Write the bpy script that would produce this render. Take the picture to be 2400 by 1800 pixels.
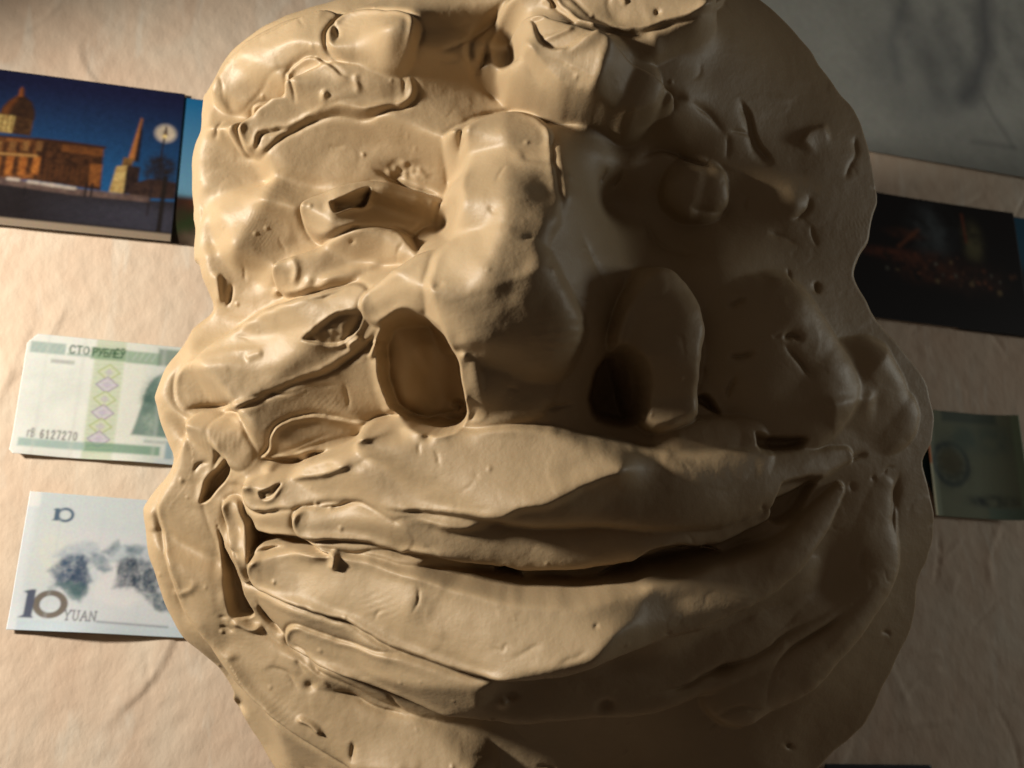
import bpy, math, random
import numpy as np
from mathutils import Vector, Matrix

for o in list(bpy.data.objects):
    bpy.data.objects.remove(o, do_unlink=True)
scene = bpy.context.scene
COL = scene.collection
MM = 0.001
R = math.radians

# ------------------------------------------------------------------ camera
EYE = Vector((0.0, -0.542, 1.30))
PITCH, YAW, ROLL = R(18), R(15), R(1)
FW = Vector((math.sin(YAW)*math.cos(PITCH), math.cos(PITCH)*math.cos(YAW), math.sin(PITCH)))
_rt = Vector((math.cos(YAW), -math.sin(YAW), 0))
_up = _rt.cross(FW)
RT = (_rt*math.cos(ROLL) + _up*math.sin(ROLL)).normalized()
UP = (-_rt*math.sin(ROLL) + _up*math.cos(ROLL)).normalized()
ROT = Matrix((RT, UP, -FW)).transposed()
cam = bpy.data.cameras.new('camera')
cam.sensor_width = 36.0
cam.lens = 36.0*2300/2212
cam.clip_start, cam.clip_end = 0.01, 50
cam.dof.use_dof = True
cam.dof.focus_distance = 0.405
cam.dof.aperture_fstop = 13.0
camo = bpy.data.objects.new('camera', cam)
camo.matrix_world = Matrix.Translation(EYE) @ ROT.to_4x4()
COL.objects.link(camo)
scene.camera = camo

# ------------------------------------------------------------------ light: one warm desk lamp from the left, dim surroundings, and an added wall fill
world = bpy.data.worlds.new('World')
scene.world = world
world.use_nodes = True
bg = world.node_tree.nodes['Background']
bg.inputs['Color'].default_value = (1.0, 0.80, 0.64, 1)
bg.inputs['Strength'].default_value = 0.056

HEAD = EYE + FW*0.450                       # middle of the head
lamp = bpy.data.lights.new('desk_lamp_light', 'SPOT')
lamp.energy = 27.0
lamp.color = (1.0, 0.92, 0.80)
lamp.shadow_soft_size = 0.034
lamp.spot_size = R(78)
lamp.spot_blend = 0.6
lampo = bpy.data.objects.new('desk_lamp_light', lamp)
lampo.location = HEAD + RT*(-0.54) + UP*0.190 - FW*0.285
aim = HEAD + RT*0.0 + UP*(-0.06) - FW*(-0.02)
lampo.rotation_euler = (aim - lampo.location).to_track_quat('-Z', 'Y').to_euler()
COL.objects.link(lampo)

wall_fill = bpy.data.lights.new('wall_fill_light', 'AREA')         # unseen fill, added to lift the wall at the right; weak and cooler
wall_fill.shape = 'DISK'
wall_fill.size = 0.3
wall_fill.energy = 1.7
wall_fill.color = (0.96, 1.0, 0.93)
wall_fillo = bpy.data.objects.new('wall_fill_light', wall_fill)
wall_fillo.location = HEAD + RT*1.15 + UP*0.12 + FW*0.13
wall_fillo.rotation_euler = (HEAD + RT*0.30 + FW*0.24 - wall_fillo.location).to_track_quat('-Z', 'Y').to_euler()
COL.objects.link(wall_fillo)

scene.view_settings.view_transform = 'Standard'
scene.view_settings.look = 'None'
scene.view_settings.exposure = 0.0
scene.view_settings.gamma = 1.0

# ------------------------------------------------------------------ helpers
def lin(c):
    c = np.asarray(c, dtype=float)/255.0
    return np.where(c <= 0.04045, c/12.92, ((c+0.055)/1.055)**2.4)

def tag(o, label=None, cat=None, group=None, kind=None):
    if label: o['label'] = label
    if cat: o['category'] = cat
    if group: o['group'] = group
    if kind: o['kind'] = kind
    return o

def link_mesh(name, verts, faces, mat, smooth=True, parent=None):
    me = bpy.data.meshes.new(name)
    verts = np.asarray(verts, dtype=np.float32)
    me.vertices.add(len(verts))
    me.vertices.foreach_set('co', verts.ravel())
    faces = [np.asarray(f, dtype=np.int32) for f in faces if len(f)]
    loops = np.concatenate([f.ravel() for f in faces])
    tot = np.concatenate([np.full(len(f), f.shape[1], dtype=np.int32) for f in faces])
    start = np.concatenate([[0], np.cumsum(tot)[:-1]]).astype(np.int32)
    me.loops.add(len(loops)); me.loops.foreach_set('vertex_index', loops)
    me.polygons.add(len(tot)); me.polygons.foreach_set('loop_start', start)
    me.polygons.foreach_set('loop_total', tot)
    me.polygons.foreach_set('use_smooth', np.full(len(tot), smooth, dtype=bool))
    me.update(calc_edges=True); me.validate()
    if mat: me.materials.append(mat)
    o = bpy.data.objects.new(name, me)
    COL.objects.link(o)
    if parent: o.parent = parent
    return o

rng = np.random.default_rng(7)
def lattice_noise(shape_xy, cell, seed):
    """smooth value noise on a regular grid; shape_xy=(nx,ny) samples, cell = samples per lattice step"""
    r = np.random.default_rng(seed)
    nx, ny = shape_xy
    gx, gy = int(nx/cell)+4, int(ny/cell)+4
    g = r.standard_normal((gx, gy)).astype(np.float32)
    def axis(n):
        p = np.arange(n)/cell + 1
        i = p.astype(int); f = (p-i).astype(np.float32)
        w = np.stack([(1-f)**3, 3*f**3-6*f**2+4, -3*f**3+3*f**2+3*f+1, f**3])/6
        return i, w
    ix, wx = axis(nx); iy, wy = axis(ny)
    tmp = sum(wx[k][:, None]*g[np.clip(ix+k-1, 0, gx-1)] for k in range(4))
    return sum(wy[k][None, :]*tmp[:, np.clip(iy+k-1, 0, gy-1)] for k in range(4))

def sstep(x):
    x = np.clip(x, 0, 1)
    return x*x*(3-2*x)

def blur(a, n=1):
    for _ in range(n):
        a[1:-1] = .25*a[:-2]+.5*a[1:-1]+.25*a[2:]
        a[:, 1:-1] = .25*a[:, :-2]+.5*a[:, 1:-1]+.25*a[:, 2:]
    return a

def poly_sd(px, py, poly):
    """signed distance, positive inside"""
    d = np.full(px.shape, 1e9, dtype=np.float32)
    ins = np.zeros(px.shape, dtype=bool)
    n = len(poly)
    for i in range(n):
        ax, ay = poly[i]; bx, by = poly[(i+1) % n]
        ex, ey = bx-ax, by-ay
        t = np.clip(((px-ax)*ex+(py-ay)*ey)/(ex*ex+ey*ey+1e-9), 0, 1)
        d = np.minimum(d, np.hypot(px-ax-t*ex, py-ay-t*ey))
        if ay != by:
            c = ((ay > py) != (by > py)) & (px < ex*(py-ay)/(by-ay)+ax)
            ins ^= c
    return np.where(ins, d, -d)

def path_sd(px, py, pts):
    """distance to a polyline, which side (+1 = right of travel), and how far along (0..1)"""
    seg = [math.hypot(b[0]-a[0], b[1]-a[1]) for a, b in zip(pts[:-1], pts[1:])]
    L = sum(seg)+1e-9
    d = np.full(px.shape, 1e9, dtype=np.float32); side = np.zeros(px.shape, dtype=np.float32); s = np.zeros(px.shape, dtype=np.float32)
    acc = 0
    for (a, b), l in zip(zip(pts[:-1], pts[1:]), seg):
        ex, ey = b[0]-a[0], b[1]-a[1]
        t = np.clip(((px-a[0])*ex+(py-a[1])*ey)/(l*l+1e-9), 0, 1)
        dd = np.hypot(px-a[0]-t*ex, py-a[1]-t*ey)
        m = dd < d
        d = np.where(m, dd, d)
        cr = -(ex*(py-a[1]) - ey*(px-a[0]))          # v points up: right of travel is positive
        side = np.where(m, np.sign(cr), side)
        s = np.where(m, (acc+t*l)/L, s)
        acc += l
    return d, side, s

def spline(pts, k=4):
    """Catmull-Rom through the points"""
    if len(pts) < 3: return list(pts)
    p = [pts[0]]+list(pts)+[pts[-1]]
    out = []
    for i in range(1, len(p)-2):
        for j in range(k):
            t = j/k
            out.append(tuple(0.5*(2*p[i][c]+(p[i+1][c]-p[i-1][c])*t+(2*p[i-1][c]-5*p[i][c]+4*p[i+1][c]-p[i+2][c])*t*t
                             + (3*p[i][c]-p[i-1][c]-3*p[i+1][c]+p[i+2][c])*t**3) for c in (0, 1)))
    out.append(pts[-1])
    return out

def mat_new(name):
    m = bpy.data.materials.new(name); m.use_nodes = True
    nt = m.node_tree
    return m, nt, nt.nodes['Principled BSDF'], nt.nodes, nt.links

# ------------------------------------------------------------------ materials
def clay_material():
    m, nt, b, N, L = mat_new('modelling_clay')
    tc = N.new('ShaderNodeTexCoord')
    n1 = N.new('ShaderNodeTexNoise'); n1.inputs['Scale'].default_value = 22; n1.inputs['Detail'].default_value = 5
    n2 = N.new('ShaderNodeTexNoise'); n2.inputs['Scale'].default_value = 160; n2.inputs['Detail'].default_value = 4
    for n in (n1, n2): L.new(tc.outputs['Object'], n.inputs['Vector'])
    cr = N.new('ShaderNodeValToRGB')
    cr.color_ramp.elements[0].position = 0.30; cr.color_ramp.elements[0].color = (0.360, 0.258, 0.146, 1)
    cr.color_ramp.elements[1].position = 0.72; cr.color_ramp.elements[1].color = (0.415, 0.308, 0.184, 1)
    L.new(n1.outputs['Fac'], cr.inputs['Fac'])
    L.new(cr.outputs['Color'], b.inputs['Base Color'])
    mr = N.new('ShaderNodeMapRange'); mr.inputs['To Min'].default_value = 0.44; mr.inputs['To Max'].default_value = 0.62
    L.new(n2.outputs['Fac'], mr.inputs['Value']); L.new(mr.outputs['Result'], b.inputs['Roughness'])
    b.inputs['Specular IOR Level'].default_value = 0.45
    b.inputs['Subsurface Weight'].default_value = 0.10
    b.inputs['Subsurface Radius'].default_value = (1.0, 0.42, 0.18)
    b.inputs['Subsurface Scale'].default_value = 0.0016
    n3 = N.new('ShaderNodeTexNoise'); n3.inputs['Scale'].default_value = 700; n3.inputs['Detail'].default_value = 3
    L.new(tc.outputs['Object'], n3.inputs['Vector'])
    bp = N.new('ShaderNodeBump'); bp.inputs['Strength'].default_value = 0.17; bp.inputs['Distance'].default_value = 0.0006
    L.new(n3.outputs['Fac'], bp.inputs['Height']); L.new(bp.outputs['Normal'], b.inputs['Normal'])
    return m

def print_material(name, rough=0.55, spec=0.3):
    m, nt, b, N, L = mat_new(name)
    a = N.new('ShaderNodeAttribute'); a.attribute_name = 'ink'
    n = N.new('ShaderNodeTexNoise'); n.inputs['Scale'].default_value = 900; n.inputs['Detail'].default_value = 2
    tc = N.new('ShaderNodeTexCoord'); L.new(tc.outputs['Object'], n.inputs['Vector'])
    mx = N.new('ShaderNodeMixRGB'); mx.blend_type = 'OVERLAY'; mx.inputs['Fac'].default_value = 0.12
    L.new(a.outputs['Color'], mx.inputs['Color1']); L.new(n.outputs['Color'], mx.inputs['Color2'])
    L.new(mx.outputs['Color'], b.inputs['Base Color'])
    b.inputs['Roughness'].default_value = rough
    b.inputs['Specular IOR Level'].default_value = spec
    return m

def wall_material():
    m, nt, b, N, L = mat_new('peach_textured_wallpaper')
    tc = N.new('ShaderNodeTexCoord')
    mp = N.new('ShaderNodeMapping'); mp.inputs['Rotation'].default_value = (0, R(38), 0); mp.inputs['Scale'].default_value = (1, 1, 0.6)
    L.new(tc.outputs['Object'], mp.inputs['Vector'])
    n1 = N.new('ShaderNodeTexNoise'); n1.inputs['Scale'].default_value = 34; n1.inputs['Detail'].default_value = 6; n1.inputs['Distortion'].default_value = 0.8
    L.new(mp.outputs['Vector'], n1.inputs['Vector'])
    n2 = N.new('ShaderNodeTexNoise'); n2.inputs['Scale'].default_value = 10; n2.inputs['Detail'].default_value = 3
    L.new(tc.outputs['Object'], n2.inputs['Vector'])
    cr = N.new('ShaderNodeValToRGB')
    e = cr.color_ramp.elements
    e[0].position = 0.32; e[0].color = (0.52, 0.385, 0.285, 1)
    e[1].position = 0.68; e[1].color = (0.56, 0.485, 0.39, 1)
    x = e.new(0.5); x.color = (0.54, 0.43, 0.33, 1)
    ad = N.new('ShaderNodeMath'); ad.operation = 'MULTIPLY_ADD'; ad.inputs[1].default_value = 0.5
    hf = N.new('ShaderNodeMath'); hf.operation = 'MULTIPLY'; hf.inputs[1].default_value = 0.5
    L.new(n2.outputs['Fac'], hf.inputs[0]); L.new(n1.outputs['Fac'], ad.inputs[0]); L.new(hf.outputs[0], ad.inputs[2])
    L.new(ad.outputs[0], cr.inputs['Fac']); mp4 = N.new('ShaderNodeMapping'); mp4.inputs['Rotation'].default_value = (0, R(48), 0); mp4.inputs['Scale'].default_value = (1, 1, 0.22)
    L.new(tc.outputs['Object'], mp4.inputs['Vector'])
    n4 = N.new('ShaderNodeTexNoise'); n4.inputs['Scale'].default_value = 58; n4.inputs['Detail'].default_value = 3; n4.inputs['Distortion'].default_value = 1.4
    L.new(mp4.outputs['Vector'], n4.inputs['Vector'])
    m4 = N.new('ShaderNodeMapRange'); m4.inputs['From Min'].default_value = 0.56; m4.inputs['From Max'].default_value = 0.70; m4.inputs['To Max'].default_value = 0.55
    L.new(n4.outputs['Fac'], m4.inputs['Value'])
    mx = N.new('ShaderNodeMixRGB'); mx.inputs['Color2'].default_value = (0.60, 0.54, 0.455, 1)
    L.new(m4.outputs['Result'], mx.inputs['Fac']); L.new(cr.outputs['Color'], mx.inputs['Color1']); L.new(mx.outputs['Color'], b.inputs['Base Color'])
    b.inputs['Roughness'].default_value = 0.75
    b.inputs['Specular IOR Level'].default_value = 0.2
    mp2 = N.new('ShaderNodeMapping'); mp2.inputs['Rotation'].default_value = (0, R(40), 0); mp2.inputs['Scale'].default_value = (1, 1, 0.6)
    L.new(tc.outputs['Object'], mp2.inputs['Vector'])
    n3 = N.new('ShaderNodeTexNoise'); n3.inputs['Scale'].default_value = 300; n3.inputs['Detail'].default_value = 5
    L.new(mp2.outputs['Vector'], n3.inputs['Vector'])
    bp = N.new('ShaderNodeBump'); bp.inputs['Strength'].default_value = 0.28; bp.inputs['Distance'].default_value = 0.0012
    L.new(n3.outputs['Fac'], bp.inputs['Height']); L.new(bp.outputs['Normal'], b.inputs['Normal'])
    return m

CLAY, WALLM = clay_material(), wall_material()
PHOTO = print_material('glossy_postcard_print', 0.32, 0.4)
NOTE = print_material('banknote_paper', 0.7, 0.2)
SHEET = print_material('drawing_paper', 0.8, 0.15)

# ------------------------------------------------------------------ the wall: plaster-look wallpaper with trowel swirls in low relief
def build_wall():
    x0, x1, z0, z1, st = -0.24, 0.66, 1.20, 1.90, 0.0016          # finely worked where one looks, coarser further out
    def spread(a, b, lo, hi):
        m = np.arange(a, b, st); out, g = [], st
        e = b
        while e < hi: g = min(g*1.25, .05); e += g; out.append(e)
        lo_, g, e = [], st, a
        while e > lo: g = min(g*1.25, .05); e -= g; lo_.append(e)
        return np.r_[lo_[::-1], m, out], len(lo_), len(m)
    gx, ox, mx = spread(x0, x1, -1.4, 1.8); gz, oz, mz = spread(z0, z1, .35, 2.7)
    nx, nz = len(gx), len(gz)
    X, Z = np.meshgrid(gx, gz, indexing='ij')
    H = 0.00012*lattice_noise((nx, nz), 26, 3)+0.00009*lattice_noise((nx, nz), 7, 4)+0.00020*lattice_noise((nx, nz), 2.4, 6)
    XW = X+.0022*lattice_noise((nx, nz), 9, 8); ZW = Z+.0022*lattice_noise((nx, nz), 9, 9)
    r = random.Random(5)
    strokes = []
    for _ in range(260):                                            # veins left by the trowel, mostly rising to the right
        cx, cz = r.uniform(x0, x1), r.uniform(z0, z1)
        ln, an, cv = r.uniform(.012, .075), R(r.gauss(50, 20)), r.uniform(-14, 14)
        if r.random() < .22: an = R(r.gauss(118, 14))
        pts = []
        for k in range(9):
            s = (k/8-.5)*ln
            pts.append((cx+s*math.cos(an+cv*s), cz+s*math.sin(an+cv*s)))
        if r.random() < .45: strokes.append((pts, r.uniform(.0004, .0009), .0007, r.uniform(.003, .009)))     # ribbon with one sharp edge
        else: strokes.append((pts, r.choice((-1.3, 1))*r.uniform(.0004, .0008), r.uniform(.0007, .0010), r.uniform(.0008, .0013)))
    E = EYE
    for pts, h, wa, wb in strokes:
        xs = [p[0] for p in pts]; zs = [p[1] for p in pts]; mg = .02
        i0, i1 = ox+max(0, int((min(xs)-mg-x0)/st)), ox+min(mx, int((max(xs)+mg-x0)/st)+1)
        j0, j1 = oz+max(0, int((min(zs)-mg-z0)/st)), oz+min(mz, int((max(zs)+mg-z0)/st)+1)
        if i1 <= i0 or j1 <= j0: continue
        d, sd, s = path_sd(XW[i0:i1, j0:j1], ZW[i0:i1, j0:j1], pts)
        w = np.where(sd > 0, wa, wb)
        H[i0:i1, j0:j1] += h*np.exp(-(d/w)**2)*sstep(np.minimum(s, 1-s)/.3)
    H = np.clip(H, -.003, .0011)
    v = np.stack([X, -H, Z], -1).reshape(-1, 3)
    I = np.arange(nx*nz).reshape(nx, nz)
    f = np.stack([I[:-1, :-1], I[1:, :-1], I[1:, 1:], I[:-1, 1:]], -1).reshape(-1, 4)
    tag(link_mesh('wall', v, [f], WALLM), kind='structure')
build_wall()

# ------------------------------------------------------------------ the clay head
# Everything is in millimetres on the head's own axes: u to the right, v up, h towards the viewer.
# OUTLINE: rim of the head; FORM: heights of the big masses; STROKES: what fingers and tool did afterwards:
#   L ridge or groove (height, width left, width right, taper, path)   S slab or hollow (height, edge, kind, outline)
#   D thumb bump or dent (height, ru, rv, turn, centre)   F fingerprint ridges   R torn, rough patch
OUTLINE = [
    (-64.4,161.7), (-79.8,157.2), (-92.9,153.1), (-107.2,147.2), (-115.6,142.3), (-119.7,137.8), (-122.5,132.6), (-127.2,123.6),
    (-129.9,120.0), (-129.7,111.0), (-130.3,105.2), (-132.8,99.5), (-134.2,90.9), (-134.0,82.5), (-134.0,70.7), (-132.7,64.9),
    (-132.8,58.0), (-132.3,50.8), (-130.3,49.0), (-128.9,43.3), (-125.8,36.5), (-124.4,32.4), (-126.0,29.2), (-132.8,23.2),
    (-134.2,21.0), (-139.1,13.6), (-142.8,8.9), (-146.3,1.9), (-148.9,-5.0), (-148.1,-9.5), (-145.8,-17.5), (-142.4,-25.5),
    (-140.5,-30.4), (-142.4,-35.7), (-148.1,-43.1), (-152.6,-49.4), (-153.4,-52.9), (-152.8,-58.6), (-152.0,-66.6), (-148.7,-76.8),
    (-145.8,-84.8), (-143.4,-92.2), (-139.5,-100.7), (-135.4,-106.5), (-128.2,-113.4), (-122.9,-119.1), (-119.5,-124.7), (-117.4,-129.2),
    (-117.8,-132.8), (-115.0,-137.2), (-109.8,-145.3), (-105.3,-152.7), (-99.0,-161.9), (-89.2,-178.1), (-67.7,-199.7), (-30.5,-209.4),
    (38.0,-209.4), (86.9,-201.6), (112.3,-182.1), (127.2,-161.9), (134.0,-153.9), (144.2,-145.9), (148.9,-140.8), (153.4,-131.0),
    (156.9,-124.1), (162.6,-112.2), (167.1,-105.4), (169.4,-95.0), (171.2,-80.7), (175.1,-74.4), (176.9,-67.6), (177.3,-58.6),
    (175.7,-45.1), (172.0,-34.3), (173.0,-29.4), (176.3,-24.4), (177.3,-18.7), (177.5,-12.8), (175.7,-5.6), (173.9,1.9),
    (167.7,10.5), (161.4,17.9), (152.2,27.3), (148.3,34.7), (144.2,42.2), (142.8,46.7), (145.4,52.3), (149.5,59.2),
    (151.0,67.2), (153.4,74.6), (153.4,79.7), (152.0,87.8), (151.6,90.9), (149.9,97.7), (147.1,106.9), (143.2,114.9),
    (137.9,120.6), (134.0,125.7), (129.9,132.0), (122.1,142.9), (114.7,150.9), (107.8,157.8), (102.5,161.7), (88.8,173.1),
    (57.5,180.9), (8.6,181.9), (-30.5,174.0), (-48.1,166.6)]
FORM = [
    (-39.0,164.4,14.0), (8.3,169.9,17.0), (55.5,169.7,15.0), (94.5,162.5,9.0), (-53.5,138.0,43.0), (-43.9,127.8,58.0), (-55.8,121.5,51.0),
    (-52.8,111.2,48.0), (-43.0,109.2,43.0), (-36.0,134.5,43.0), (-27.1,133.7,32.0), (-16.8,132.6,25.0), (-8.5,127.4,24.0), (-31.3,115.5,36.0),
    (-21.1,116.5,26.0), (-10.3,118.0,24.0), (-31.1,145.5,39.0), (-13.3,143.2,43.0), (7.4,132.5,59.0), (-1.1,127.3,38.0), (15.9,119.7,57.0),
    (24.0,106.8,61.0), (12.2,110.0,40.0), (17.3,101.5,42.0), (36.4,118.6,71.0), (28.3,130.0,71.0), (12.4,139.2,59.0), (49.7,106.5,56.0),
    (49.3,127.5,59.0), (67.5,137.0,51.0), (75.5,118.2,45.0), (59.1,99.5,50.0), (98.9,132.6,27.0), (121.5,122.6,15.0), (88.1,103.3,35.0),
    (109.0,97.2,23.0), (131.3,100.1,14.0), (142.3,82.2,9.0), (-8.3,112.1,32.0), (2.5,110.8,37.0), (-18.7,100.5,39.0), (-55.9,90.3,25.0),
    (-38.0,92.1,25.0), (-25.1,92.1,25.0), (-54.3,102.8,37.0), (-36.9,102.9,33.0), (-24.5,99.8,31.0), (-62.1,71.7,32.0), (-46.6,71.0,26.0),
    (-32.4,70.0,25.0), (-37.9,59.7,22.0), (-55.5,59.7,28.0), (-53.7,50.0,41.0), (-40.8,47.5,47.0), (-34.8,42.9,57.0), (-20.8,87.7,33.0),
    (-20.9,70.9,37.0), (-11.2,85.1,53.0), (-22.4,58.2,51.0), (-1.0,96.8,47.0), (12.4,92.6,61.0), (-2.6,82.5,65.0), (12.7,80.6,74.0),
    (-9.0,65.9,75.0), (2.2,66.5,89.0), (14.6,63.7,87.0), (21.3,65.2,79.0), (-12.1,55.6,79.0), (-0.9,53.0,96.0), (11.3,53.5,93.0),
    (23.0,57.5,77.0), (-26.7,45.0,75.0), (-9.8,35.6,103.0), (2.1,35.6,103.0), (14.4,35.2,92.0), (28.1,33.9,73.0), (-41.9,35.9,69.0),
    (-27.7,36.9,83.0), (-30.1,29.0,73.0), (-37.3,27.2,65.0), (-16.5,21.7,87.0), (-10.0,27.3,95.0), (-7.2,17.0,87.0), (2.1,27.8,98.0),
    (2.2,17.1,85.0), (15.0,17.4,79.0), (30.1,17.9,69.0), (-13.6,1.5,80.0), (-1.0,-0.1,77.0), (-10.4,10.9,83.0), (15.4,1.6,69.0),
    (24.0,-3.4,61.0), (-7.4,-11.4,73.0), (-13.8,-11.3,75.0), (2.3,-11.5,69.0), (-51.9,22.0,55.0), (-50.4,8.4,53.0), (-44.0,-10.4,50.0),
    (-37.3,14.8,65.0), (-34.4,1.6,61.0), (-25.9,-6.7,63.0), (56.3,31.2,45.0), (51.4,40.1,43.0), (65.4,26.1,43.0), (59.8,5.1,45.0),
    (47.4,12.0,47.0), (39.2,-5.3,43.0), (69.2,14.0,41.0), (38.5,71.9,31.0), (53.4,69.0,27.0), (71.1,79.3,30.0), (71.9,69.3,25.0),
    (79.5,89.5,33.0), (100.5,79.4,24.0), (41.3,93.5,39.0), (55.4,93.5,39.0), (90.6,73.3,23.0), (61.3,48.0,35.0), (78.4,47.6,39.0),
    (33.2,85.6,51.0), (46.6,84.6,39.0), (69.9,92.2,37.0), (86.8,31.5,41.0), (95.6,14.0,41.0), (108.7,49.3,24.0), (122.6,71.1,18.0),
    (131.0,43.3,15.0), (134.1,24.3,17.0), (150.9,9.4,12.0), (94.6,-3.6,45.0), (114.8,-3.7,35.0), (136.8,-3.8,22.0), (160.7,-13.4,11.0),
    (79.7,-12.4,41.0), (87.6,-23.1,37.0), (-60.8,12.2,41.0), (-63.0,-9.2,26.0), (-59.5,-18.4,25.0), (-46.3,-16.4,29.0), (-87.6,-34.7,47.0),
    (-69.2,-30.8,53.0), (-51.6,-23.7,57.0), (-34.4,-23.5,61.0), (-17.4,-21.4,67.0), (-1.0,-21.3,69.0), (15.4,-24.7,68.0), (32.1,-31.5,65.0),
    (42.4,-35.1,61.0), (-68.5,-43.9,57.0), (-42.1,-42.8,67.0), (-17.1,-38.9,73.0), (7.1,-39.6,74.0), (32.1,-38.1,65.0), (58.6,-37.6,53.0),
    (86.6,-35.1,42.0), (115.4,-30.5,33.0), (-69.2,-52.9,53.0), (-43.5,-57.0,54.0), (-18.1,-56.3,53.0), (7.5,-56.5,52.0), (33.5,-55.3,48.0),
    (60.1,-52.5,43.0), (87.2,-47.7,39.0), (106.4,-41.3,33.0), (-81.4,-61.3,43.0), (-30.4,-67.4,48.0), (-9.8,-72.6,43.0), (16.6,-75.8,40.0),
    (39.7,-73.7,37.0), (61.6,-69.1,33.0), (89.1,-62.3,30.0), (-88.9,-70.3,41.0), (-69.7,-72.2,50.0), (-51.6,-74.3,57.0), (-34.3,-76.7,62.0),
    (-17.5,-80.8,66.0), (-1.0,-86.7,69.0), (15.4,-90.0,69.0), (32.1,-88.7,64.0), (49.2,-83.8,60.0), (67.7,-80.8,50.0), (96.3,-74.4,38.0),
    (115.9,-63.1,31.0), (126.7,-45.7,25.0), (-80.5,-90.1,39.0), (-71.8,-98.3,38.0), (-62.2,-96.2,43.0), (-35.5,-99.9,49.0), (-18.2,-104.6,51.0),
    (15.9,-104.7,57.0), (41.9,-103.1,50.0), (69.0,-100.0,42.0), (97.4,-93.2,33.0), (-18.8,-118.9,37.0), (16.5,-121.3,41.0), (52.2,-120.7,37.0),
    (88.7,-106.0,32.0), (107.7,-94.4,28.0), (-54.8,-116.5,33.0), (-73.6,-110.7,28.0), (-36.7,-121.3,35.0), (-80.7,-106.8,29.0), (-1.1,-139.7,28.0),
    (35.4,-140.7,25.0), (17.6,-159.0,19.0), (71.6,-132.8,27.0), (100.3,-132.8,25.0), (117.0,-112.8,27.0), (139.1,-97.3,19.0), (148.4,-69.3,19.0),
    (160.0,-41.8,13.0), (161.5,-80.4,9.0), (125.5,-76.1,29.0), (136.5,-49.6,23.0), (122.1,-146.1,13.0), (-37.5,-144.0,26.0), (-55.7,-135.8,26.0),
    (-19.4,-149.8,25.0), (-19.9,-172.9,17.0), (37.5,-177.7,5.0), (92.8,-167.3,17.0), (36.8,-193.5,13.0), (-113.5,133.2,11.0), (-102.1,137.3,19.0),
    (-90.0,142.5,23.0), (-84.7,132.6,27.0), (-73.1,138.5,31.0), (-72.0,128.0,37.0), (-65.2,132.5,41.0), (-54.4,132.5,49.0), (-122.1,118.4,13.0),
    (-112.2,118.4,23.0), (-106.6,114.6,23.0), (-97.2,110.5,28.0), (-88.2,111.9,36.0), (-81.7,116.4,42.0), (-70.8,123.7,44.0), (-66.5,113.5,49.0),
    (-123.6,103.2,17.0), (-115.9,100.9,23.0), (-111.5,91.9,22.0), (-122.6,91.5,19.0), (-99.9,92.4,28.0), (-90.2,88.2,35.0), (-125.7,84.8,15.0),
    (-112.2,81.4,23.0), (-99.2,79.9,27.0), (-91.0,80.3,34.0), (-82.5,102.5,38.0), (-71.3,103.5,41.0), (-81.5,89.3,34.0), (-73.3,89.2,30.0),
    (-81.5,79.4,34.0), (-128.7,72.3,11.0), (-117.8,70.3,23.0), (-107.4,68.6,29.0), (-99.0,65.2,28.0), (-92.2,62.8,26.0), (-83.7,63.7,32.0),
    (-98.1,53.0,24.0), (-88.1,49.2,28.0), (-125.7,56.5,15.0), (-114.9,55.0,23.0), (-109.5,52.7,26.0), (-122.6,47.6,19.0), (-116.5,41.8,21.0),
    (-111.8,34.3,21.0), (-120.1,35.7,16.0), (-83.1,71.2,35.0), (-72.7,71.6,33.0), (-72.9,59.2,32.0), (-89.3,41.3,31.0), (-81.3,44.5,35.0),
    (-71.8,46.8,38.0), (-118.1,26.3,15.0), (-104.6,29.5,24.0), (-92.0,30.8,27.0), (-75.9,31.1,35.0), (-64.3,32.4,41.0), (-127.0,18.7,17.0),
    (-111.2,18.3,23.0), (-94.5,19.7,32.0), (-80.5,22.9,39.0), (-67.1,25.1,45.0), (-135.4,10.2,17.0), (-127.1,12.9,23.0), (-109.3,12.5,30.0),
    (-96.6,12.3,38.0), (-84.7,13.9,44.0), (-77.2,16.4,47.0), (-137.3,1.8,20.0), (-126.5,1.8,25.0), (-109.9,1.7,28.0), (-97.1,1.7,36.0),
    (-88.7,4.3,42.0), (-81.4,6.9,43.0), (-71.1,12.2,42.0), (-140.4,-5.7,19.0), (-131.1,-5.7,22.0), (-115.1,-5.6,22.0), (-102.9,-4.6,27.0),
    (-125.2,-14.0,23.0), (-114.9,-12.9,23.0), (-105.8,-16.5,26.0), (-110.9,-27.5,24.0), (-97.6,-18.0,34.0), (-97.8,-27.9,33.0), (-86.6,-16.1,35.0),
    (-73.3,-12.7,30.0), (-82.9,-6.3,36.0), (-72.9,-3.7,32.0), (-73.1,-23.5,31.0), (-132.9,-16.9,19.0), (-124.6,-18.5,25.0), (-119.4,-24.1,24.0),
    (-131.7,-31.8,20.0), (-124.9,-33.4,24.0), (-137.6,-43.1,19.0), (-128.6,-42.6,24.0), (-142.3,-48.7,19.0), (-134.2,-51.8,24.0), (-124.9,-51.8,24.0),
    (-141.9,-59.8,20.0), (-132.0,-62.8,25.0), (-122.8,-64.6,25.0), (-137.9,-74.5,21.0), (-128.0,-77.3,22.0), (-119.1,-79.4,25.0), (-134.5,-87.8,20.0),
    (-124.3,-90.2,22.0), (-116.3,-92.3,25.0), (-128.3,-101.0,19.0), (-117.0,-103.1,22.0), (-107.0,-104.2,25.0), (-105.0,-39.5,33.0), (-99.1,-46.4,35.0),
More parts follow.
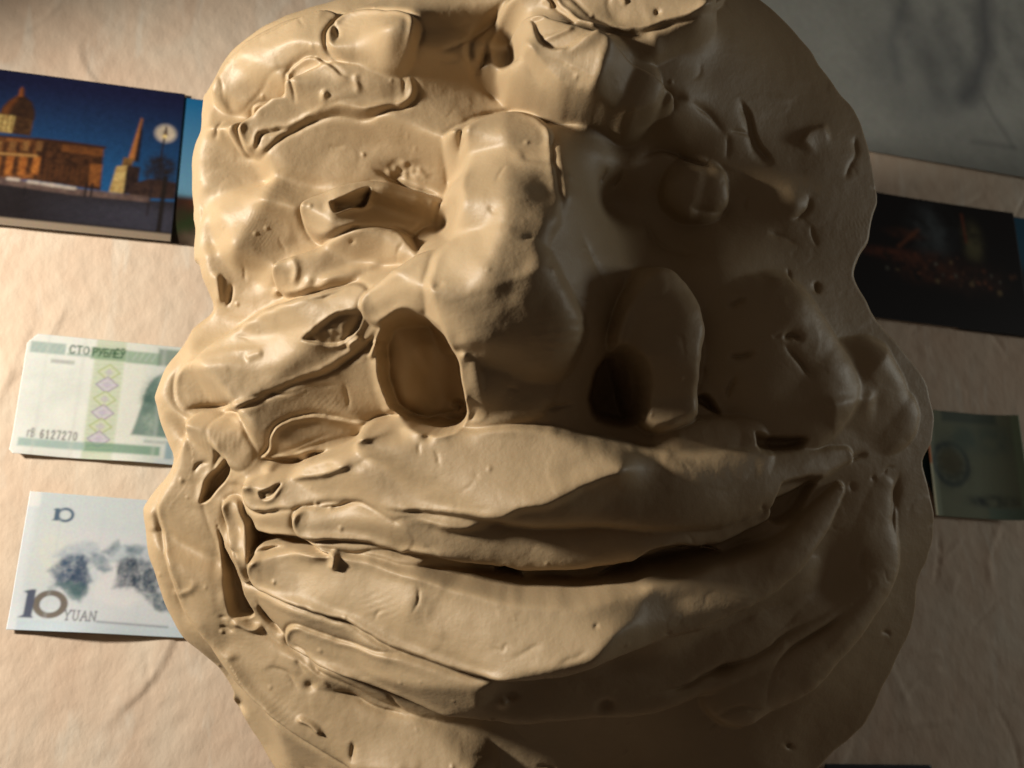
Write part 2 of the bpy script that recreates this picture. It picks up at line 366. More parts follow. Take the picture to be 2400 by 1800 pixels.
    (-101.9,-75.7,31.0), (-100.6,-88.7,29.0), (-117.2,-119.9,8.0), (-110.9,-136.8,6.0), (-101.3,-150.3,6.0), (-105.4,-112.3,22.0), (-98.7,-121.2,23.0),
    (-87.5,-130.8,25.0), (-76.5,-136.0,27.0), (-65.8,-145.1,28.0), (-92.0,-111.0,27.0), (-82.7,-119.8,28.0), (-69.8,-127.6,29.0), (-66.2,-135.7,29.0),
    (-76.7,-156.8,25.0), (-63.0,-10.1,26.0), (-64.0,3.5,37.0), (-52.2,-19.3,25.0)]
STROKES = [
    ('S',4.6,1.62,'r',[(-113.1,99.8),(-110.6,103.4),(-105.8,107.7),(-104.1,111.6),(-99.4,114.2),(-89.1,113.0),(-87.8,121.4),(-82.1,125.6),(-75.4,125.9),(-65.3,117.7),(-58.9,114.7),(-56.7,110.4),(-72.7,106.2),(-88.2,100.1),(-98.6,97.8),(-102.0,92.6),(-108.2,92.4),(-111.8,95.2)],50),
    ('S',-9,1.22,'s',[(-68.2,68.4),(-62.3,70.3),(-53.5,74.9),(-55.9,67.9),(-60.7,66.0),(-65.9,63.4)]),
    ('S',-4.5,1.7,'s',[(-79.4,16.0),(-73.8,20.8),(-63.1,27.0),(-54.1,26.4),(-55.9,20.1),(-65.3,14.5)]),
    ('S',-19,2.49,'s',[(-50.6,17.1),(-46.0,23.1),(-38.5,26.3),(-31.8,24.9),(-24.3,19.2),(-19.3,10.0),(-17.7,-0.1),(-16.4,-9.9),(-19.8,-16.2),(-27.1,-19.0),(-35.7,-16.6),(-45.4,-11.1),(-49.4,-3.6),(-51.3,5.1)]),
    ('S',-27,1.5,'s',[(-50.6,17.1),(-46.0,23.1),(-38.5,26.3),(-31.8,24.9),(-24.3,19.2),(-19.3,10.0),(-17.7,-0.1),(-16.4,-9.9),(-19.8,-16.2),(-27.1,-19.0),(-35.7,-16.6),(-45.4,-11.1),(-49.4,-3.6),(-51.3,5.1)],180),
    ('L',2,0.87,0.87,0.15,[(-53.5,10.0),(-51.6,13.8),(-49.8,16.2)]),
    ('D',2,1.3,1.46,0,(-16.7,-5.8)),
    ('D',-6,2.0,1.5,0,(-21.8,-8.4)),
    ('D',0.01,1.45,1.45,0,(21.3,63.2)),
    ('D',1.2,1.3,1.63,-30,(20.1,72.6)),
    ('D',0.01,1.45,1.45,0,(21.3,63.2)),
    ('D',1,4.6,4.6,0,(10.1,55.2)),
    ('S',17,5.24,'r',[(36.0,25.2),(41.0,36.0),(50.6,43.7),(61.6,43.3),(68.6,35.8),(72.4,24.7),(70.8,12.1),(69.9,-0.1),(70.3,-11.6),(61.4,-16.6),(51.4,-18.4),(43.1,-10.7),(39.2,5.2),(34.4,15.1)]),
    ('S',-22,4.14,'s',[(28.5,-6.1),(31.4,6.7),(38.3,15.3),(45.8,11.5),(50.1,-0.1),(49.5,-13.3),(40.8,-16.1),(31.8,-13.0)]),
    ('S',11,2.36,'r',[(-1.8,130.4),(3.9,133.0),(31.4,119.6),(49.3,111.5),(57.4,108.2),(60.4,104.2),(59.2,101.1),(54.7,99.1),(43.6,95.3),(33.4,96.4),(24.0,98.8),(15.5,102.6),(8.9,108.6),(2.3,118.9)]),
    ('S',-4,1.96,'s',[(5.3,128.9),(21.4,129.0),(31.7,125.5),(35.1,122.9),(24.3,116.1),(17.3,113.1),(10.7,115.0),(7.5,120.7),(6.2,125.8)]),
    ('L',2,0.81,1.3,0.15,[(9.6,119.6),(15.2,119.9),(21.7,122.0)]),
    ('L',5,4.6,9.03,0.15,[(37.4,126.1),(29.8,114.4),(29.0,104.8),(24.4,99.2)]),
    ('S',5,1.54,'r',[(6.0,151.3),(82.8,162.2),(74.0,137.8),(67.2,132.0),(55.9,127.8),(45.5,126.1),(37.0,126.1),(23.4,128.4)]),
    ('L',2.5,1.13,4.89,0.15,[(116.1,94.5),(120.4,101.5),(129.9,105.3)]),
    ('D',3,5.6,6.34,0,(112.3,72.7)),
    ('S',-9,2.12,'s',[(68.9,-6.8),(71.5,-4.0),(75.2,-4.0),(80.3,-12.1),(76.1,-11.3)]),
    ('S',-9,2.85,'s',[(92.3,-18.0),(99.6,-19.7),(114.5,-19.4),(113.2,-24.6),(104.1,-26.8),(94.7,-26.1)]),
    ('S',-8,2.87,'s',[(103.2,-37.2),(121.0,-36.4),(114.3,-51.7),(103.2,-56.2),(98.9,-48.1)]),
    ('D',-6,9.17,13.76,0,(128.3,-76.2)),
    ('D',-4,4.63,2.14,-20,(81.8,-110.1)),
    ('D',-4,2.8,2.28,0,(35.4,-122.4)),
    ('D',2.5,2.07,2.07,0,(-3.5,-118.5)),
    ('D',-2,2.76,1.38,0,(0.3,-116.1)),
    ('L',3,7.28,3.64,0.15,[(148.1,-7.6),(137.5,-7.5),(124.0,-9.0),(118.4,-11.7)]),
    ('S',-13,1.42,'s',[(-104.4,-48.9),(-100.4,-56.3),(-95.8,-57.8),(-82.7,-58.6),(-71.6,-62.9),(-67.8,-64.2),(-70.9,-65.0),(-83.2,-63.4),(-96.7,-62.9),(-101.5,-66.1),(-102.7,-59.8)]),
    ('S',-10,2.09,'s',[(-7.7,-71.9),(-2.7,-66.2),(5.1,-72.8),(-1.1,-73.2)]),
    ('S',-10,2.47,'s',[(27.5,-74.9),(40.4,-70.5),(50.6,-62.1),(65.2,-60.8),(83.4,-65.2),(67.0,-69.4),(51.5,-72.3),(36.9,-75.0)]),
    ('S',-11,1.66,'s',[(-117.9,-51.8),(-115.0,-62.8),(-112.9,-66.9),(-109.4,-74.0),(-107.0,-84.0),(-103.7,-92.0),(-111.6,-93.3),(-114.1,-86.3),(-115.8,-74.4),(-116.9,-62.8)]),
    ('L',4.5,6.93,1.82,0.15,[(-42.0,-46.1),(-25.0,-50.9),(-12.7,-50.5),(2.1,-42.7),(11.5,-41.2),(25.9,-34.9),(35.7,-31.5),(45.5,-30.1)]),
    ('S',-9,1.66,'s',[(-124.9,-47.8),(-122.8,-38.8),(-117.5,-33.4),(-112.8,-29.0),(-111.1,-33.6),(-114.4,-39.6),(-120.1,-45.9)]),
    ('S',5.6,1.41,'r',[(-99.6,-28.3),(-93.8,-19.8),(-89.1,-14.0),(-77.4,-11.0),(-64.1,-13.1),(-43.1,-15.2),(-39.3,-17.4),(-51.1,-21.0),(-67.6,-25.5),(-82.9,-28.0),(-94.5,-29.4)],-12),
    ('S',-3.5,1.4,'s',[(-96.8,-41.3),(-87.0,-36.8),(-90.4,-43.7),(-95.1,-44.5)]),
    ('D',-4,2.52,3.3,-30,(-114.4,-134.1))]
MASSES = [
    (1.0,[(71.5,76.9,12.9,38),(75.2,76.2,12.2,37)]),
    (5.0,[(-101.0,98.0,7.2,36),(-86.9,108.2,8.1,47),(-71.4,113.6,8.6,55),(-55.7,113.0,8.2,57),(-44.6,112.9,6.3,49)]),
    (5.0,[(-112.2,118.4,9.3,24),(-97.6,131.4,10.9,31),(-73.6,135.1,11.7,43)]),
    (2.6,[(-38.0,-54.8,7.7,63),(-9.4,-57.5,10.1,64),(15.9,-59.6,10.5,61),(41.8,-58.0,10.3,56),(68.7,-53.3,9.8,49),(94.5,-46.1,8.5,43)]),
    (2.6,[(-57.6,131.8,12.3,56),(-47.4,129.0,10.8,62)]),
    (2.6,[(-71.8,64.6,8.6,53),(-59.0,68.8,9.3,52),(-44.4,68.1,10.5,35),(-31.8,67.8,6.7,22)]),
    (2.6,[(-86.2,42.1,7.1,42),(-68.5,45.8,9.5,47),(-47.9,48.8,8.7,51),(-37.1,45.9,4.1,55)]),
    (2.6,[(-125.2,-1.0,12.9,27),(-104.0,7.0,14.9,42),(-80.2,17.5,13.8,54),(-57.7,27.3,10.5,61)]),
    (2.6,[(-113.1,-19.2,8.0,31),(-106.5,-28.3,7.6,32)]),
    (2.6,[(-121.9,-18.4,8.4,29),(-126.8,-33.1,9.2,28),(-133.2,-49.7,11.0,27),(-128.9,-67.8,11.3,29),(-123.1,-84.1,10.2,30),(-113.9,-99.1,10.6,30),(-99.0,-112.5,12.0,33),(-80.3,-126.1,13.3,36),(-54.8,-139.8,16.1,38),(-26.3,-153.1,19.8,36)]),
    (2.6,[(-109.7,-48.6,4.3,37),(-106.8,-61.0,4.7,38),(-103.5,-75.3,3.9,38)]),
    (2.6,[(-98.5,-42.6,7.7,46),(-77.9,-37.7,9.9,57),(-50.7,-33.2,12.6,69),(-23.6,-32.4,16.2,78),(-1.0,-32.1,17.6,82),(23.3,-34.0,17.0,78),(49.0,-38.4,14.2,67),(77.4,-39.3,13.3,58),(104.6,-35.3,10.2,45),(133.2,-28.6,3.7,27)]),
    (2.6,[(-76.7,-52.4,6.1,59),(-57.9,-51.1,7.0,65),(-40.6,-57.0,6.1,63)]),
    (2.6,[(-95.4,-73.1,7.7,48),(-77.5,-74.0,10.2,59),(-54.1,-78.1,12.3,68),(-33.9,-83.6,13.1,72),(-9.1,-89.3,13.6,77),(15.2,-91.3,13.3,78),(35.1,-88.6,12.5,73),(58.3,-84.0,11.5,60),(86.1,-76.5,10.1,49),(109.2,-65.2,8.2,41),(130.4,-42.4,3.3,27)]),
    (2.6,[(-82.5,-98.8,6.4,43),(-56.8,-106.4,8.0,49),(-18.3,-114.6,12.1,54),(25.0,-116.3,13.9,51),(60.6,-111.0,13.4,45),(97.9,-99.1,10.8,36),(139.1,-80.5,4.5,20)]),
    (2.6,[(0.3,84.6,16.5,79),(0.3,66.3,16.4,95),(-3.2,46.7,16.3,103)]),
    (2.6,[(-4.6,31.9,20.8,108),(0.6,15.3,21.2,97),(0.7,1.6,18.0,74)]),
    (2.6,[(-16.2,37.4,9.2,98),(-34.5,33.7,8.9,83),(-48.8,28.2,6.3,68)]),
    (2.6,[(-16.5,20.2,6.5,92),(-15.0,4.7,5.1,84),(-13.1,-9.9,5.6,74)]),
    (2.6,[(50.2,29.0,14.4,57),(56.6,11.8,14.9,60),(56.6,-5.3,12.6,48)]),
    (5.0,[(7.2,128.1,15.8,72),(25.5,114.1,16.0,81),(41.6,108.4,13.0,66)]),
    (2.6,[(48.6,132.1,14.9,70),(67.2,138.0,11.9,58)]),
    (2.6,[(95.1,15.6,26.2,48),(108.7,-0.1,26.5,43)]),
    (2.6,[(138.7,-1.9,22.1,27),(153.2,-15.2,15.1,17)]),
    (2.6,[(151.1,-41.7,5.7,15),(146.2,-59.8,11.2,21),(141.2,-77.7,14.8,25),(118.6,-103.4,14.5,33),(88.5,-120.1,14.3,38)]),
    (2.6,[(62.7,-26.8,13.8,54),(86.6,-27.2,14.0,47)])]
DETAILS = [
    ('L',-2.625,0.68,0.68,0.15,[(-86.7,122.0),(-83.8,114.9),(-84.5,108.6)]),
    ('D',2,1.25,1.6,20,(-72.2,110.1)),
    ('L',0.7,1.24,1.24,0.15,[(-60.2,117.5),(-59.7,114.7),(-59.1,110.7)]),
    ('L',-1.2000000000000002,0.8,0.8,0.15,[(-69.5,142.1),(-66.0,133.9),(-67.8,128.2)]),
    ('L',-1.2000000000000002,0.7,0.7,0.15,[(-117.7,108.0),(-118.4,101.3),(-121.7,99.5)]),
    ('D',-1.5,2.62,1.87,40,(-113.9,112.6)),
    ('L',-0.8999999999999999,0.71,0.71,0.15,[(-120.6,130.5),(-116.0,118.7),(-116.9,112.3)]),
    ('F',0.28,11.01,12.84,25,1.1,(-97.4,61.4)),
    ('L',-2.25,0.71,0.71,0.15,[(-114.1,41.3),(-114.7,35.7),(-116.9,30.5)]),
    ('L',1.5,0.75,1.88,0.15,[(-119.6,45.8),(-118.7,39.3),(-118.8,32.1)]),
    ('L',-1.0499999999999998,0.71,0.71,0.15,[(-128.5,76.3),(-127.6,70.4),(-127.9,64.5)]),
    ('L',-6.0,1.64,1.64,0.15,[(-58.0,85.4),(-55.0,85.6),(-47.6,81.9),(-38.3,77.0),(-27.8,72.4),(-24.7,66.9)]),
    ('L',-3.0,0.9,0.9,0.15,[(-24.2,71.9),(-19.8,62.0),(-22.0,58.0),(-27.9,58.1)]),
    ('R',1.5,13.86,5.17,(-41.8,84.9)),
    ('L',2.5,1.77,2.48,0.15,[(-75.6,38.1),(-61.2,42.4),(-48.4,45.8)]),
    ('L',-1.5,0.65,0.65,0.15,[(-81.0,32.1),(-71.1,31.5),(-66.1,33.1),(-53.0,39.7),(-50.2,41.4)]),
    ('D',1.5,2.48,1.77,-30,(-77.7,38.6)),
    ('D',3,1.68,1.49,0,(-94.4,36.8)),
    ('L',-1.2000000000000002,0.52,0.52,0.15,[(-61.7,53.3),(-58.2,54.7)]),
    ('L',1.2,1.44,1.44,0.15,[(-87.2,52.3),(-82.5,44.2),(-83.8,37.4)]),
    ('L',-0.8999999999999999,0.55,0.55,0.15,[(-93.6,49.4),(-93.2,44.0),(-96.7,40.8)]),
    ('L',1.6,1.45,2.17,0.15,[(-136.8,6.8),(-124.6,9.2),(-106.5,12.2),(-91.8,13.9)]),
    ('L',1.2,1.06,1.77,0.15,[(-103.0,9.7),(-95.2,12.5)]),
    ('R',1.6,10.2,5.95,(-67.0,19.0)),
    ('L',-1.125,0.8,0.8,0.15,[(-81.1,-1.0),(-74.0,-0.4),(-66.0,0.3)]),
    ('L',-1.5,0.8,0.8,0.15,[(-63.9,1.7),(-63.8,-3.7),(-63.9,-10.9)]),
    ('D',2,1.42,1.42,0,(-16.6,9.4)),
    ('D',3,1.63,1.45,0,(-48.0,-10.8)),
    ('L',-1.5,0.76,0.76,0.15,[(-36.8,-14.6),(-28.1,-11.9),(-18.4,-9.2)]),
    ('D',-3,1.99,1.66,0,(-30.0,-19.1)),
    ('L',2.5,0.87,1.04,0.15,[(-61.4,14.1),(-58.5,15.8),(-55.4,17.9)]),
    ('L',1,1.29,2.59,0.15,[(1.8,84.6),(2.4,78.0),(8.7,76.7),(17.6,74.4)]),
    ('L',-1.5,1.14,1.14,0.15,[(-26.8,31.1),(-23.6,32.0),(-22.2,33.3)]),
    ('L',-1.5,1.74,1.74,0.15,[(22.4,57.8),(27.0,47.6),(32.5,40.1),(38.9,30.5)]),
    ('L',-3.0,1.02,1.02,0.15,[(44.7,33.2),(38.8,27.0),(33.8,19.7)]),
    ('L',-2.25,0.88,0.88,0.15,[(8.9,-9.7),(19.2,-7.8),(27.8,-6.9)]),
    ('L',-1.125,1.08,1.08,0.15,[(8.4,13.2),(18.0,11.8),(30.7,14.9)]),
    ('L',-3.0,0.79,0.79,0.15,[(36.1,83.2),(34.2,78.5),(32.7,75.4)]),
    ('L',-3.0,0.81,0.81,0.15,[(42.9,83.9),(40.3,78.8),(38.3,75.5)]),
    ('L',-5.25,1.9,1.9,0.15,[(48.2,86.8),(55.8,91.1),(62.7,90.4),(67.8,88.1),(74.9,85.2),(83.3,84.3),(89.2,83.8)]),
    ('L',-8.25,2.19,2.19,0.15,[(68.9,69.7),(73.4,68.1),(82.2,68.2),(89.9,71.9)]),
    ('L',-2.25,2.73,2.73,0.15,[(51.3,69.8),(57.3,56.5),(67.6,51.5),(77.9,50.2)]),
    ('L',-2.25,1.03,1.03,0.15,[(53.0,109.9),(57.7,108.2),(60.6,104.2),(58.2,99.6)]),
    ('L',-2.25,0.73,0.73,0.15,[(16.5,112.8),(20.4,114.4),(24.9,116.7)]),
    ('F',0.3,9.78,11.41,5,1.15,(21.0,108.3)),
    ('L',1.6,0.84,0.84,0.15,[(11.1,140.8),(12.9,138.6),(14.5,136.7)]),
    ('L',1.8,0.84,0.84,0.15,[(39.0,140.4),(40.3,137.9),(41.7,135.9)]),
    ('D',-2,0.84,0.84,0,(52.6,132.0)),
    ('L',-4.125,1.45,1.45,0.15,[(-12.2,127.5),(-9.8,124.7),(-10.8,120.2),(-12.9,118.7),(-8.5,116.6)]),
    ('L',-2.625,1.19,1.19,0.15,[(-15.8,103.4),(-10.1,105.1),(-1.6,106.8),(5.9,104.3),(13.4,100.9),(18.8,98.1)]),
    ('L',-5.25,1.68,1.68,0.15,[(-16.0,95.5),(-19.2,89.0),(-20.1,84.3)]),
    ('L',-1.125,1.05,1.05,0.15,[(-9.9,141.1),(-18.4,128.6),(-28.8,121.3)]),
    ('L',-1.125,1.04,1.04,0.15,[(-31.2,122.2),(-25.5,121.1),(-18.4,121.7)]),
    ('L',-2.5,0.73,2.93,0.15,[(87.5,111.9),(92.5,106.5),(95.1,100.3),(97.5,94.6),(101.3,90.8),(104.5,87.3)]),
    ('L',-2.25,1.09,1.09,0.15,[(83.5,98.6),(84.5,90.6),(82.7,88.3)]),
    ('L',-2.25,1.6,1.6,0.15,[(65.9,105.7),(74.9,103.2),(81.2,98.9),(83.4,95.8)]),
    ('L',-1.5,0.82,0.82,0.15,[(83.2,98.4),(89.6,99.3),(94.8,98.2)]),
    ('L',-3.0,1.8,1.8,0.15,[(52.5,109.6),(60.1,107.5),(66.8,106.9)]),
    ('L',-3.0,1.15,1.15,0.15,[(143.3,103.9),(142.2,96.0),(138.9,88.9),(137.4,83.3)]),
    ('L',-2.625,1.12,1.12,0.15,[(118.4,77.7),(119.6,71.9),(115.9,67.8),(110.2,66.3)]),
    ('L',-2.625,1.68,1.68,0.15,[(101.7,59.5),(108.7,59.1),(117.5,55.6)]),
    ('L',-1.5,0.71,0.71,0.15,[(119.8,64.9),(122.9,59.2),(124.9,55.6)]),
    ('L',-2.25,0.82,0.82,0.15,[(110.0,47.3),(111.0,36.5)]),
    ('L',-2.25,0.98,0.98,0.15,[(122.9,42.1),(123.2,36.6)]),
    ('L',-2.25,1.32,1.32,0.15,[(80.3,29.3),(85.4,30.8),(89.3,33.5)]),
    ('L',-3.0,1.19,1.19,0.15,[(102.6,16.4),(106.4,18.9),(111.0,16.5)]),
    ('L',-3.0,1.45,1.45,0.15,[(81.2,11.5),(86.8,10.8),(92.3,12.5)]),
    ('L',-2.25,0.93,0.93,0.15,[(102.4,15.5),(110.7,7.9),(116.7,1.7)]),
    ('L',-3.0,0.93,0.93,0.15,[(84.3,4.3),(82.8,-1.9),(81.8,-6.5)]),
    ('L',-3.75,1.84,1.84,0.15,[(70.1,12.0),(70.4,1.7),(69.5,-6.8)]),
    ('L',-1.875,0.98,0.98,0.15,[(134.7,-31.5),(138.3,-28.8),(144.7,-28.2)]),
    ('L',-2.25,2.13,2.13,0.15,[(156.4,-66.0),(155.3,-50.9),(160.3,-34.8)]),
    ('L',-2.25,1.12,1.12,0.15,[(135.8,-38.8),(137.7,-43.3)]),
    ('L',-1.875,1.06,1.06,0.15,[(93.1,-45.4),(98.8,-50.0)]),
    ('L',-1.5,1.39,1.39,0.15,[(141.5,-65.1),(140.8,-71.4),(139.7,-77.7)]),
    ('L',-3.0,1.09,1.09,0.15,[(140.2,-81.4),(139.2,-86.4),(130.7,-93.3),(119.5,-99.6),(111.0,-102.9),(103.6,-108.7),(100.3,-115.8),(99.1,-127.2)]),
    ('L',-3.375,1.21,1.21,0.15,[(133.2,-86.5),(121.3,-92.5),(111.2,-96.8),(99.7,-103.2),(88.5,-107.7),(81.5,-109.9),(74.2,-112.3),(67.2,-116.1),(56.5,-117.7),(47.8,-119.9)]),
    ('L',-1.35,1.36,1.36,0.15,[(99.1,-126.9),(88.9,-125.4),(79.6,-130.5),(72.6,-134.7)]),
    ('L',-3.0,1.27,1.27,0.15,[(112.1,-148.8),(114.3,-146.1)]),
    ('L',-3.375,0.91,0.91,0.15,[(-70.3,-65.2),(-59.9,-63.6),(-47.6,-62.2),(-38.9,-63.8),(-29.3,-67.2)]),
    ('L',-2.25,1.05,1.05,0.15,[(-29.3,-67.2),(-18.6,-69.3),(-7.3,-71.9)]),
    ('L',-2.25,1.06,1.06,0.15,[(4.2,-72.5),(16.6,-74.4),(28.1,-74.6)]),
    ('L',-2.25,1.37,1.37,0.15,[(82.5,-65.2),(97.3,-60.2),(104.6,-54.7)]),
    ('L',-3.375,0.9,0.9,0.15,[(-79.7,-46.4),(-77.3,-46.2),(-68.0,-46.9),(-61.6,-45.1),(-54.9,-44.1),(-49.0,-46.6),(-43.6,-49.6)]),
    ('L',2.5,1.48,1.11,0.15,[(-112.9,-94.7),(-108.5,-95.7),(-103.9,-97.5),(-99.3,-96.4)]),
    ('L',-4.125,1.24,1.24,0.15,[(-101.0,-83.4),(-100.3,-89.5),(-95.1,-96.3),(-88.0,-100.4)]),
    ('L',-3.0,1.1,1.1,0.15,[(-85.3,-109.0),(-83.1,-112.7),(-81.3,-115.0)]),
    ('D',-2,2.01,1.83,0,(-80.2,-119.4)),
    ('L',-2.25,0.81,0.81,0.15,[(-86.3,-101.6),(-80.1,-104.2),(-76.1,-110.7)]),
    ('L',1.5,0.91,1.46,0.15,[(-81.8,-108.3),(-74.0,-116.7),(-71.4,-119.7)]),
    ('L',3.5,1.04,1.38,0.15,[(-68.2,-62.9),(-66.4,-65.0),(-67.1,-70.2)]),
    ('L',-1.5,0.8,0.8,0.15,[(-100.4,-68.4),(-94.5,-64.7),(-82.5,-62.0)]),
    ('L',-0.8999999999999999,0.98,0.98,0.15,[(-2.6,-97.1),(2.3,-96.0),(12.0,-90.9)]),
    ('L',-0.75,0.72,0.72,0.15,[(15.1,-96.9),(28.0,-92.6)]),
    ('L',-5.25,1.25,1.25,0.15,[(-132.6,-11.9),(-128.2,-9.7),(-116.6,-8.5),(-103.1,-5.4)]),
    ('L',-1.875,1.07,1.07,0.15,[(-103.1,-5.4),(-93.8,-3.7),(-83.1,-3.7)]),
    ('L',-6.0,1.9,1.9,0.15,[(-94.7,-31.6),(-82.1,-30.0),(-72.4,-26.8),(-69.8,-25.4)]),
    ('L',-0.675,0.69,0.69,0.15,[(-97.2,-27.8),(-81.2,-22.9),(-66.7,-17.6)]),
    ('L',-0.675,0.67,0.67,0.15,[(-93.9,-28.9),(-74.1,-22.9),(-53.4,-17.8)]),
    ('D',3.5,2.19,2.92,0,(-95.5,-32.6)),
    ('D',3,2.84,2.13,0,(-101.3,-39.1)),
    ('R',0.9,6.42,3.67,(-107.5,-38.6)),
    ('L',2,1.73,1.04,0.15,[(-86.0,-35.1),(-78.0,-35.0),(-70.1,-33.2),(-57.7,-29.3)]),
    ('D',1,2.22,1.48,0,(-112.0,-108.0)),
    ('L',2.5,1.1,0.91,0.15,[(-85.3,-131.9),(-78.7,-134.3),(-75.8,-136.7),(-74.0,-135.8)]),
    ('L',-3.375,1.51,1.51,0.15,[(-80.2,-120.9),(-71.6,-121.5),(-63.5,-123.7),(-50.1,-128.9),(-36.3,-132.4)]),
    ('L',-1.5,0.95,0.95,0.15,[(-63.1,-139.0),(-62.6,-143.0),(-64.3,-149.1)]),
    ('L',0.8,1.3,1.67,0.15,[(-137.9,-85.7),(-131.1,-83.6),(-127.2,-80.8),(-126.8,-76.4)]),
    ('L',1,1.5,2.63,0.15,[(-147.0,-50.0),(-145.4,-54.6),(-144.6,-60.2)]),
    ('L',-1.125,0.97,0.97,0.15,[(-97.9,-112.5),(-89.4,-115.0),(-83.7,-123.0)])]
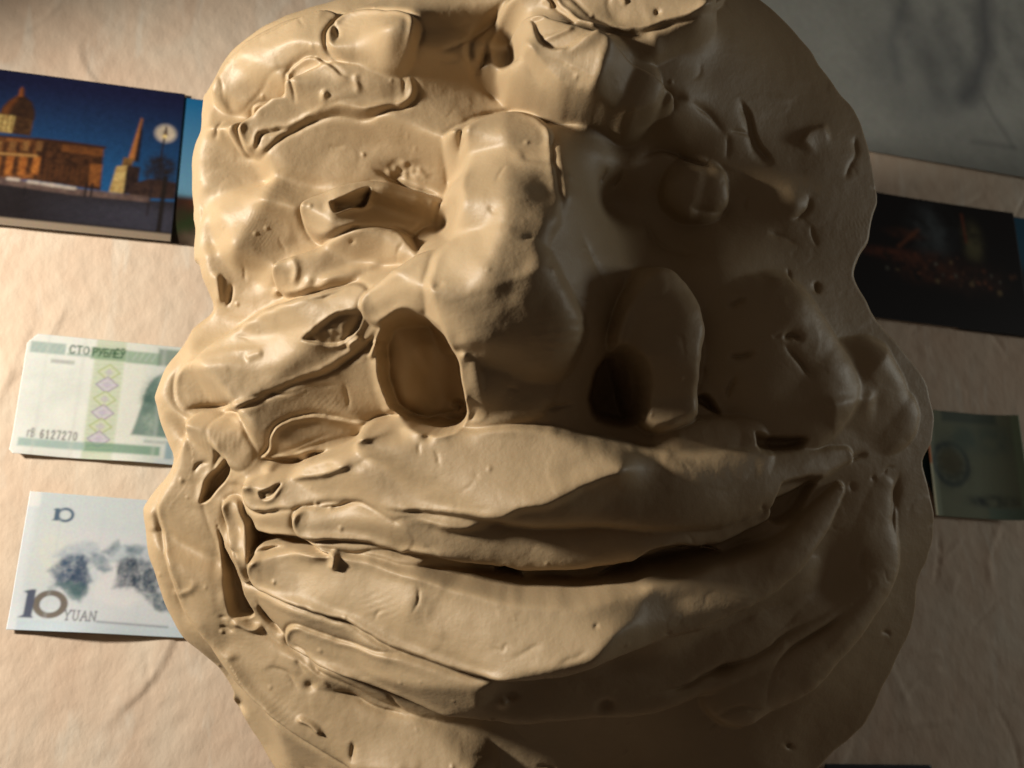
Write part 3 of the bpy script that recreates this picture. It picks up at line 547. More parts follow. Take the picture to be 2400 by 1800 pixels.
PLANES = (12, 27, 131, 181, [
0,0,0,0,0,0,0,0,0,0,0,0,0,0,0,0,0,0,0,0,0,0,0,0,0,0,0,0,0,0,0,0,0,0,0,0,0,0,0,0,0,0,0,0,0,0,0,0,0,0,0,0,0,0,0,0,1,0,1,0,0,1,0,-1,-1,-1,0,0,0,0,0,0,0,0,0,0,0,0,0,0,0,0,0,0,0,0,0,0,0,0,0,0,0,0,0,0,0,0,0,0,0,0,0,0,0,0,0,0,0,0,0,0,0,0,0,0,0,0,0,0,0,0,0,0,0,0,0,0,0,0,0,0,0,0,0,0,0,0,0,0,0,0,0,0,0,0,0,0,0,0,0,0,0,0,0,0,0,0,0,0,0,0,0,0,0,0,0,0,0,0,0,0,0,0,0,0,0,0,0,0,0,
0,0,0,0,0,0,0,0,0,0,0,0,0,0,0,0,0,0,0,0,0,0,0,0,0,0,0,0,0,0,0,0,0,0,0,0,0,0,0,0,0,0,0,0,0,0,0,0,0,0,0,0,0,0,1,1,2,0,1,0,0,0,1,-1,-1,-2,-1,-1,0,0,0,0,0,0,0,0,0,0,0,0,0,0,0,0,0,0,0,0,0,0,0,0,0,0,0,0,0,0,0,0,0,0,0,0,0,0,0,0,0,0,0,0,0,0,0,0,0,0,0,0,0,0,0,0,0,0,0,0,0,0,0,0,0,0,0,0,0,0,0,0,0,0,0,0,0,0,0,0,0,0,0,0,0,0,0,0,0,0,0,0,0,0,0,0,0,0,0,0,0,0,0,0,0,0,0,0,0,0,0,0,0,
0,0,0,0,0,0,0,0,0,0,0,0,0,0,0,0,0,0,0,0,0,0,0,0,0,0,0,0,0,0,0,0,0,0,0,0,0,0,0,0,0,0,0,0,0,0,0,0,0,0,0,1,0,1,2,3,1,0,-1,-2,-1,0,2,1,0,-3,-2,-1,-1,0,0,0,0,0,0,0,0,0,0,0,0,0,0,0,0,0,0,1,0,0,0,-1,0,0,0,0,0,0,0,0,0,0,0,0,0,0,0,0,0,0,0,0,0,0,0,0,0,0,0,0,0,0,0,0,0,0,0,0,0,0,0,0,0,0,0,0,0,0,0,0,0,0,0,0,0,0,0,0,0,0,0,0,0,0,0,0,0,0,0,0,0,0,0,0,0,0,0,0,0,0,0,0,0,0,0,0,0,0,0,0,0,
0,0,0,0,0,0,0,0,0,0,0,0,0,0,0,0,0,0,0,0,0,0,0,0,0,0,0,0,0,0,0,0,0,0,0,0,0,0,0,0,0,0,0,0,0,1,0,0,0,0,0,1,1,3,4,3,0,-4,-5,-4,-4,-1,5,6,3,-1,-3,-3,-1,-1,0,0,0,0,0,0,0,0,0,0,0,0,1,0,0,0,1,1,1,0,-1,-1,0,-1,-1,0,0,0,0,0,0,0,0,0,0,0,0,0,0,0,0,0,0,0,0,0,0,0,0,0,0,0,0,0,0,0,0,0,0,0,0,0,0,0,0,0,0,0,0,0,0,0,0,0,0,0,0,0,0,0,0,0,0,0,0,0,0,0,0,0,0,0,0,0,0,0,0,0,0,0,0,0,0,0,0,0,0,0,0,0,0,
0,0,0,0,0,0,0,0,0,0,0,0,0,0,0,0,0,0,0,0,0,0,0,0,0,0,0,0,0,0,0,0,0,0,0,0,0,0,0,0,0,0,1,0,0,0,0,0,0,0,0,1,2,4,7,1,-8,-11,-10,-7,-1,3,6,10,9,3,-3,-2,-2,-2,-1,0,0,0,0,0,0,0,0,1,0,1,0,0,0,1,2,3,1,0,-2,-1,-2,-1,-1,-1,-1,0,0,0,0,0,0,0,0,0,0,0,0,0,0,0,0,0,0,0,0,0,0,0,0,0,0,0,0,0,0,0,0,0,0,0,0,0,0,0,0,0,0,0,0,0,0,0,0,0,0,0,0,0,0,0,0,0,0,0,0,0,0,0,0,0,0,0,0,0,0,0,0,0,0,0,0,0,0,0,0,0,0,0,0,
0,0,0,0,0,0,0,0,0,0,0,0,0,0,0,0,0,0,0,0,0,0,0,0,0,0,0,0,0,0,0,0,0,0,0,0,0,0,0,0,1,0,0,0,1,0,-1,0,-1,-1,0,1,2,6,5,-10,-20,-17,-11,-2,4,7,8,10,12,10,4,-1,-2,-2,-1,-1,-1,0,0,0,0,0,1,1,1,0,0,0,0,2,4,2,0,-2,-2,0,0,0,-1,-2,-2,-2,0,0,0,0,0,0,0,0,0,0,0,0,0,0,0,0,0,0,0,0,0,0,0,0,0,0,0,0,0,0,0,0,0,0,0,0,0,0,0,0,0,0,0,0,0,0,0,0,0,0,0,0,0,0,0,0,0,0,0,0,0,0,0,0,0,0,0,0,0,0,0,0,0,0,0,0,0,0,0,0,0,0,0,
0,0,0,0,0,0,0,0,0,0,0,0,0,0,0,0,0,0,0,0,0,0,0,0,0,0,0,0,0,0,0,0,0,0,0,0,0,0,1,0,0,0,0,0,0,-1,-1,-2,-2,0,1,3,2,2,-13,-23,-20,-13,-2,7,8,8,9,10,8,8,8,6,2,-1,-1,-2,0,-1,0,-1,0,0,2,2,1,-1,-2,-1,1,5,5,0,-5,-6,-2,2,4,5,1,-3,-4,-3,-1,0,0,0,0,0,0,0,0,0,0,0,0,0,0,0,0,0,0,0,0,0,0,0,0,0,0,0,0,0,0,0,0,0,0,0,0,0,0,0,0,0,0,0,0,0,0,0,0,0,0,0,0,0,0,0,0,0,0,0,0,0,0,0,0,0,0,0,0,0,0,0,0,0,0,0,0,0,0,0,0,0,0,
0,0,0,0,0,0,0,0,0,0,0,0,0,0,0,0,0,0,0,0,0,0,0,0,0,0,0,0,0,0,0,0,0,0,0,0,0,1,0,0,0,-1,-1,-1,-2,-2,-1,0,-2,-1,2,4,0,-13,-26,-19,-13,-5,7,10,10,9,9,8,6,5,2,7,7,4,0,0,-1,-1,-1,-1,-1,0,3,3,0,-5,-3,0,5,9,3,-8,-11,-7,-2,1,7,10,8,-1,-5,-4,-1,-1,0,0,0,0,0,0,0,0,0,0,0,0,0,0,0,0,0,0,0,0,0,0,0,0,0,0,0,0,0,0,0,0,0,0,0,0,0,0,0,0,0,0,0,0,0,0,0,0,0,0,0,0,0,0,0,0,0,0,0,0,0,0,0,0,0,0,0,0,0,0,0,0,0,0,0,0,0,0,0,0,0,
0,0,0,0,0,0,0,0,0,0,0,0,0,0,0,0,0,0,0,0,0,0,0,0,0,0,0,0,0,0,0,0,0,0,0,0,0,1,0,-1,-1,-3,-3,-2,-2,-2,-3,-3,0,2,2,1,-6,-21,-19,-15,-8,3,10,10,9,9,7,6,4,3,4,4,4,5,3,3,2,0,-1,-1,-2,-1,1,3,-2,-9,-2,5,13,9,-9,-16,-15,-10,-5,2,8,13,17,7,-3,-2,-1,-1,0,-1,0,0,0,0,0,0,0,0,0,0,0,0,0,0,0,0,0,0,0,0,0,0,0,0,0,0,0,0,0,0,0,0,0,0,0,0,0,0,0,0,0,0,0,0,0,0,0,0,0,0,0,0,0,0,0,0,0,0,0,0,0,0,0,0,0,0,0,0,0,0,0,0,0,0,0,0,0,0,0,
0,0,0,0,0,0,0,0,0,0,0,0,0,0,0,0,0,0,0,0,0,0,0,0,0,0,0,0,0,0,0,0,0,0,0,0,0,0,-1,-2,-4,-4,-6,-6,-4,-2,0,-1,0,2,2,-2,-7,-16,-19,-13,-4,10,11,9,9,7,7,5,3,2,3,4,3,0,1,4,4,4,1,0,-1,0,1,-3,-15,-7,9,15,19,-7,-20,-22,-15,-8,-2,2,5,10,16,18,6,2,1,0,-1,-1,-1,-1,0,0,0,0,0,0,0,0,0,0,0,0,0,0,0,0,0,0,0,0,0,0,0,0,0,0,0,0,0,0,0,0,0,0,0,0,0,0,0,0,0,0,0,0,0,0,0,0,0,0,0,0,0,0,0,0,0,0,0,0,0,0,0,0,0,0,0,0,0,0,0,0,0,0,0,0,0,
0,0,0,0,0,0,0,0,0,0,0,0,0,0,0,0,0,0,0,0,0,0,0,0,0,0,0,0,0,0,0,0,0,0,0,-1,0,0,-1,-4,-8,-9,-8,-6,-4,-1,0,1,3,5,4,-3,-11,-18,-17,-9,4,13,9,8,8,6,6,5,2,2,3,3,1,-2,0,0,2,4,3,1,3,5,5,-8,-34,4,27,20,4,-20,-26,-20,-11,-5,0,3,6,8,13,23,12,3,3,1,-1,-2,-1,-1,-1,-1,0,0,0,0,0,0,0,0,0,0,0,0,0,0,0,0,1,0,0,0,0,0,0,1,0,0,0,0,0,0,0,1,0,-1,0,0,0,0,0,-1,0,-1,0,0,0,0,0,0,0,0,0,0,0,0,0,0,0,0,0,0,0,0,0,0,0,0,0,0,0,0,0,0,0,0,0,
0,0,0,0,0,0,0,0,0,0,0,0,0,0,0,0,0,0,0,0,0,0,0,0,0,0,0,0,0,0,0,0,0,0,-1,0,-1,0,-2,-8,-11,-10,-8,-6,-4,1,5,4,5,4,0,-7,-12,-17,-14,-4,11,11,7,7,7,6,6,4,1,3,2,1,-1,-2,0,1,0,1,-1,1,3,3,0,-11,-6,21,37,11,-33,-25,-24,-15,-8,-4,1,4,6,10,20,24,12,1,0,0,0,-1,-1,-1,-1,-1,-1,0,0,0,0,0,0,0,0,0,0,0,0,0,1,1,1,1,0,0,0,0,1,0,0,-1,-1,0,1,2,1,1,-1,0,-1,0,0,0,-1,-1,-1,-1,-1,-1,0,0,0,0,0,0,0,0,0,0,0,0,0,0,0,0,0,0,0,0,0,0,0,0,0,0,0,0,0,0,0,
0,0,0,0,0,0,0,0,0,0,0,0,0,0,0,0,0,0,0,0,0,0,0,0,0,0,0,0,0,0,0,0,0,-1,-1,0,-1,-2,-5,-9,-11,-10,-6,-4,-1,2,5,5,3,2,-2,-8,-13,-15,-11,3,13,8,7,6,6,7,5,3,2,3,1,1,-4,-3,0,0,0,-1,0,0,1,-2,-6,-5,21,23,37,1,-46,-32,-20,-13,-7,-2,3,4,9,16,24,25,10,-5,-8,-4,1,3,1,1,-1,-1,-1,-1,0,0,0,0,0,0,0,0,1,0,1,1,2,1,1,-1,0,0,0,1,2,1,-2,-4,-3,0,3,4,4,2,-1,-3,-2,-1,0,1,1,-1,-2,-2,-1,-1,0,0,0,0,0,-1,-1,0,0,0,0,0,0,0,0,0,0,0,0,0,0,0,0,0,0,0,0,0,0,0,0,
0,0,0,0,0,0,0,0,0,0,0,0,0,0,0,0,0,0,0,0,0,0,0,0,0,0,0,0,0,0,0,0,-1,0,-1,-1,-1,-5,-7,-9,-10,-8,-4,-2,0,2,5,5,3,0,-4,-10,-13,-14,-5,10,10,7,6,6,7,6,5,4,2,4,-3,-5,-5,-2,3,0,-2,-1,-1,0,-1,-3,-1,10,22,21,21,-9,-40,-36,-16,-11,-5,0,3,7,14,21,27,25,8,-10,-15,-10,-3,4,5,3,1,0,-1,-1,-1,0,0,0,0,0,1,1,1,1,1,2,3,2,-3,-5,-4,0,2,3,4,1,-5,-10,-4,1,4,7,8,2,-3,-5,-4,-2,2,2,2,0,1,1,1,0,-1,-1,0,0,-1,-2,-2,-1,0,0,0,0,0,0,0,0,0,0,0,0,0,0,0,0,0,0,0,0,0,0,0,
0,0,0,0,0,0,0,0,0,0,0,0,0,0,0,0,0,0,0,0,0,0,0,0,0,0,0,0,0,0,0,0,0,-1,-2,-2,-3,-7,-7,-9,-8,-5,-3,0,2,3,5,3,1,-1,-6,-10,-13,-9,1,11,7,6,7,7,8,6,6,4,3,4,-1,-6,-6,-5,-3,-3,0,-3,-1,0,-2,0,7,17,19,17,7,-15,-36,-35,-14,-9,-5,1,5,12,19,24,30,27,6,-13,-17,-17,-10,0,5,5,3,2,0,-1,-1,0,0,0,0,1,1,2,1,1,1,3,5,-1,-12,-12,-5,0,2,5,5,1,-7,-8,-3,0,3,7,9,1,-5,-6,-3,-1,2,2,2,2,3,7,10,3,-4,-3,-1,0,-1,-3,-3,-1,0,0,-1,0,0,0,0,0,0,0,0,0,0,0,0,0,0,0,0,0,0,0,0,
0,0,0,0,0,0,0,0,0,0,0,0,0,0,0,0,0,0,0,0,0,0,0,0,0,0,0,0,0,1,0,1,0,-2,-6,-4,-5,-7,-7,-7,-5,-4,-1,2,3,4,4,2,-1,-2,-6,-11,-12,-5,7,11,6,7,8,8,7,6,5,3,1,2,1,0,-2,-4,-7,-8,-9,0,-3,0,0,6,14,18,15,8,-2,-16,-35,-34,-13,-9,-4,2,11,17,23,28,31,28,4,-16,-20,-19,-17,-7,4,5,5,4,1,0,0,-1,0,1,1,1,1,1,1,-1,-3,1,5,-4,-18,-16,-3,3,4,7,4,-2,-2,-1,-3,-5,-2,5,7,0,-5,-3,-2,0,3,1,1,2,5,11,24,7,-14,-10,-3,1,1,0,0,2,-1,-1,-1,-1,-1,0,0,0,0,0,0,0,0,0,0,0,0,0,0,0,0,0,0,
0,0,0,0,0,0,0,0,0,0,0,0,0,0,0,0,0,0,0,0,0,0,0,0,0,0,0,1,0,1,1,1,-1,-5,-7,-8,-7,-6,-4,-5,-3,-1,1,3,4,4,2,1,-1,-3,-7,-11,-9,0,10,9,6,8,8,8,6,3,0,0,1,-1,6,3,0,-2,-3,-4,-12,-9,-1,-1,6,11,16,15,8,0,-5,-17,-33,-34,-15,-9,-1,8,16,22,27,29,30,27,0,-23,-21,-18,-18,-13,0,5,5,5,3,1,1,0,1,1,1,0,0,-2,-4,-5,-5,-1,5,-3,-17,-12,0,7,7,8,6,-1,-3,-3,-8,-10,-7,4,6,-1,-4,-3,0,2,3,1,0,2,8,15,34,5,-28,-15,-4,0,4,8,8,4,0,-2,-2,-2,-1,-1,0,0,0,0,0,0,0,0,0,0,0,0,0,0,0,0,0,
0,0,0,0,0,0,0,0,0,0,0,0,0,0,0,0,0,0,0,0,0,0,0,0,0,1,0,0,1,1,2,-1,-5,-9,-8,-9,-5,-3,-3,-3,-1,2,4,4,4,1,0,-1,-2,-4,-8,-11,-3,6,11,8,8,8,7,3,1,-1,-1,0,1,1,6,5,-1,0,0,0,-4,-10,-3,6,7,12,12,8,-4,-5,-5,-13,-30,-36,-21,-3,5,15,21,25,28,28,26,21,-9,-28,-19,-15,-14,-13,-6,3,5,5,3,2,2,1,2,1,0,-1,-5,-6,-7,-6,-3,2,4,-2,-7,-5,0,6,7,9,6,-1,-4,-9,-13,-14,-9,1,5,-1,-3,-1,2,3,3,1,-1,2,10,20,33,1,-32,-18,-5,2,5,9,9,9,4,0,-1,-2,-1,-1,-1,0,0,0,0,0,0,0,0,0,0,0,0,0,0,0,0,
0,0,0,0,0,0,0,0,0,0,0,0,0,0,0,0,0,0,0,0,0,0,0,0,1,0,1,0,1,0,0,-3,-11,-13,-9,-4,-2,0,-2,0,0,3,4,3,3,1,1,1,-1,-3,-4,-6,-1,6,8,6,3,4,5,1,-1,-2,1,1,3,5,0,-3,1,1,3,3,2,-1,-2,8,12,9,5,-8,-10,-5,-5,-11,-24,-33,-24,8,9,19,24,27,27,24,17,9,-13,-28,-20,-12,-8,-10,-9,-2,5,4,3,3,2,1,1,1,-2,-5,-7,-7,-6,-5,-1,1,6,12,5,-3,-3,1,6,8,4,-2,-6,-14,-16,-14,-11,-3,2,0,-1,0,4,4,4,-1,-1,4,15,22,29,-4,-33,-22,-4,4,10,9,8,5,4,3,1,2,0,0,-1,-1,0,0,0,0,0,0,0,0,0,0,0,0,0,0,0,
0,0,0,0,0,0,0,0,0,0,0,0,0,0,0,0,0,0,0,0,0,0,0,1,0,1,0,0,-1,-1,-2,-9,-15,-12,-5,-1,0,1,-1,1,3,5,7,5,4,1,0,0,1,0,-1,-2,1,3,3,2,0,-2,-2,-1,-4,-3,2,6,7,8,-1,-12,-3,4,5,7,7,5,3,5,11,4,-8,-11,-6,-2,-6,-12,-20,-24,-19,14,13,23,25,25,22,16,5,1,-10,-27,-21,-12,-5,-3,-9,-7,1,3,4,3,1,0,0,-1,-3,-6,-7,-6,-6,-4,0,6,18,20,9,-2,-5,-4,2,5,1,-5,-8,-14,-15,-14,-13,-8,-1,0,0,3,5,6,4,-2,0,8,16,21,24,-3,-35,-25,-6,11,13,9,8,5,2,-2,0,6,6,1,-1,-1,-1,0,0,0,0,0,0,0,0,0,0,0,0,0,0,
0,0,0,0,0,0,0,0,0,0,0,0,0,0,0,0,0,0,0,0,0,0,1,1,0,0,-1,-1,-3,-3,-8,-15,-11,-7,-4,1,1,3,0,7,7,6,5,6,5,2,0,-1,1,1,1,-1,0,2,-3,-1,0,-1,-7,-7,-7,-7,-2,3,7,9,1,0,-6,2,8,12,11,10,6,1,3,-6,-10,-4,-1,-3,-7,-14,-19,-17,-2,18,18,22,23,20,14,4,-3,-1,-6,-25,-22,-13,-4,1,-4,-9,-7,3,3,4,0,-2,-3,-1,-3,-6,-6,-6,-4,-1,4,17,27,22,10,-1,-7,-8,-5,-1,-4,-5,-8,-11,-13,-14,-14,-14,-5,0,1,5,6,8,4,-1,1,11,20,31,19,-16,-36,-29,-6,13,17,10,6,5,2,-2,-2,1,11,7,-1,-2,-2,0,0,1,0,0,0,0,0,0,0,0,0,0,0,
0,0,0,0,0,0,0,0,0,0,0,0,0,0,0,0,0,0,0,0,1,0,2,1,0,-4,-3,-3,-5,-9,-14,-9,-6,-4,-2,1,2,4,2,10,11,7,4,3,4,2,1,-1,-1,2,4,1,-5,-2,-2,0,3,-2,-9,-12,-16,-12,-2,4,4,2,3,13,1,0,8,16,17,10,5,-1,-6,-10,-5,-1,0,-2,-7,-15,-21,-6,23,17,18,20,17,9,1,-4,-3,0,-5,-22,-21,-13,-6,2,4,-9,-13,-4,5,4,0,-3,-4,-1,-4,-5,-5,-4,-2,1,11,27,32,23,11,-2,-10,-12,-11,-8,-7,-5,-6,-8,-11,-13,-15,-19,-11,-1,2,6,7,9,4,-2,5,20,27,44,15,-39,-38,-31,-5,17,18,9,4,3,3,-2,-2,1,7,10,3,-2,-3,0,1,0,0,0,0,0,0,0,0,0,0,0,0,
0,0,0,0,0,0,0,0,0,0,0,0,0,0,0,-1,0,0,1,1,1,3,3,0,-4,-8,-7,-5,-11,-13,-9,-3,-3,-2,0,1,4,4,2,9,13,8,3,2,1,2,2,1,-3,-2,1,0,-2,0,-1,2,2,-1,-10,-21,-19,-5,0,2,6,0,0,14,4,2,11,18,19,10,2,-6,-10,-6,-3,0,1,-1,-8,-11,-13,13,33,13,14,12,4,-4,-8,-3,-2,0,-5,-19,-19,-12,-7,-1,7,-2,-14,-13,5,4,0,-4,-3,-1,-5,-4,-4,-3,-1,4,18,33,35,23,12,-3,-13,-16,-14,-13,-7,-6,-4,-6,-8,-12,-16,-22,-18,-4,3,6,8,9,4,0,9,27,35,39,6,-39,-39,-33,-2,23,15,7,2,2,3,1,-1,0,6,8,5,-1,-3,-1,0,0,0,0,0,0,0,0,0,0,0,0,0,
0,0,0,0,0,0,0,0,0,0,0,0,0,0,-1,0,-1,0,1,3,3,5,3,-3,-9,-11,-14,-11,-11,-8,-3,-2,-1,0,1,3,3,5,3,6,12,9,2,0,3,1,2,-1,-6,-5,-1,1,1,0,1,2,5,-1,-12,-24,-16,-2,4,9,10,3,3,-5,1,5,14,22,20,8,-4,-12,-8,-4,-2,1,0,2,-3,-10,16,40,26,-1,1,-6,-11,-12,-6,-2,-2,1,-5,-15,-18,-12,-8,-5,7,8,-11,-14,-6,4,-1,-2,-2,-1,-5,-6,-3,-2,2,7,24,35,35,22,8,-3,-12,-15,-16,-13,-9,-6,-4,-4,-6,-9,-16,-25,-26,-8,2,7,8,10,4,1,11,27,32,29,3,-26,-35,-32,4,28,13,2,-1,1,3,4,1,1,6,9,4,-2,-4,-3,-1,0,0,0,0,0,0,0,0,0,0,0,0,
0,0,0,0,0,0,0,0,0,0,0,0,0,-1,0,-1,0,0,2,5,7,5,-1,-9,-14,-18,-16,-14,-5,-3,-1,0,0,2,2,3,4,5,4,4,8,6,5,1,2,2,5,-3,-12,-10,-4,2,6,5,5,1,2,-4,-12,-21,-11,7,13,14,12,6,-8,-18,-2,8,17,23,19,5,-9,-13,-8,-3,-1,3,6,4,-3,12,42,44,21,-21,-25,-24,-15,-9,-6,-3,-1,1,-4,-13,-16,-11,-9,-5,2,9,0,-10,-16,-1,1,-2,-1,0,-3,-7,-4,-1,5,12,27,37,31,16,5,-2,-10,-12,-14,-13,-10,-6,-3,-2,-3,-8,-17,-28,-33,-14,1,7,9,9,7,0,2,16,17,15,15,-6,-27,-26,13,36,11,-2,-3,0,3,6,4,4,6,8,3,-5,-5,-4,-2,0,0,0,0,0,0,0,0,0,0,0,0,
0,0,0,0,0,0,0,0,0,0,0,0,-1,0,-1,0,1,2,6,8,7,-1,-9,-13,-21,-23,-14,-8,-2,1,0,1,1,2,4,4,4,5,5,0,2,6,9,2,4,5,8,-4,-25,-15,-2,7,10,10,9,1,4,-4,-8,-9,-3,5,13,14,6,-4,-19,-17,-1,10,17,18,10,6,-4,-12,-8,-3,3,6,6,7,14,31,41,41,22,-47,-49,-24,-14,-11,-6,-3,0,1,-6,-12,-13,-10,-8,-6,-1,7,16,-3,-19,-16,0,-1,0,1,-2,-6,-6,1,10,16,30,37,25,10,2,-3,-8,-11,-11,-11,-7,-6,-2,3,-1,-9,-19,-31,-39,-23,-1,8,7,14,12,-4,-4,11,6,4,9,10,-23,-30,20,49,22,-5,-4,0,3,8,8,6,6,4,0,-6,-5,-5,-2,0,0,0,0,0,0,0,0,0,0,0,0,
0,0,0,0,0,0,0,0,0,0,0,-1,0,0,0,1,4,6,9,10,2,-11,-16,-22,-25,-18,-9,-3,0,1,2,1,2,3,4,4,5,6,3,-4,4,8,9,5,3,5,10,-4,-33,-26,1,15,25,29,19,-2,-12,-8,-5,-2,0,3,6,7,-3,-15,-21,-10,4,19,18,-2,0,7,5,-8,-4,1,3,6,7,17,27,35,34,27,9,-39,-60,-28,-15,-11,-5,-2,-1,0,-8,-11,-9,-8,-8,-7,-4,6,25,12,-21,-23,-10,0,0,2,0,-5,-5,3,13,19,32,34,20,5,0,-4,-9,-10,-10,-7,-4,-2,0,6,2,-10,-21,-33,-43,-36,-4,9,14,20,17,-5,-9,3,7,5,-4,-1,-14,-30,12,47,35,8,-2,-1,6,9,11,8,3,0,-3,-5,-7,-6,-1,0,0,1,0,0,0,0,0,0,0,0,0,
0,0,0,0,0,0,-1,0,0,0,0,0,1,1,2,4,7,9,11,6,-8,-20,-24,-26,-22,-12,-3,0,1,1,1,2,3,4,5,5,5,5,0,1,4,8,6,5,5,7,6,-9,-35,-27,-2,14,28,42,30,0,-14,-10,-5,-3,-2,1,4,7,-8,-26,-17,-1,7,17,14,-11,-5,1,5,-1,3,1,4,4,17,28,32,32,24,7,-5,-13,-61,-32,-16,-9,-5,-3,-1,-2,-8,-8,-7,-8,-8,-8,-3,10,20,15,-14,-21,-17,-1,1,2,1,-4,-1,6,13,21,33,30,12,3,-1,-5,-8,-10,-10,-6,-1,2,5,11,4,-13,-20,-33,-48,-50,-8,22,22,26,16,-3,-8,-7,-6,-4,-6,-5,0,-11,-2,28,27,23,7,2,8,12,12,8,1,-5,-4,-7,-7,-6,-1,1,0,0,0,1,0,0,0,0,0,0,0,
0,0,0,0,0,-1,0,-1,1,1,0,2,2,4,5,8,9,10,6,-4,-18,-25,-29,-25,-15,-5,-1,0,1,1,1,3,3,6,6,6,6,2,0,2,6,7,6,6,5,11,-1,-22,-36,-16,5,12,16,30,35,6,-7,-6,-3,-4,-4,2,7,8,-11,-32,-13,6,10,15,7,-18,-15,-4,0,-1,7,6,0,11,27,34,34,27,10,-4,-3,-5,-43,-39,-16,-9,-5,-3,-3,-3,-8,-5,-6,-8,-7,-8,-3,11,14,11,1,-16,-19,-8,1,0,2,2,4,9,14,19,32,22,8,2,-1,-5,-9,-9,-9,-6,0,5,13,17,2,-17,-18,-28,-47,-56,-11,31,27,27,12,-8,-2,-5,-19,-22,-9,-7,4,14,-5,6,16,30,12,11,13,14,13,6,-2,-7,-6,-6,-9,-6,0,0,0,0,0,1,0,0,0,0,0,0,0,
0,0,0,-1,0,-1,0,1,1,2,3,4,6,7,8,8,10,7,-4,-18,-24,-29,-28,-18,-7,-3,0,0,0,2,2,2,5,7,7,8,4,-1,1,5,5,7,7,8,8,15,-6,-35,-33,-10,12,13,15,11,17,12,1,-1,0,-3,-5,3,10,11,-9,-32,-12,11,10,12,2,-24,-23,-14,-7,-11,-7,28,15,21,31,33,29,17,3,-5,-5,-2,-16,-43,-18,-9,-6,-4,-4,-4,-5,-4,-7,-7,-7,-7,-2,8,11,8,13,-9,-20,-16,1,-2,3,9,8,12,14,17,25,16,5,3,-2,-4,-8,-9,-8,-4,-1,7,19,22,-3,-20,-18,-22,-36,-46,-12,26,23,22,11,-12,-13,-3,-13,-36,-15,-5,-1,11,11,-6,18,29,14,17,23,19,11,2,-5,-7,-6,-6,-9,-4,-2,-2,0,0,0,0,1,0,0,0,0,0,0,
0,0,-1,-1,0,0,1,3,3,5,6,7,7,9,9,8,7,-2,-18,-27,-30,-28,-19,-9,-4,-2,0,0,1,1,3,4,6,8,9,7,0,0,2,5,7,8,8,10,11,15,-8,-46,-29,-3,12,11,9,6,4,10,4,4,5,0,-5,3,12,13,-5,-33,-12,15,15,4,-5,-26,-30,-24,-16,-22,-16,19,44,45,39,28,21,9,-2,-6,-4,-2,-1,-29,-25,-9,-7,-7,-4,-2,-4,-5,-7,-6,-7,-7,-2,6,8,7,22,5,-23,-20,-8,-3,2,10,15,17,18,16,14,6,5,3,0,-4,-6,-8,-6,-4,0,8,21,20,-8,-22,-20,-19,-22,-25,-13,14,15,12,10,0,-21,-15,-11,-34,-18,-6,1,3,14,2,13,26,16,21,31,26,8,-3,-7,-6,-5,-6,-8,-4,-5,-1,0,0,0,0,1,0,0,0,0,0,0,
0,-1,-1,-2,1,2,3,5,6,7,7,9,8,9,8,6,-1,-13,-28,-30,-29,-22,-11,-5,-3,-1,0,0,1,3,3,5,9,7,9,4,0,1,5,6,8,10,10,9,13,11,-15,-49,-26,2,8,7,5,1,2,8,6,7,9,4,-3,3,12,10,-2,-31,-13,17,25,-4,-17,-23,-35,-33,-25,-26,-8,13,37,51,56,40,16,-2,-4,-7,-5,-1,2,-5,-29,-12,-8,-9,-4,0,-4,-6,-6,-7,-6,-6,-5,4,9,11,23,12,-20,-22,-19,-7,3,9,17,24,27,15,-5,4,5,3,1,-4,-5,-5,-5,-1,1,9,20,11,-14,-23,-21,-20,-18,-16,-5,11,10,8,6,7,-7,-24,-18,-30,-21,-6,-1,2,8,15,7,21,18,28,35,30,5,-7,-6,-5,-2,-6,-10,-5,-3,-2,-1,0,1,0,1,0,0,0,0,0,0,
0,-1,-2,-4,1,4,6,6,8,7,8,9,8,8,7,1,-11,-22,-28,-30,-24,-14,-7,-3,-2,-1,1,0,2,3,4,8,11,9,9,-1,0,3,7,8,9,10,10,9,13,3,-23,-48,-22,3,3,3,1,0,0,9,9,10,12,8,-2,3,10,8,1,-27,-17,10,27,7,-29,-22,-37,-39,-34,-22,-7,27,41,37,37,40,32,3,-9,-8,-3,0,2,6,-15,-23,-9,-8,-4,0,-3,-7,-6,-6,-7,-7,-5,4,10,14,20,16,-12,-20,-26,-17,0,9,18,26,31,17,-16,5,3,1,1,-2,-4,-3,-3,0,3,11,18,0,-19,-25,-23,-20,-18,-14,4,15,9,8,5,4,4,-13,-30,-26,-28,-8,-2,2,5,16,7,7,30,37,39,27,4,-8,-5,-3,-1,-5,-10,-7,-3,-4,0,1,1,0,1,0,0,0,0,0,0,
0,-2,-4,-5,-1,7,5,7,8,8,8,9,8,9,5,-8,-18,-24,-27,-26,-17,-8,-5,-2,-2,0,0,2,2,4,6,11,12,7,-3,-6,5,12,15,10,9,9,8,8,13,-4,-36,-43,-18,2,-1,-1,-1,0,1,10,12,12,14,10,0,1,10,5,3,-18,-21,-1,10,17,-15,-25,-38,-44,-40,-21,1,36,46,38,25,14,17,28,-1,-8,-3,1,4,6,-1,-26,-13,-6,-4,1,-2,-7,-6,-7,-7,-7,-6,5,13,14,16,17,0,-15,-31,-25,-3,11,19,21,23,14,-9,-1,4,-1,-1,-2,-3,-4,-1,3,7,13,17,-9,-23,-26,-24,-21,-17,-7,13,15,7,5,3,3,4,4,-26,-36,-33,-10,-2,1,6,11,2,-1,43,52,35,18,5,-4,-3,-1,1,-4,-11,-9,-5,-3,1,1,1,1,0,0,0,0,0,0,0,
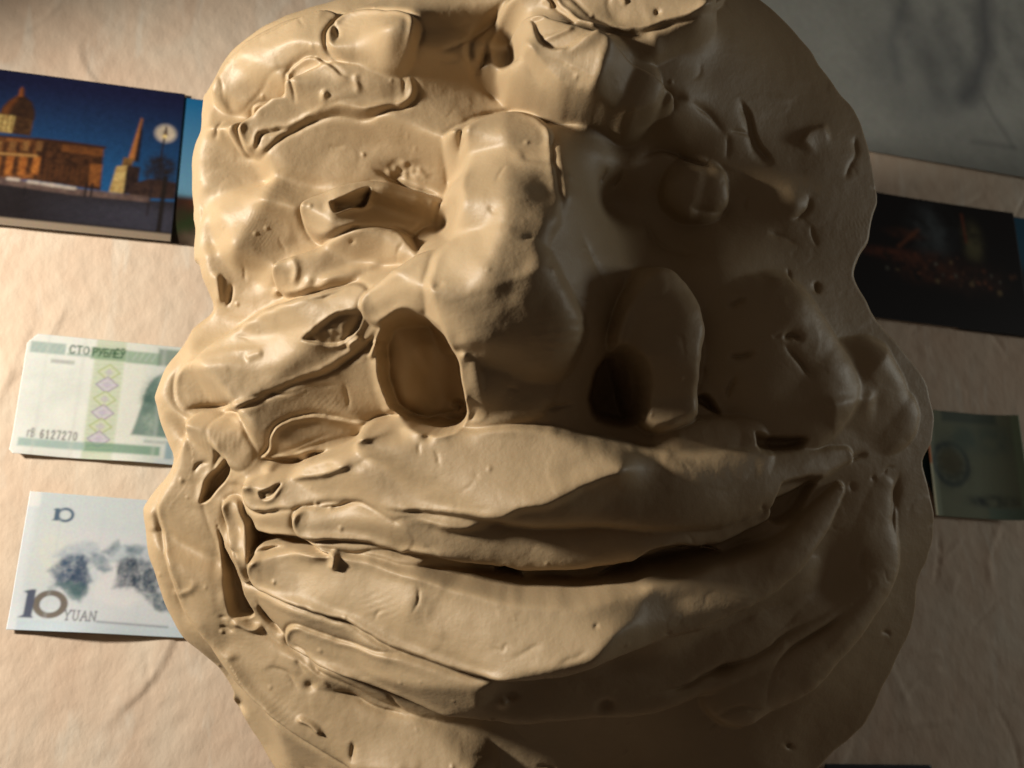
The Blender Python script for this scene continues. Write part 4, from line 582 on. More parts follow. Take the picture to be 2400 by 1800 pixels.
0,-3,-6,-8,-4,7,6,8,9,9,9,9,9,9,-3,-13,-23,-22,-25,-20,-10,-6,-4,-2,-1,0,1,2,3,6,8,15,12,-2,-24,-19,2,22,36,28,10,7,6,6,14,-12,-48,-38,-15,-1,-3,-2,-1,0,2,12,15,14,14,12,-1,0,8,4,3,-10,-21,-7,-7,3,3,-18,-33,-47,-44,-16,7,44,46,34,22,9,-1,13,24,-6,-2,2,6,7,4,-19,-22,-6,-2,0,-1,-6,-6,-7,-7,-7,-5,5,13,13,12,21,15,-13,-32,-30,-6,11,17,17,15,10,-2,-5,-1,-3,-5,-2,-1,-2,1,5,9,17,13,-16,-26,-26,-24,-19,-14,-1,19,12,5,3,2,3,3,6,-9,-47,-36,-11,-2,1,4,7,7,12,31,41,33,18,13,0,-1,1,3,-1,-13,-11,-6,-1,0,1,1,1,0,0,0,0,0,0,0,
-1,-4,-8,-11,-7,8,7,9,10,10,10,10,10,4,-8,-20,-22,-21,-20,-13,-8,-4,-3,-2,-1,1,1,3,5,7,12,17,11,-16,-38,-17,1,15,30,49,29,6,3,8,12,-18,-56,-38,-13,-2,-4,-2,0,0,2,13,20,17,13,11,0,-1,7,2,3,-5,-21,-13,-9,-7,-3,-8,-23,-47,-45,-9,16,43,44,28,18,6,-2,-8,32,5,0,3,7,7,5,-9,-28,-11,0,0,-1,-4,-5,-7,-7,-6,-4,4,12,12,13,23,22,-9,-27,-31,-12,9,13,12,12,7,2,-9,-9,-5,-6,-5,-1,-3,3,9,14,23,6,-21,-28,-25,-22,-16,-9,6,18,10,4,2,1,1,3,4,2,-37,-47,-14,-4,-1,2,3,19,40,25,-2,6,21,36,14,3,2,6,0,-14,-12,-7,-1,-1,1,2,1,0,0,0,0,0,0,0,
-2,-5,-10,-12,-11,11,7,10,10,11,10,11,9,-3,-13,-22,-20,-18,-15,-9,-6,-4,-2,-1,-1,2,2,5,6,10,16,18,3,-22,-39,-14,8,13,17,39,45,13,2,11,9,-28,-59,-38,-12,-3,-4,-1,-1,1,3,15,25,20,13,7,0,-5,6,5,5,-5,-24,-17,-10,-5,-8,-5,-16,-39,-39,-3,22,31,39,24,16,4,-6,-12,21,21,2,5,8,7,3,-2,-29,-18,-2,2,-2,0,-4,-7,-6,-5,-4,2,12,12,15,22,22,-3,-20,-28,-18,2,10,9,8,6,5,-11,-14,-10,-7,-6,-1,2,7,13,18,23,-8,-25,-26,-22,-18,-12,-6,12,17,7,3,1,0,1,2,2,2,-12,-53,-27,-7,-2,1,9,23,38,14,-14,-1,17,32,38,11,2,8,2,-14,-14,-9,-4,0,3,2,2,0,0,0,0,0,0,0,
-3,-5,-9,-12,-9,1,10,11,11,11,10,12,3,-7,-20,-18,-18,-15,-10,-7,-5,-3,-2,0,0,2,4,6,8,14,21,18,-7,-31,-29,-8,12,13,15,26,41,19,2,15,0,-36,-59,-36,-11,-3,-5,-1,-1,3,6,17,27,23,13,-2,-7,-13,2,11,16,0,-28,-18,-10,-7,-7,-6,-11,-14,-17,-6,11,13,35,23,13,1,-7,-13,9,34,6,6,9,6,2,-2,-20,-30,-5,2,1,0,0,-6,-5,-4,-4,1,10,13,15,19,20,3,-15,-22,-27,-3,7,7,6,5,6,-10,-17,-16,-7,-4,3,1,5,11,17,21,-3,-24,-26,-20,-15,-10,-1,16,15,5,2,1,-1,0,1,0,1,-1,-37,-48,-11,-3,3,13,26,27,4,-13,1,19,21,44,23,3,10,1,-13,-14,-11,-5,0,3,2,3,1,0,0,0,0,0,0,
-3,-5,-9,-11,-11,-3,12,11,11,11,12,10,-1,-15,-20,-17,-14,-11,-7,-6,-4,-2,-2,0,1,3,5,8,11,19,25,10,-12,-38,-20,-1,14,12,15,22,35,15,4,15,-8,-47,-54,-32,-11,-3,-3,-1,0,5,8,19,28,23,11,-11,-18,-18,-4,10,11,9,-9,-16,-10,-9,-8,-8,-2,16,4,-17,-8,4,34,22,10,0,-9,-14,4,38,12,8,9,5,0,-2,-9,-38,-14,0,4,2,0,-2,-2,-3,-4,-1,9,12,13,15,16,9,-8,-17,-34,-8,6,5,5,3,4,-6,-19,-19,-9,-3,2,1,0,11,25,13,-4,-15,-21,-20,-14,-8,4,19,13,4,1,0,-1,-1,-1,-1,-1,-1,-15,-58,-21,-4,6,17,24,19,-1,-15,2,21,22,38,34,7,9,-1,-13,-14,-11,-8,-1,3,4,4,2,1,0,0,0,0,0,
-3,-5,-8,-11,-12,-6,14,10,12,12,13,4,-6,-19,-18,-15,-12,-7,-6,-5,-3,-1,-1,0,2,4,7,11,17,24,25,-3,-23,-33,-15,7,12,11,16,21,30,11,5,11,-13,-55,-50,-28,-9,-2,-2,-1,1,6,9,21,28,23,8,-17,-26,-16,-3,1,-3,9,15,-10,-11,-11,-9,-2,9,19,13,-18,-19,9,29,21,9,-3,-11,-13,3,36,20,10,9,3,-2,-2,-2,-36,-27,-3,2,6,1,0,4,-2,-4,-3,6,11,10,10,13,15,-3,-15,-35,-11,5,3,3,2,1,-4,-17,-21,-11,-4,-4,-1,6,19,37,16,-19,-18,-13,-19,-16,-7,10,19,10,4,1,0,-1,-3,-2,-3,-3,-4,-3,-48,-37,-5,8,17,20,13,-3,-11,3,20,26,31,37,14,9,-5,-14,-14,-12,-9,-4,4,6,6,4,2,0,0,0,0,0,
-2,-5,-7,-10,-12,-8,14,9,13,13,10,0,-14,-18,-16,-13,-8,-6,-5,-3,-3,-1,0,0,3,6,9,15,23,31,14,-10,-36,-24,-8,9,10,9,17,24,22,8,7,5,-18,-57,-47,-23,-7,-3,-1,0,1,7,10,23,29,24,6,-19,-31,-16,0,0,-8,-1,22,-4,-13,-12,-6,5,11,11,11,-5,-18,14,23,20,7,-5,-12,-12,5,32,27,12,8,1,-2,-2,0,-27,-42,-9,1,6,4,3,8,1,-4,-4,3,9,7,6,10,17,2,-13,-30,-16,4,1,1,0,0,-2,-15,-23,-14,-5,-2,4,14,23,25,2,-15,-14,-6,-15,-14,-6,12,19,8,3,2,-1,-2,-3,-4,-4,-6,-5,-2,-29,-51,-7,10,16,15,9,-3,-9,3,21,29,28,38,19,7,-10,-14,-15,-13,-10,-4,2,8,8,7,4,0,0,0,0,0,
-2,-3,-6,-8,-8,-4,5,10,12,12,4,-5,-19,-16,-14,-9,-5,-5,-5,-2,-2,-1,0,1,3,7,13,21,30,35,2,-27,-38,-18,0,9,7,9,17,27,16,5,10,-3,-29,-54,-41,-17,-5,-3,-1,1,1,8,10,25,31,28,7,-21,-37,-19,-2,-4,-9,0,20,2,-15,-12,-1,7,8,6,8,8,-14,7,26,22,6,-7,-13,-10,8,33,29,13,5,0,-2,-1,1,-17,-53,-19,0,4,6,8,9,5,-2,-6,1,5,4,5,7,16,5,-10,-23,-19,1,-1,0,-1,-1,-2,-11,-26,-10,5,-3,7,17,23,10,-9,-12,-10,-5,-7,-12,-3,14,15,7,4,2,-1,-4,-4,-5,-7,-6,-8,-1,-17,-54,-12,11,14,10,5,-3,-7,5,21,31,33,36,20,0,-13,-15,-14,-12,-10,-7,1,10,11,11,5,1,-1,0,0,0,
-1,-2,-4,-6,-5,-3,2,11,10,8,-1,-13,-17,-16,-10,-6,-4,-5,-3,-2,-1,-1,0,2,4,8,19,27,38,30,-6,-45,-35,-14,5,7,5,11,18,27,12,3,11,-10,-45,-50,-31,-11,-3,-3,0,1,1,7,9,26,35,32,11,-27,-44,-23,-3,-2,-8,-4,19,6,-14,-10,2,5,5,5,10,14,-11,-1,30,22,4,-7,-12,-5,11,38,26,11,3,-1,-1,-1,2,-7,-56,-33,-3,3,5,10,11,8,2,-5,-4,2,2,3,5,12,8,-6,-16,-21,-2,-5,-1,0,0,-2,-4,-19,-5,3,-1,9,19,17,-5,-9,-11,-11,-4,0,-8,-1,12,13,7,4,2,-2,-5,-5,-7,-7,-8,-9,-1,-10,-49,-18,11,11,5,1,-2,-6,5,22,35,43,29,19,-7,-14,-13,-14,-14,-10,-6,-2,10,15,14,5,1,-1,0,0,0,
0,-2,-3,-3,-3,-2,2,10,8,2,-6,-16,-16,-12,-7,-5,-4,-4,-3,-1,-2,0,1,2,4,11,25,30,41,21,-12,-53,-32,-9,6,5,4,13,21,24,10,2,9,-15,-59,-46,-21,-5,-3,-2,0,0,2,5,8,22,36,36,16,-31,-49,-23,-3,-3,-7,-5,15,12,-12,-7,2,3,4,6,10,13,-8,-6,26,23,6,-5,-7,2,17,40,22,6,1,-1,-1,0,2,-1,-43,-52,-9,1,3,9,15,10,3,-2,-6,-1,0,1,2,8,9,-2,-8,-22,-5,-7,-3,-1,0,0,0,-4,5,-1,-3,12,17,6,-11,-12,-10,-10,-4,3,-3,1,10,11,6,5,2,-3,-6,-6,-7,-9,-9,-8,-2,-8,-36,-24,8,7,-1,-1,-2,-3,5,19,46,48,29,14,-12,-17,-14,-11,-8,-11,-9,-4,8,18,15,4,0,-1,0,0,0,
0,-1,-1,-2,-1,0,3,7,5,-3,-13,-14,-13,-9,-5,-5,-4,-3,-3,-1,-1,0,1,3,4,14,27,34,36,9,-19,-47,-29,-5,6,4,4,15,26,19,6,4,4,-23,-65,-39,-14,-1,-2,-3,-1,1,1,4,5,16,36,37,18,-29,-51,-22,-3,-2,-5,-6,11,16,-8,-6,1,3,4,6,7,11,1,-12,8,26,12,1,-1,12,25,37,18,0,-2,-1,0,1,2,3,-19,-64,-26,-3,1,6,18,13,5,0,-6,-6,0,-1,-1,4,11,1,-5,-18,-9,-9,-6,-2,-1,0,1,15,23,-5,-7,13,10,-7,-18,-13,-7,-7,-2,6,3,0,6,10,7,4,1,-2,-6,-7,-8,-9,-9,-8,-2,-8,-27,-26,4,3,-5,-3,0,-1,6,25,48,37,25,5,-22,-27,-17,1,8,3,-6,-6,9,20,11,0,-1,0,0,0,0,
0,0,-1,0,1,2,3,6,0,-8,-14,-13,-9,-7,-6,-4,-4,-3,-3,-1,0,0,1,3,6,17,27,38,28,1,-30,-38,-26,-1,5,4,6,18,28,16,2,6,-2,-35,-63,-32,-8,0,-2,-2,-1,-1,1,2,3,12,36,39,15,-24,-52,-23,-2,-1,-4,-7,9,17,-3,-6,0,3,4,5,5,15,11,-19,-13,25,17,8,9,21,33,33,11,-5,-3,-2,0,2,2,4,-2,-52,-50,-11,-2,3,21,16,7,1,-3,-7,-7,-2,-4,3,10,3,-2,-13,-12,-11,-9,-4,-1,-1,7,25,30,3,-4,10,-6,-11,-8,-15,-16,-6,-1,7,7,-1,4,10,7,4,1,-3,-6,-8,-7,-9,-9,-8,-1,-10,-22,-26,0,-2,-5,-4,1,2,12,30,34,24,13,-13,-29,-26,-14,0,14,24,16,8,12,16,2,-4,-2,0,0,0,0,
0,0,1,1,2,3,4,4,-2,-12,-13,-12,-8,-7,-5,-5,-4,-3,-1,-1,-1,1,1,3,8,20,30,36,18,-5,-41,-29,-18,1,5,2,10,22,29,11,0,8,-10,-46,-58,-26,-3,-1,-1,-1,-2,-2,0,1,3,14,31,42,10,-25,-50,-22,-2,0,-2,-7,8,17,-1,-7,0,3,5,6,8,19,12,-24,-25,15,22,18,19,31,39,24,4,-9,-4,-1,0,2,2,3,4,-23,-64,-30,-6,-1,24,18,9,3,-2,-7,-10,-6,-4,1,10,5,-2,-11,-12,-12,-13,-5,-2,0,13,31,35,12,-6,4,-14,-10,-2,-12,-17,-11,-3,6,6,0,5,10,7,4,0,-3,-6,-8,-8,-8,-8,-7,-1,-12,-21,-26,-4,-4,-6,-3,4,8,20,19,21,14,9,-18,-25,-19,-12,-7,4,17,34,41,22,4,-6,-7,-2,-1,1,0,0,
0,0,1,2,4,5,6,3,-7,-13,-13,-10,-9,-7,-6,-4,-4,-2,-1,-1,0,1,1,3,11,22,33,31,8,-14,-42,-24,-11,3,4,3,12,28,27,8,-1,6,-14,-55,-53,-21,0,-2,-1,-1,-2,-3,-1,1,3,20,28,38,6,-27,-48,-20,-1,2,-1,-5,6,15,0,-7,-1,4,7,10,11,18,10,-23,-29,-5,29,25,35,39,42,12,-4,-9,-4,-2,0,1,1,2,5,2,-47,-58,-18,-6,24,21,11,3,-1,-5,-9,-10,-5,0,7,7,-2,-8,-12,-14,-14,-9,-3,4,20,33,37,22,-14,-8,-16,-12,-1,-6,-11,-13,-4,2,5,5,6,11,7,3,1,-3,-5,-9,-8,-8,-8,-5,-1,-13,-28,-25,-6,-5,-5,0,8,17,14,8,12,18,7,-14,-21,-19,-12,-7,-4,6,32,52,36,5,-8,-8,-3,0,1,0,0,
0,0,2,2,4,7,8,8,-14,-14,-13,-11,-9,-8,-5,-5,-3,-2,0,-1,1,1,2,5,14,24,33,25,-1,-26,-34,-22,-5,3,4,4,15,32,24,4,1,0,-17,-60,-47,-17,0,-2,-1,-2,-3,-3,-1,1,6,23,31,29,3,-31,-45,-18,1,3,1,-4,4,12,0,-8,0,5,11,12,12,14,6,-17,-29,-20,31,42,43,48,36,1,-9,-9,-4,-3,-1,-1,1,2,4,8,-12,-66,-43,-13,13,29,13,5,1,-3,-8,-11,-5,-2,3,6,-1,-3,-12,-16,-17,-11,-2,8,25,32,35,32,-12,-24,-23,-24,-1,6,0,-8,-8,-4,4,11,9,12,7,3,1,-2,-5,-10,-8,-7,-7,-4,-2,-16,-37,-23,-9,-3,-3,3,12,18,7,7,8,20,7,-12,-20,-18,-13,-7,-3,2,19,44,46,16,-5,-8,-2,0,0,1,0,
0,0,1,3,4,6,7,5,-6,-17,-13,-11,-10,-7,-6,-4,-2,-1,0,0,1,1,3,8,18,27,29,15,-6,-38,-25,-19,0,3,4,6,18,35,20,3,1,-8,-26,-59,-39,-12,-1,-3,-1,-2,-3,-4,0,2,8,24,34,21,0,-31,-43,-16,3,4,3,-3,2,6,-1,-7,0,7,12,15,13,8,2,-11,-25,-25,9,63,68,50,27,-8,-13,-10,-5,-4,-2,0,-1,2,3,6,6,-38,-66,-26,-3,28,17,8,4,-1,-5,-10,-6,-2,-1,4,0,0,-11,-19,-17,-13,-2,14,26,30,31,38,1,-43,-29,-32,-18,25,13,1,-12,-8,2,12,15,13,8,3,1,-1,-6,-9,-9,-7,-5,-3,-4,-21,-47,-20,-10,-1,-1,6,15,13,4,10,11,20,5,-10,-18,-16,-12,-8,-5,1,12,34,50,25,-4,-6,-5,0,0,1,1,
0,0,1,2,4,4,5,3,-4,-13,-14,-11,-9,-7,-5,-4,-1,-1,1,0,2,2,5,12,20,27,25,3,-12,-42,-19,-12,2,3,5,8,22,36,18,2,-4,-16,-43,-51,-29,-7,-1,-3,-2,-2,-3,-3,0,3,10,25,35,16,-5,-30,-40,-14,4,6,4,-2,0,2,-4,-7,0,8,12,16,14,5,-2,-6,-19,-20,11,65,82,54,4,-10,-16,-11,-6,-5,-2,-2,-2,-1,2,5,7,-6,-55,-49,-14,3,23,13,8,5,0,-7,-6,-2,-4,1,1,1,-12,-19,-19,-14,-1,19,26,29,28,36,14,-51,-38,-32,-24,22,27,10,-7,-14,-3,11,18,14,8,4,2,-1,-5,-10,-9,-6,-4,-3,-3,-28,-54,-21,-9,0,3,9,14,8,5,12,16,19,3,-8,-14,-14,-11,-10,-5,-2,10,31,51,27,-4,-9,-6,-2,1,2,1,
-1,1,0,2,3,4,4,2,-3,-10,-15,-11,-8,-7,-5,-3,-1,0,0,2,2,4,8,16,22,24,18,-6,-22,-35,-17,-5,2,4,8,13,27,35,13,-2,-14,-29,-54,-38,-18,-3,-2,-2,-2,-3,-3,-2,1,3,13,25,34,13,-8,-31,-36,-12,7,7,5,-2,-2,-2,-5,-7,-1,6,10,14,15,7,-3,-3,-7,7,46,68,35,27,10,-15,-17,-11,-7,-7,-4,-5,-4,-2,1,3,2,4,-16,-52,-34,-11,3,18,15,12,9,1,-6,-1,-5,-2,3,-2,-19,-20,-19,-12,1,21,26,26,28,30,18,-43,-42,-34,-25,6,41,17,2,-17,-8,8,18,15,9,6,3,-1,-6,-10,-9,-5,-3,-2,-2,-33,-62,-23,-8,2,6,12,11,6,6,12,20,17,2,-3,-10,-13,-11,-10,-6,-2,9,35,52,20,-7,-11,-7,-2,1,1,1,
-1,0,1,1,2,4,3,3,-1,-8,-16,-10,-9,-6,-5,-4,-1,0,1,2,4,6,12,18,21,22,7,-9,-32,-25,-15,2,2,7,11,18,30,31,8,-11,-23,-49,-50,-27,-9,0,-2,-2,-2,-3,-3,-1,2,5,14,24,34,11,-11,-31,-32,-8,8,8,6,-1,-5,-5,-7,-7,-2,2,6,11,13,10,0,-4,9,34,78,69,0,-18,20,-16,-18,-12,-8,-9,-6,-7,-5,-3,-1,1,2,1,1,-24,-49,-20,-11,4,19,21,17,11,0,0,-2,-2,6,-12,-29,-21,-16,-11,5,21,25,25,26,25,15,-26,-43,-34,-28,-15,28,37,14,-7,-11,3,15,16,9,7,3,0,-6,-9,-9,-4,-1,-1,0,-32,-71,-29,-6,3,9,13,8,6,6,11,21,14,5,0,-8,-11,-10,-9,-6,-1,11,41,51,9,-11,-12,-7,-3,1,1,0,
-1,0,1,1,2,3,3,4,0,-6,-16,-11,-8,-7,-5,-4,-2,1,2,2,5,9,15,19,20,17,-5,-13,-37,-16,-6,6,3,11,13,22,31,24,1,-20,-34,-59,-41,-18,-4,1,-2,-2,-2,-3,-2,0,2,7,16,22,34,9,-12,-30,-28,-5,10,9,7,-2,-6,-7,-10,-8,-4,-2,2,6,10,11,6,5,20,30,62,69,-2,-17,8,-6,-18,-10,-9,-10,-8,-11,-7,-4,-3,0,-2,-2,2,5,-25,-36,-13,-6,5,21,21,14,7,6,6,7,1,-25,-34,-23,-14,-6,9,20,23,24,24,19,12,-12,-39,-34,-25,-19,-6,39,38,9,-11,-3,10,13,8,5,3,0,-4,-7,-6,-3,0,1,5,-24,-80,-39,-8,5,11,13,7,4,4,11,21,14,8,1,-7,-10,-10,-8,-5,0,18,50,39,-1,-11,-12,-6,-4,0,0,-1,
-1,0,0,1,2,3,4,4,2,-5,-16,-11,-8,-7,-6,-4,-2,1,3,3,6,12,18,18,17,10,-12,-23,-30,-9,4,8,5,12,14,24,31,17,-10,-27,-48,-55,-32,-11,-2,1,-1,-3,-2,-2,-1,0,4,8,19,24,31,6,-13,-32,-21,-1,10,11,8,-3,-7,-10,-11,-10,-7,-5,-2,2,5,10,15,18,23,28,28,36,14,-6,0,12,-12,-10,-14,-13,-9,-11,-2,-2,-2,-2,-2,-4,-2,3,1,-14,-18,-7,0,10,16,13,7,10,13,13,-9,-29,-34,-25,-13,1,12,18,22,23,21,14,7,2,-33,-31,-24,-14,0,26,35,17,-8,-7,2,8,6,3,1,1,-2,-4,-4,-1,2,4,7,-10,-84,-53,-9,4,11,13,6,2,1,14,20,16,9,3,-7,-12,-10,-8,-4,1,26,60,22,-8,-11,-9,-7,-6,0,-1,0,
-1,0,0,1,2,3,5,5,3,-4,-16,-11,-9,-8,-6,-4,-1,1,3,3,8,15,18,18,14,0,-12,-32,-19,-4,13,7,6,12,13,24,32,9,-21,-42,-55,-42,-22,-6,-1,1,-1,-2,-2,-1,0,1,4,12,20,31,23,1,-17,-31,-14,3,12,12,9,-3,-9,-11,-13,-12,-10,-8,-5,0,3,11,21,25,22,22,17,8,7,-9,-4,26,-3,-9,-12,-5,-2,-4,-4,-2,-2,-2,-1,-2,-1,0,3,-2,-7,-8,-6,6,11,12,7,8,12,8,-11,-28,-31,-25,-13,6,16,16,20,21,19,9,5,10,-23,-29,-23,-13,7,34,32,13,-10,-11,-3,-1,3,1,1,2,0,-3,-2,2,4,7,7,-3,-73,-68,-12,5,10,11,3,1,1,17,21,18,11,3,-9,-14,-12,-8,-6,4,39,57,8,-9,-11,-9,-8,-4,0,-3,-1,
-1,0,0,1,2,4,5,5,4,-3,-16,-10,-10,-7,-6,-5,-1,1,2,5,8,18,19,15,10,-8,-14,-33,-10,4,16,8,6,11,12,23,31,0,-32,-59,-51,-30,-13,-3,1,1,0,-1,-1,0,0,1,4,15,22,37,16,-5,-23,-26,-8,8,13,13,10,-3,-10,-14,-14,-14,-12,-10,-6,-1,4,13,24,24,18,14,5,-5,-4,-20,-14,34,25,2,-2,-2,0,0,-4,-4,-3,-3,-1,-1,0,1,4,2,0,-1,-6,-4,7,8,7,5,9,7,-11,-27,-30,-25,-14,11,20,15,17,18,15,7,5,16,-17,-27,-20,-8,15,34,32,12,-11,-18,-10,-6,-2,0,1,3,1,-1,0,5,6,9,7,-4,-53,-80,-15,5,8,8,-1,-2,9,21,23,18,14,3,-14,-18,-15,-11,-6,13,56,38,-2,-9,-9,-9,-8,-3,-3,-3,-2,
-1,0,0,1,2,4,6,6,6,-2,-16,-11,-10,-7,-7,-4,-2,1,2,5,11,19,19,12,3,-10,-20,-27,-5,13,17,8,5,10,11,24,26,-10,-44,-65,-43,-20,-7,-2,1,2,1,0,0,0,0,2,5,19,25,37,10,-8,-32,-17,-3,12,14,14,9,-1,-13,-15,-17,-15,-13,-11,-6,0,6,16,22,18,14,8,-1,-15,-16,-26,-18,39,41,16,7,0,-1,-1,-3,-4,-3,-2,-1,0,1,1,4,3,3,2,-1,-8,-2,6,7,6,6,7,-8,-24,-31,-26,-15,14,24,15,15,13,10,5,7,20,-12,-25,-17,-3,20,36,30,9,-13,-23,-17,-9,-5,-1,2,4,2,1,3,7,9,11,5,-9,-38,-81,-17,4,5,5,-3,-4,17,27,26,18,15,1,-21,-23,-19,-14,-3,29,62,16,-7,-8,-9,-8,-6,-4,-6,-4,-3,
-1,0,0,1,2,4,6,8,7,-1,-16,-10,-10,-8,-7,-5,-1,0,2,6,14,19,17,7,-3,-7,-26,-18,-1,19,16,7,5,8,12,25,19,-20,-61,-58,-34,-13,-4,0,1,3,1,0,1,0,1,2,8,22,32,32,3,-11,-35,-11,3,15,14,15,9,-2,-14,-19,-19,-16,-13,-10,-5,0,8,16,17,14,8,4,-6,-22,-22,-24,-5,41,38,21,10,3,0,-2,-2,-3,-2,-2,0,0,0,2,3,3,3,2,0,-4,-8,4,8,6,5,10,1,-22,-33,-29,-18,16,26,15,13,10,7,2,13,21,-11,-23,-14,2,24,37,27,4,-15,-25,-23,-12,-6,-2,3,5,4,3,5,10,12,11,2,-15,-31,-74,-21,4,4,2,-3,-5,24,32,28,18,11,-2,-22,-26,-22,-15,3,46,49,3,-7,-8,-8,-7,-7,-7,-7,-5,-3,
-1,0,0,1,2,4,7,9,8,5,-20,-11,-10,-8,-7,-4,-2,0,2,7,17,17,14,2,-8,-8,-25,-10,5,21,15,6,4,8,12,23,12,-29,-70,-51,-25,-8,-3,1,2,3,1,1,1,1,2,2,12,25,37,25,-2,-22,-27,-7,9,16,15,15,11,-4,-17,-24,-21,-17,-12,-9,-4,1,9,14,12,10,6,0,-8,-26,-28,-18,20,35,31,20,10,4,0,-1,-2,-2,-1,-1,-1,0,1,1,2,3,3,2,1,-2,-8,0,9,8,7,11,10,-14,-35,-35,-23,14,27,14,10,7,3,8,24,14,-10,-22,-11,7,28,36,22,0,-18,-27,-26,-15,-7,-2,4,6,6,5,8,13,14,12,-5,-18,-31,-72,-21,2,4,3,0,-4,24,34,29,18,9,-2,-17,-25,-23,-16,11,56,29,-3,-8,-9,-8,-7,-8,-9,-8,-5,-3,
-1,0,0,1,2,5,7,8,8,1,-11,-12,-9,-8,-7,-4,-3,0,4,9,16,16,8,-3,-8,-14,-19,-3,11,21,15,5,3,6,14,20,4,-38,-70,-45,-18,-6,-2,1,3,3,2,2,1,2,2,3,15,28,39,20,-6,-37,-17,-1,14,16,15,15,13,-5,-23,-29,-23,-16,-11,-8,-2,3,8,11,9,7,3,-1,-8,-28,-33,-2,31,32,25,16,9,3,1,-1,-2,-1,-1,-1,0,0,1,1,1,2,2,2,2,0,-3,-5,10,11,8,10,20,-3,-39,-40,-29,12,26,10,7,6,8,24,26,-1,-12,-20,-7,11,30,35,17,-6,-21,-28,-27,-16,-8,0,5,7,8,7,12,15,17,8,-11,-19,-26,-64,-36,1,4,4,5,4,18,29,29,18,7,-1,-11,-22,-23,-13,28,52,8,-8,-10,-8,-8,-8,-7,-11,-8,-6,-2,
-1,0,0,1,2,5,7,9,9,-1,-8,-10,-9,-8,-7,-4,-2,0,5,11,13,13,3,-8,-5,-19,-9,1,15,20,13,4,2,7,14,16,-4,-48,-64,-38,-13,-4,-2,1,3,4,3,2,2,1,3,5,17,31,37,19,-6,-39,-22,3,16,15,14,12,12,-3,-27,-33,-23,-15,-10,-6,0,5,7,8,7,4,2,-2,-7,-23,-27,15,27,25,19,13,6,3,0,-1,-1,-1,-1,0,0,0,0,1,0,2,1,2,2,2,1,-5,9,16,9,9,19,0,-34,-39,-30,7,23,6,5,10,21,33,25,-18,-14,-19,-4,15,32,33,10,-11,-25,-29,-26,-16,-7,2,6,9,10,10,16,17,18,1,-15,-20,-21,-35,-55,-16,1,7,14,15,15,19,21,17,10,0,-7,-17,-21,-1,48,28,-7,-13,-12,-10,-8,-7,-9,-11,-8,-5,-2,
-1,-1,1,0,3,5,8,10,11,6,-14,-10,-10,-7,-6,-4,-2,2,6,10,10,9,-1,-8,-9,-17,-3,6,18,18,11,4,2,7,15,11,-13,-58,-56,-30,-9,-4,-2,1,4,5,3,4,2,0,3,5,20,34,36,18,-5,-24,-31,-1,14,12,11,8,9,0,-28,-36,-23,-14,-9,-4,2,6,6,6,5,3,0,-3,-3,-13,-9,14,21,19,13,9,4,1,0,-1,0,-1,-1,0,0,0,0,0,1,1,1,2,2,3,3,1,9,18,9,6,6,-3,-18,-29,-24,-5,14,7,7,9,18,29,27,-8,-19,-16,0,19,33,29,4,-18,-28,-30,-24,-14,-5,3,9,12,13,13,19,21,15,-8,-18,-19,-20,-16,-33,-35,-10,7,16,21,15,17,13,8,3,-2,-8,-14,-2,29,44,0,-15,-17,-15,-11,-9,-8,-11,-10,-8,-4,-2,
-1,-1,0,1,3,5,9,10,11,3,-7,-11,-9,-7,-6,-3,-1,3,4,9,8,6,-5,-1,-15,-13,0,11,17,16,10,3,2,8,15,4,-24,-61,-49,-23,-5,-4,-1,0,4,4,4,3,3,1,2,7,23,39,35,17,-8,-21,-26,-3,10,8,7,4,11,0,-29,-39,-23,-12,-7,-1,3,6,6,4,3,1,-1,-3,-2,-3,5,13,16,14,9,6,2,0,0,-1,-1,0,-1,0,0,0,0,0,0,1,1,2,2,4,5,6,11,18,9,2,-5,-8,-9,-17,-17,-5,4,6,3,-1,5,12,21,29,-4,-13,3,22,33,25,-5,-24,-32,-31,-21,-12,-2,6,12,15,16,17,22,24,7,-16,-19,-18,-19,-14,-13,-16,-13,-2,8,17,22,22,15,3,-8,-9,-5,2,17,31,10,-12,-15,-21,-18,-13,-10,-7,-13,-11,-7,-4,-2,
-1,-1,0,1,3,6,9,11,12,2,-8,-9,-8,-6,-6,-2,0,1,2,7,10,3,-6,-2,-14,-7,1,14,15,15,9,3,2,9,13,-3,-36,-61,-41,-16,-4,-4,-1,-1,3,3,3,2,4,4,2,10,26,40,37,19,-9,-28,-22,-2,7,5,3,4,10,-1,-29,-41,-22,-9,-4,1,4,6,4,3,1,-1,-2,-3,0,5,12,14,13,10,7,3,1,0,-1,-1,-1,0,-1,0,0,0,0,0,0,0,1,2,3,5,6,10,12,19,9,-4,-12,-12,-8,-8,-10,-4,0,0,-9,-13,-9,1,15,44,30,0,10,25,34,19,-13,-32,-35,-30,-20,-9,2,10,15,19,19,23,25,24,-7,-20,-19,-18,-16,-13,-13,-9,-7,-2,6,18,28,33,26,6,-9,-8,-2,10,11,5,-14,-13,-17,-22,-21,-14,-11,-10,-12,-10,-6,-4,-1,
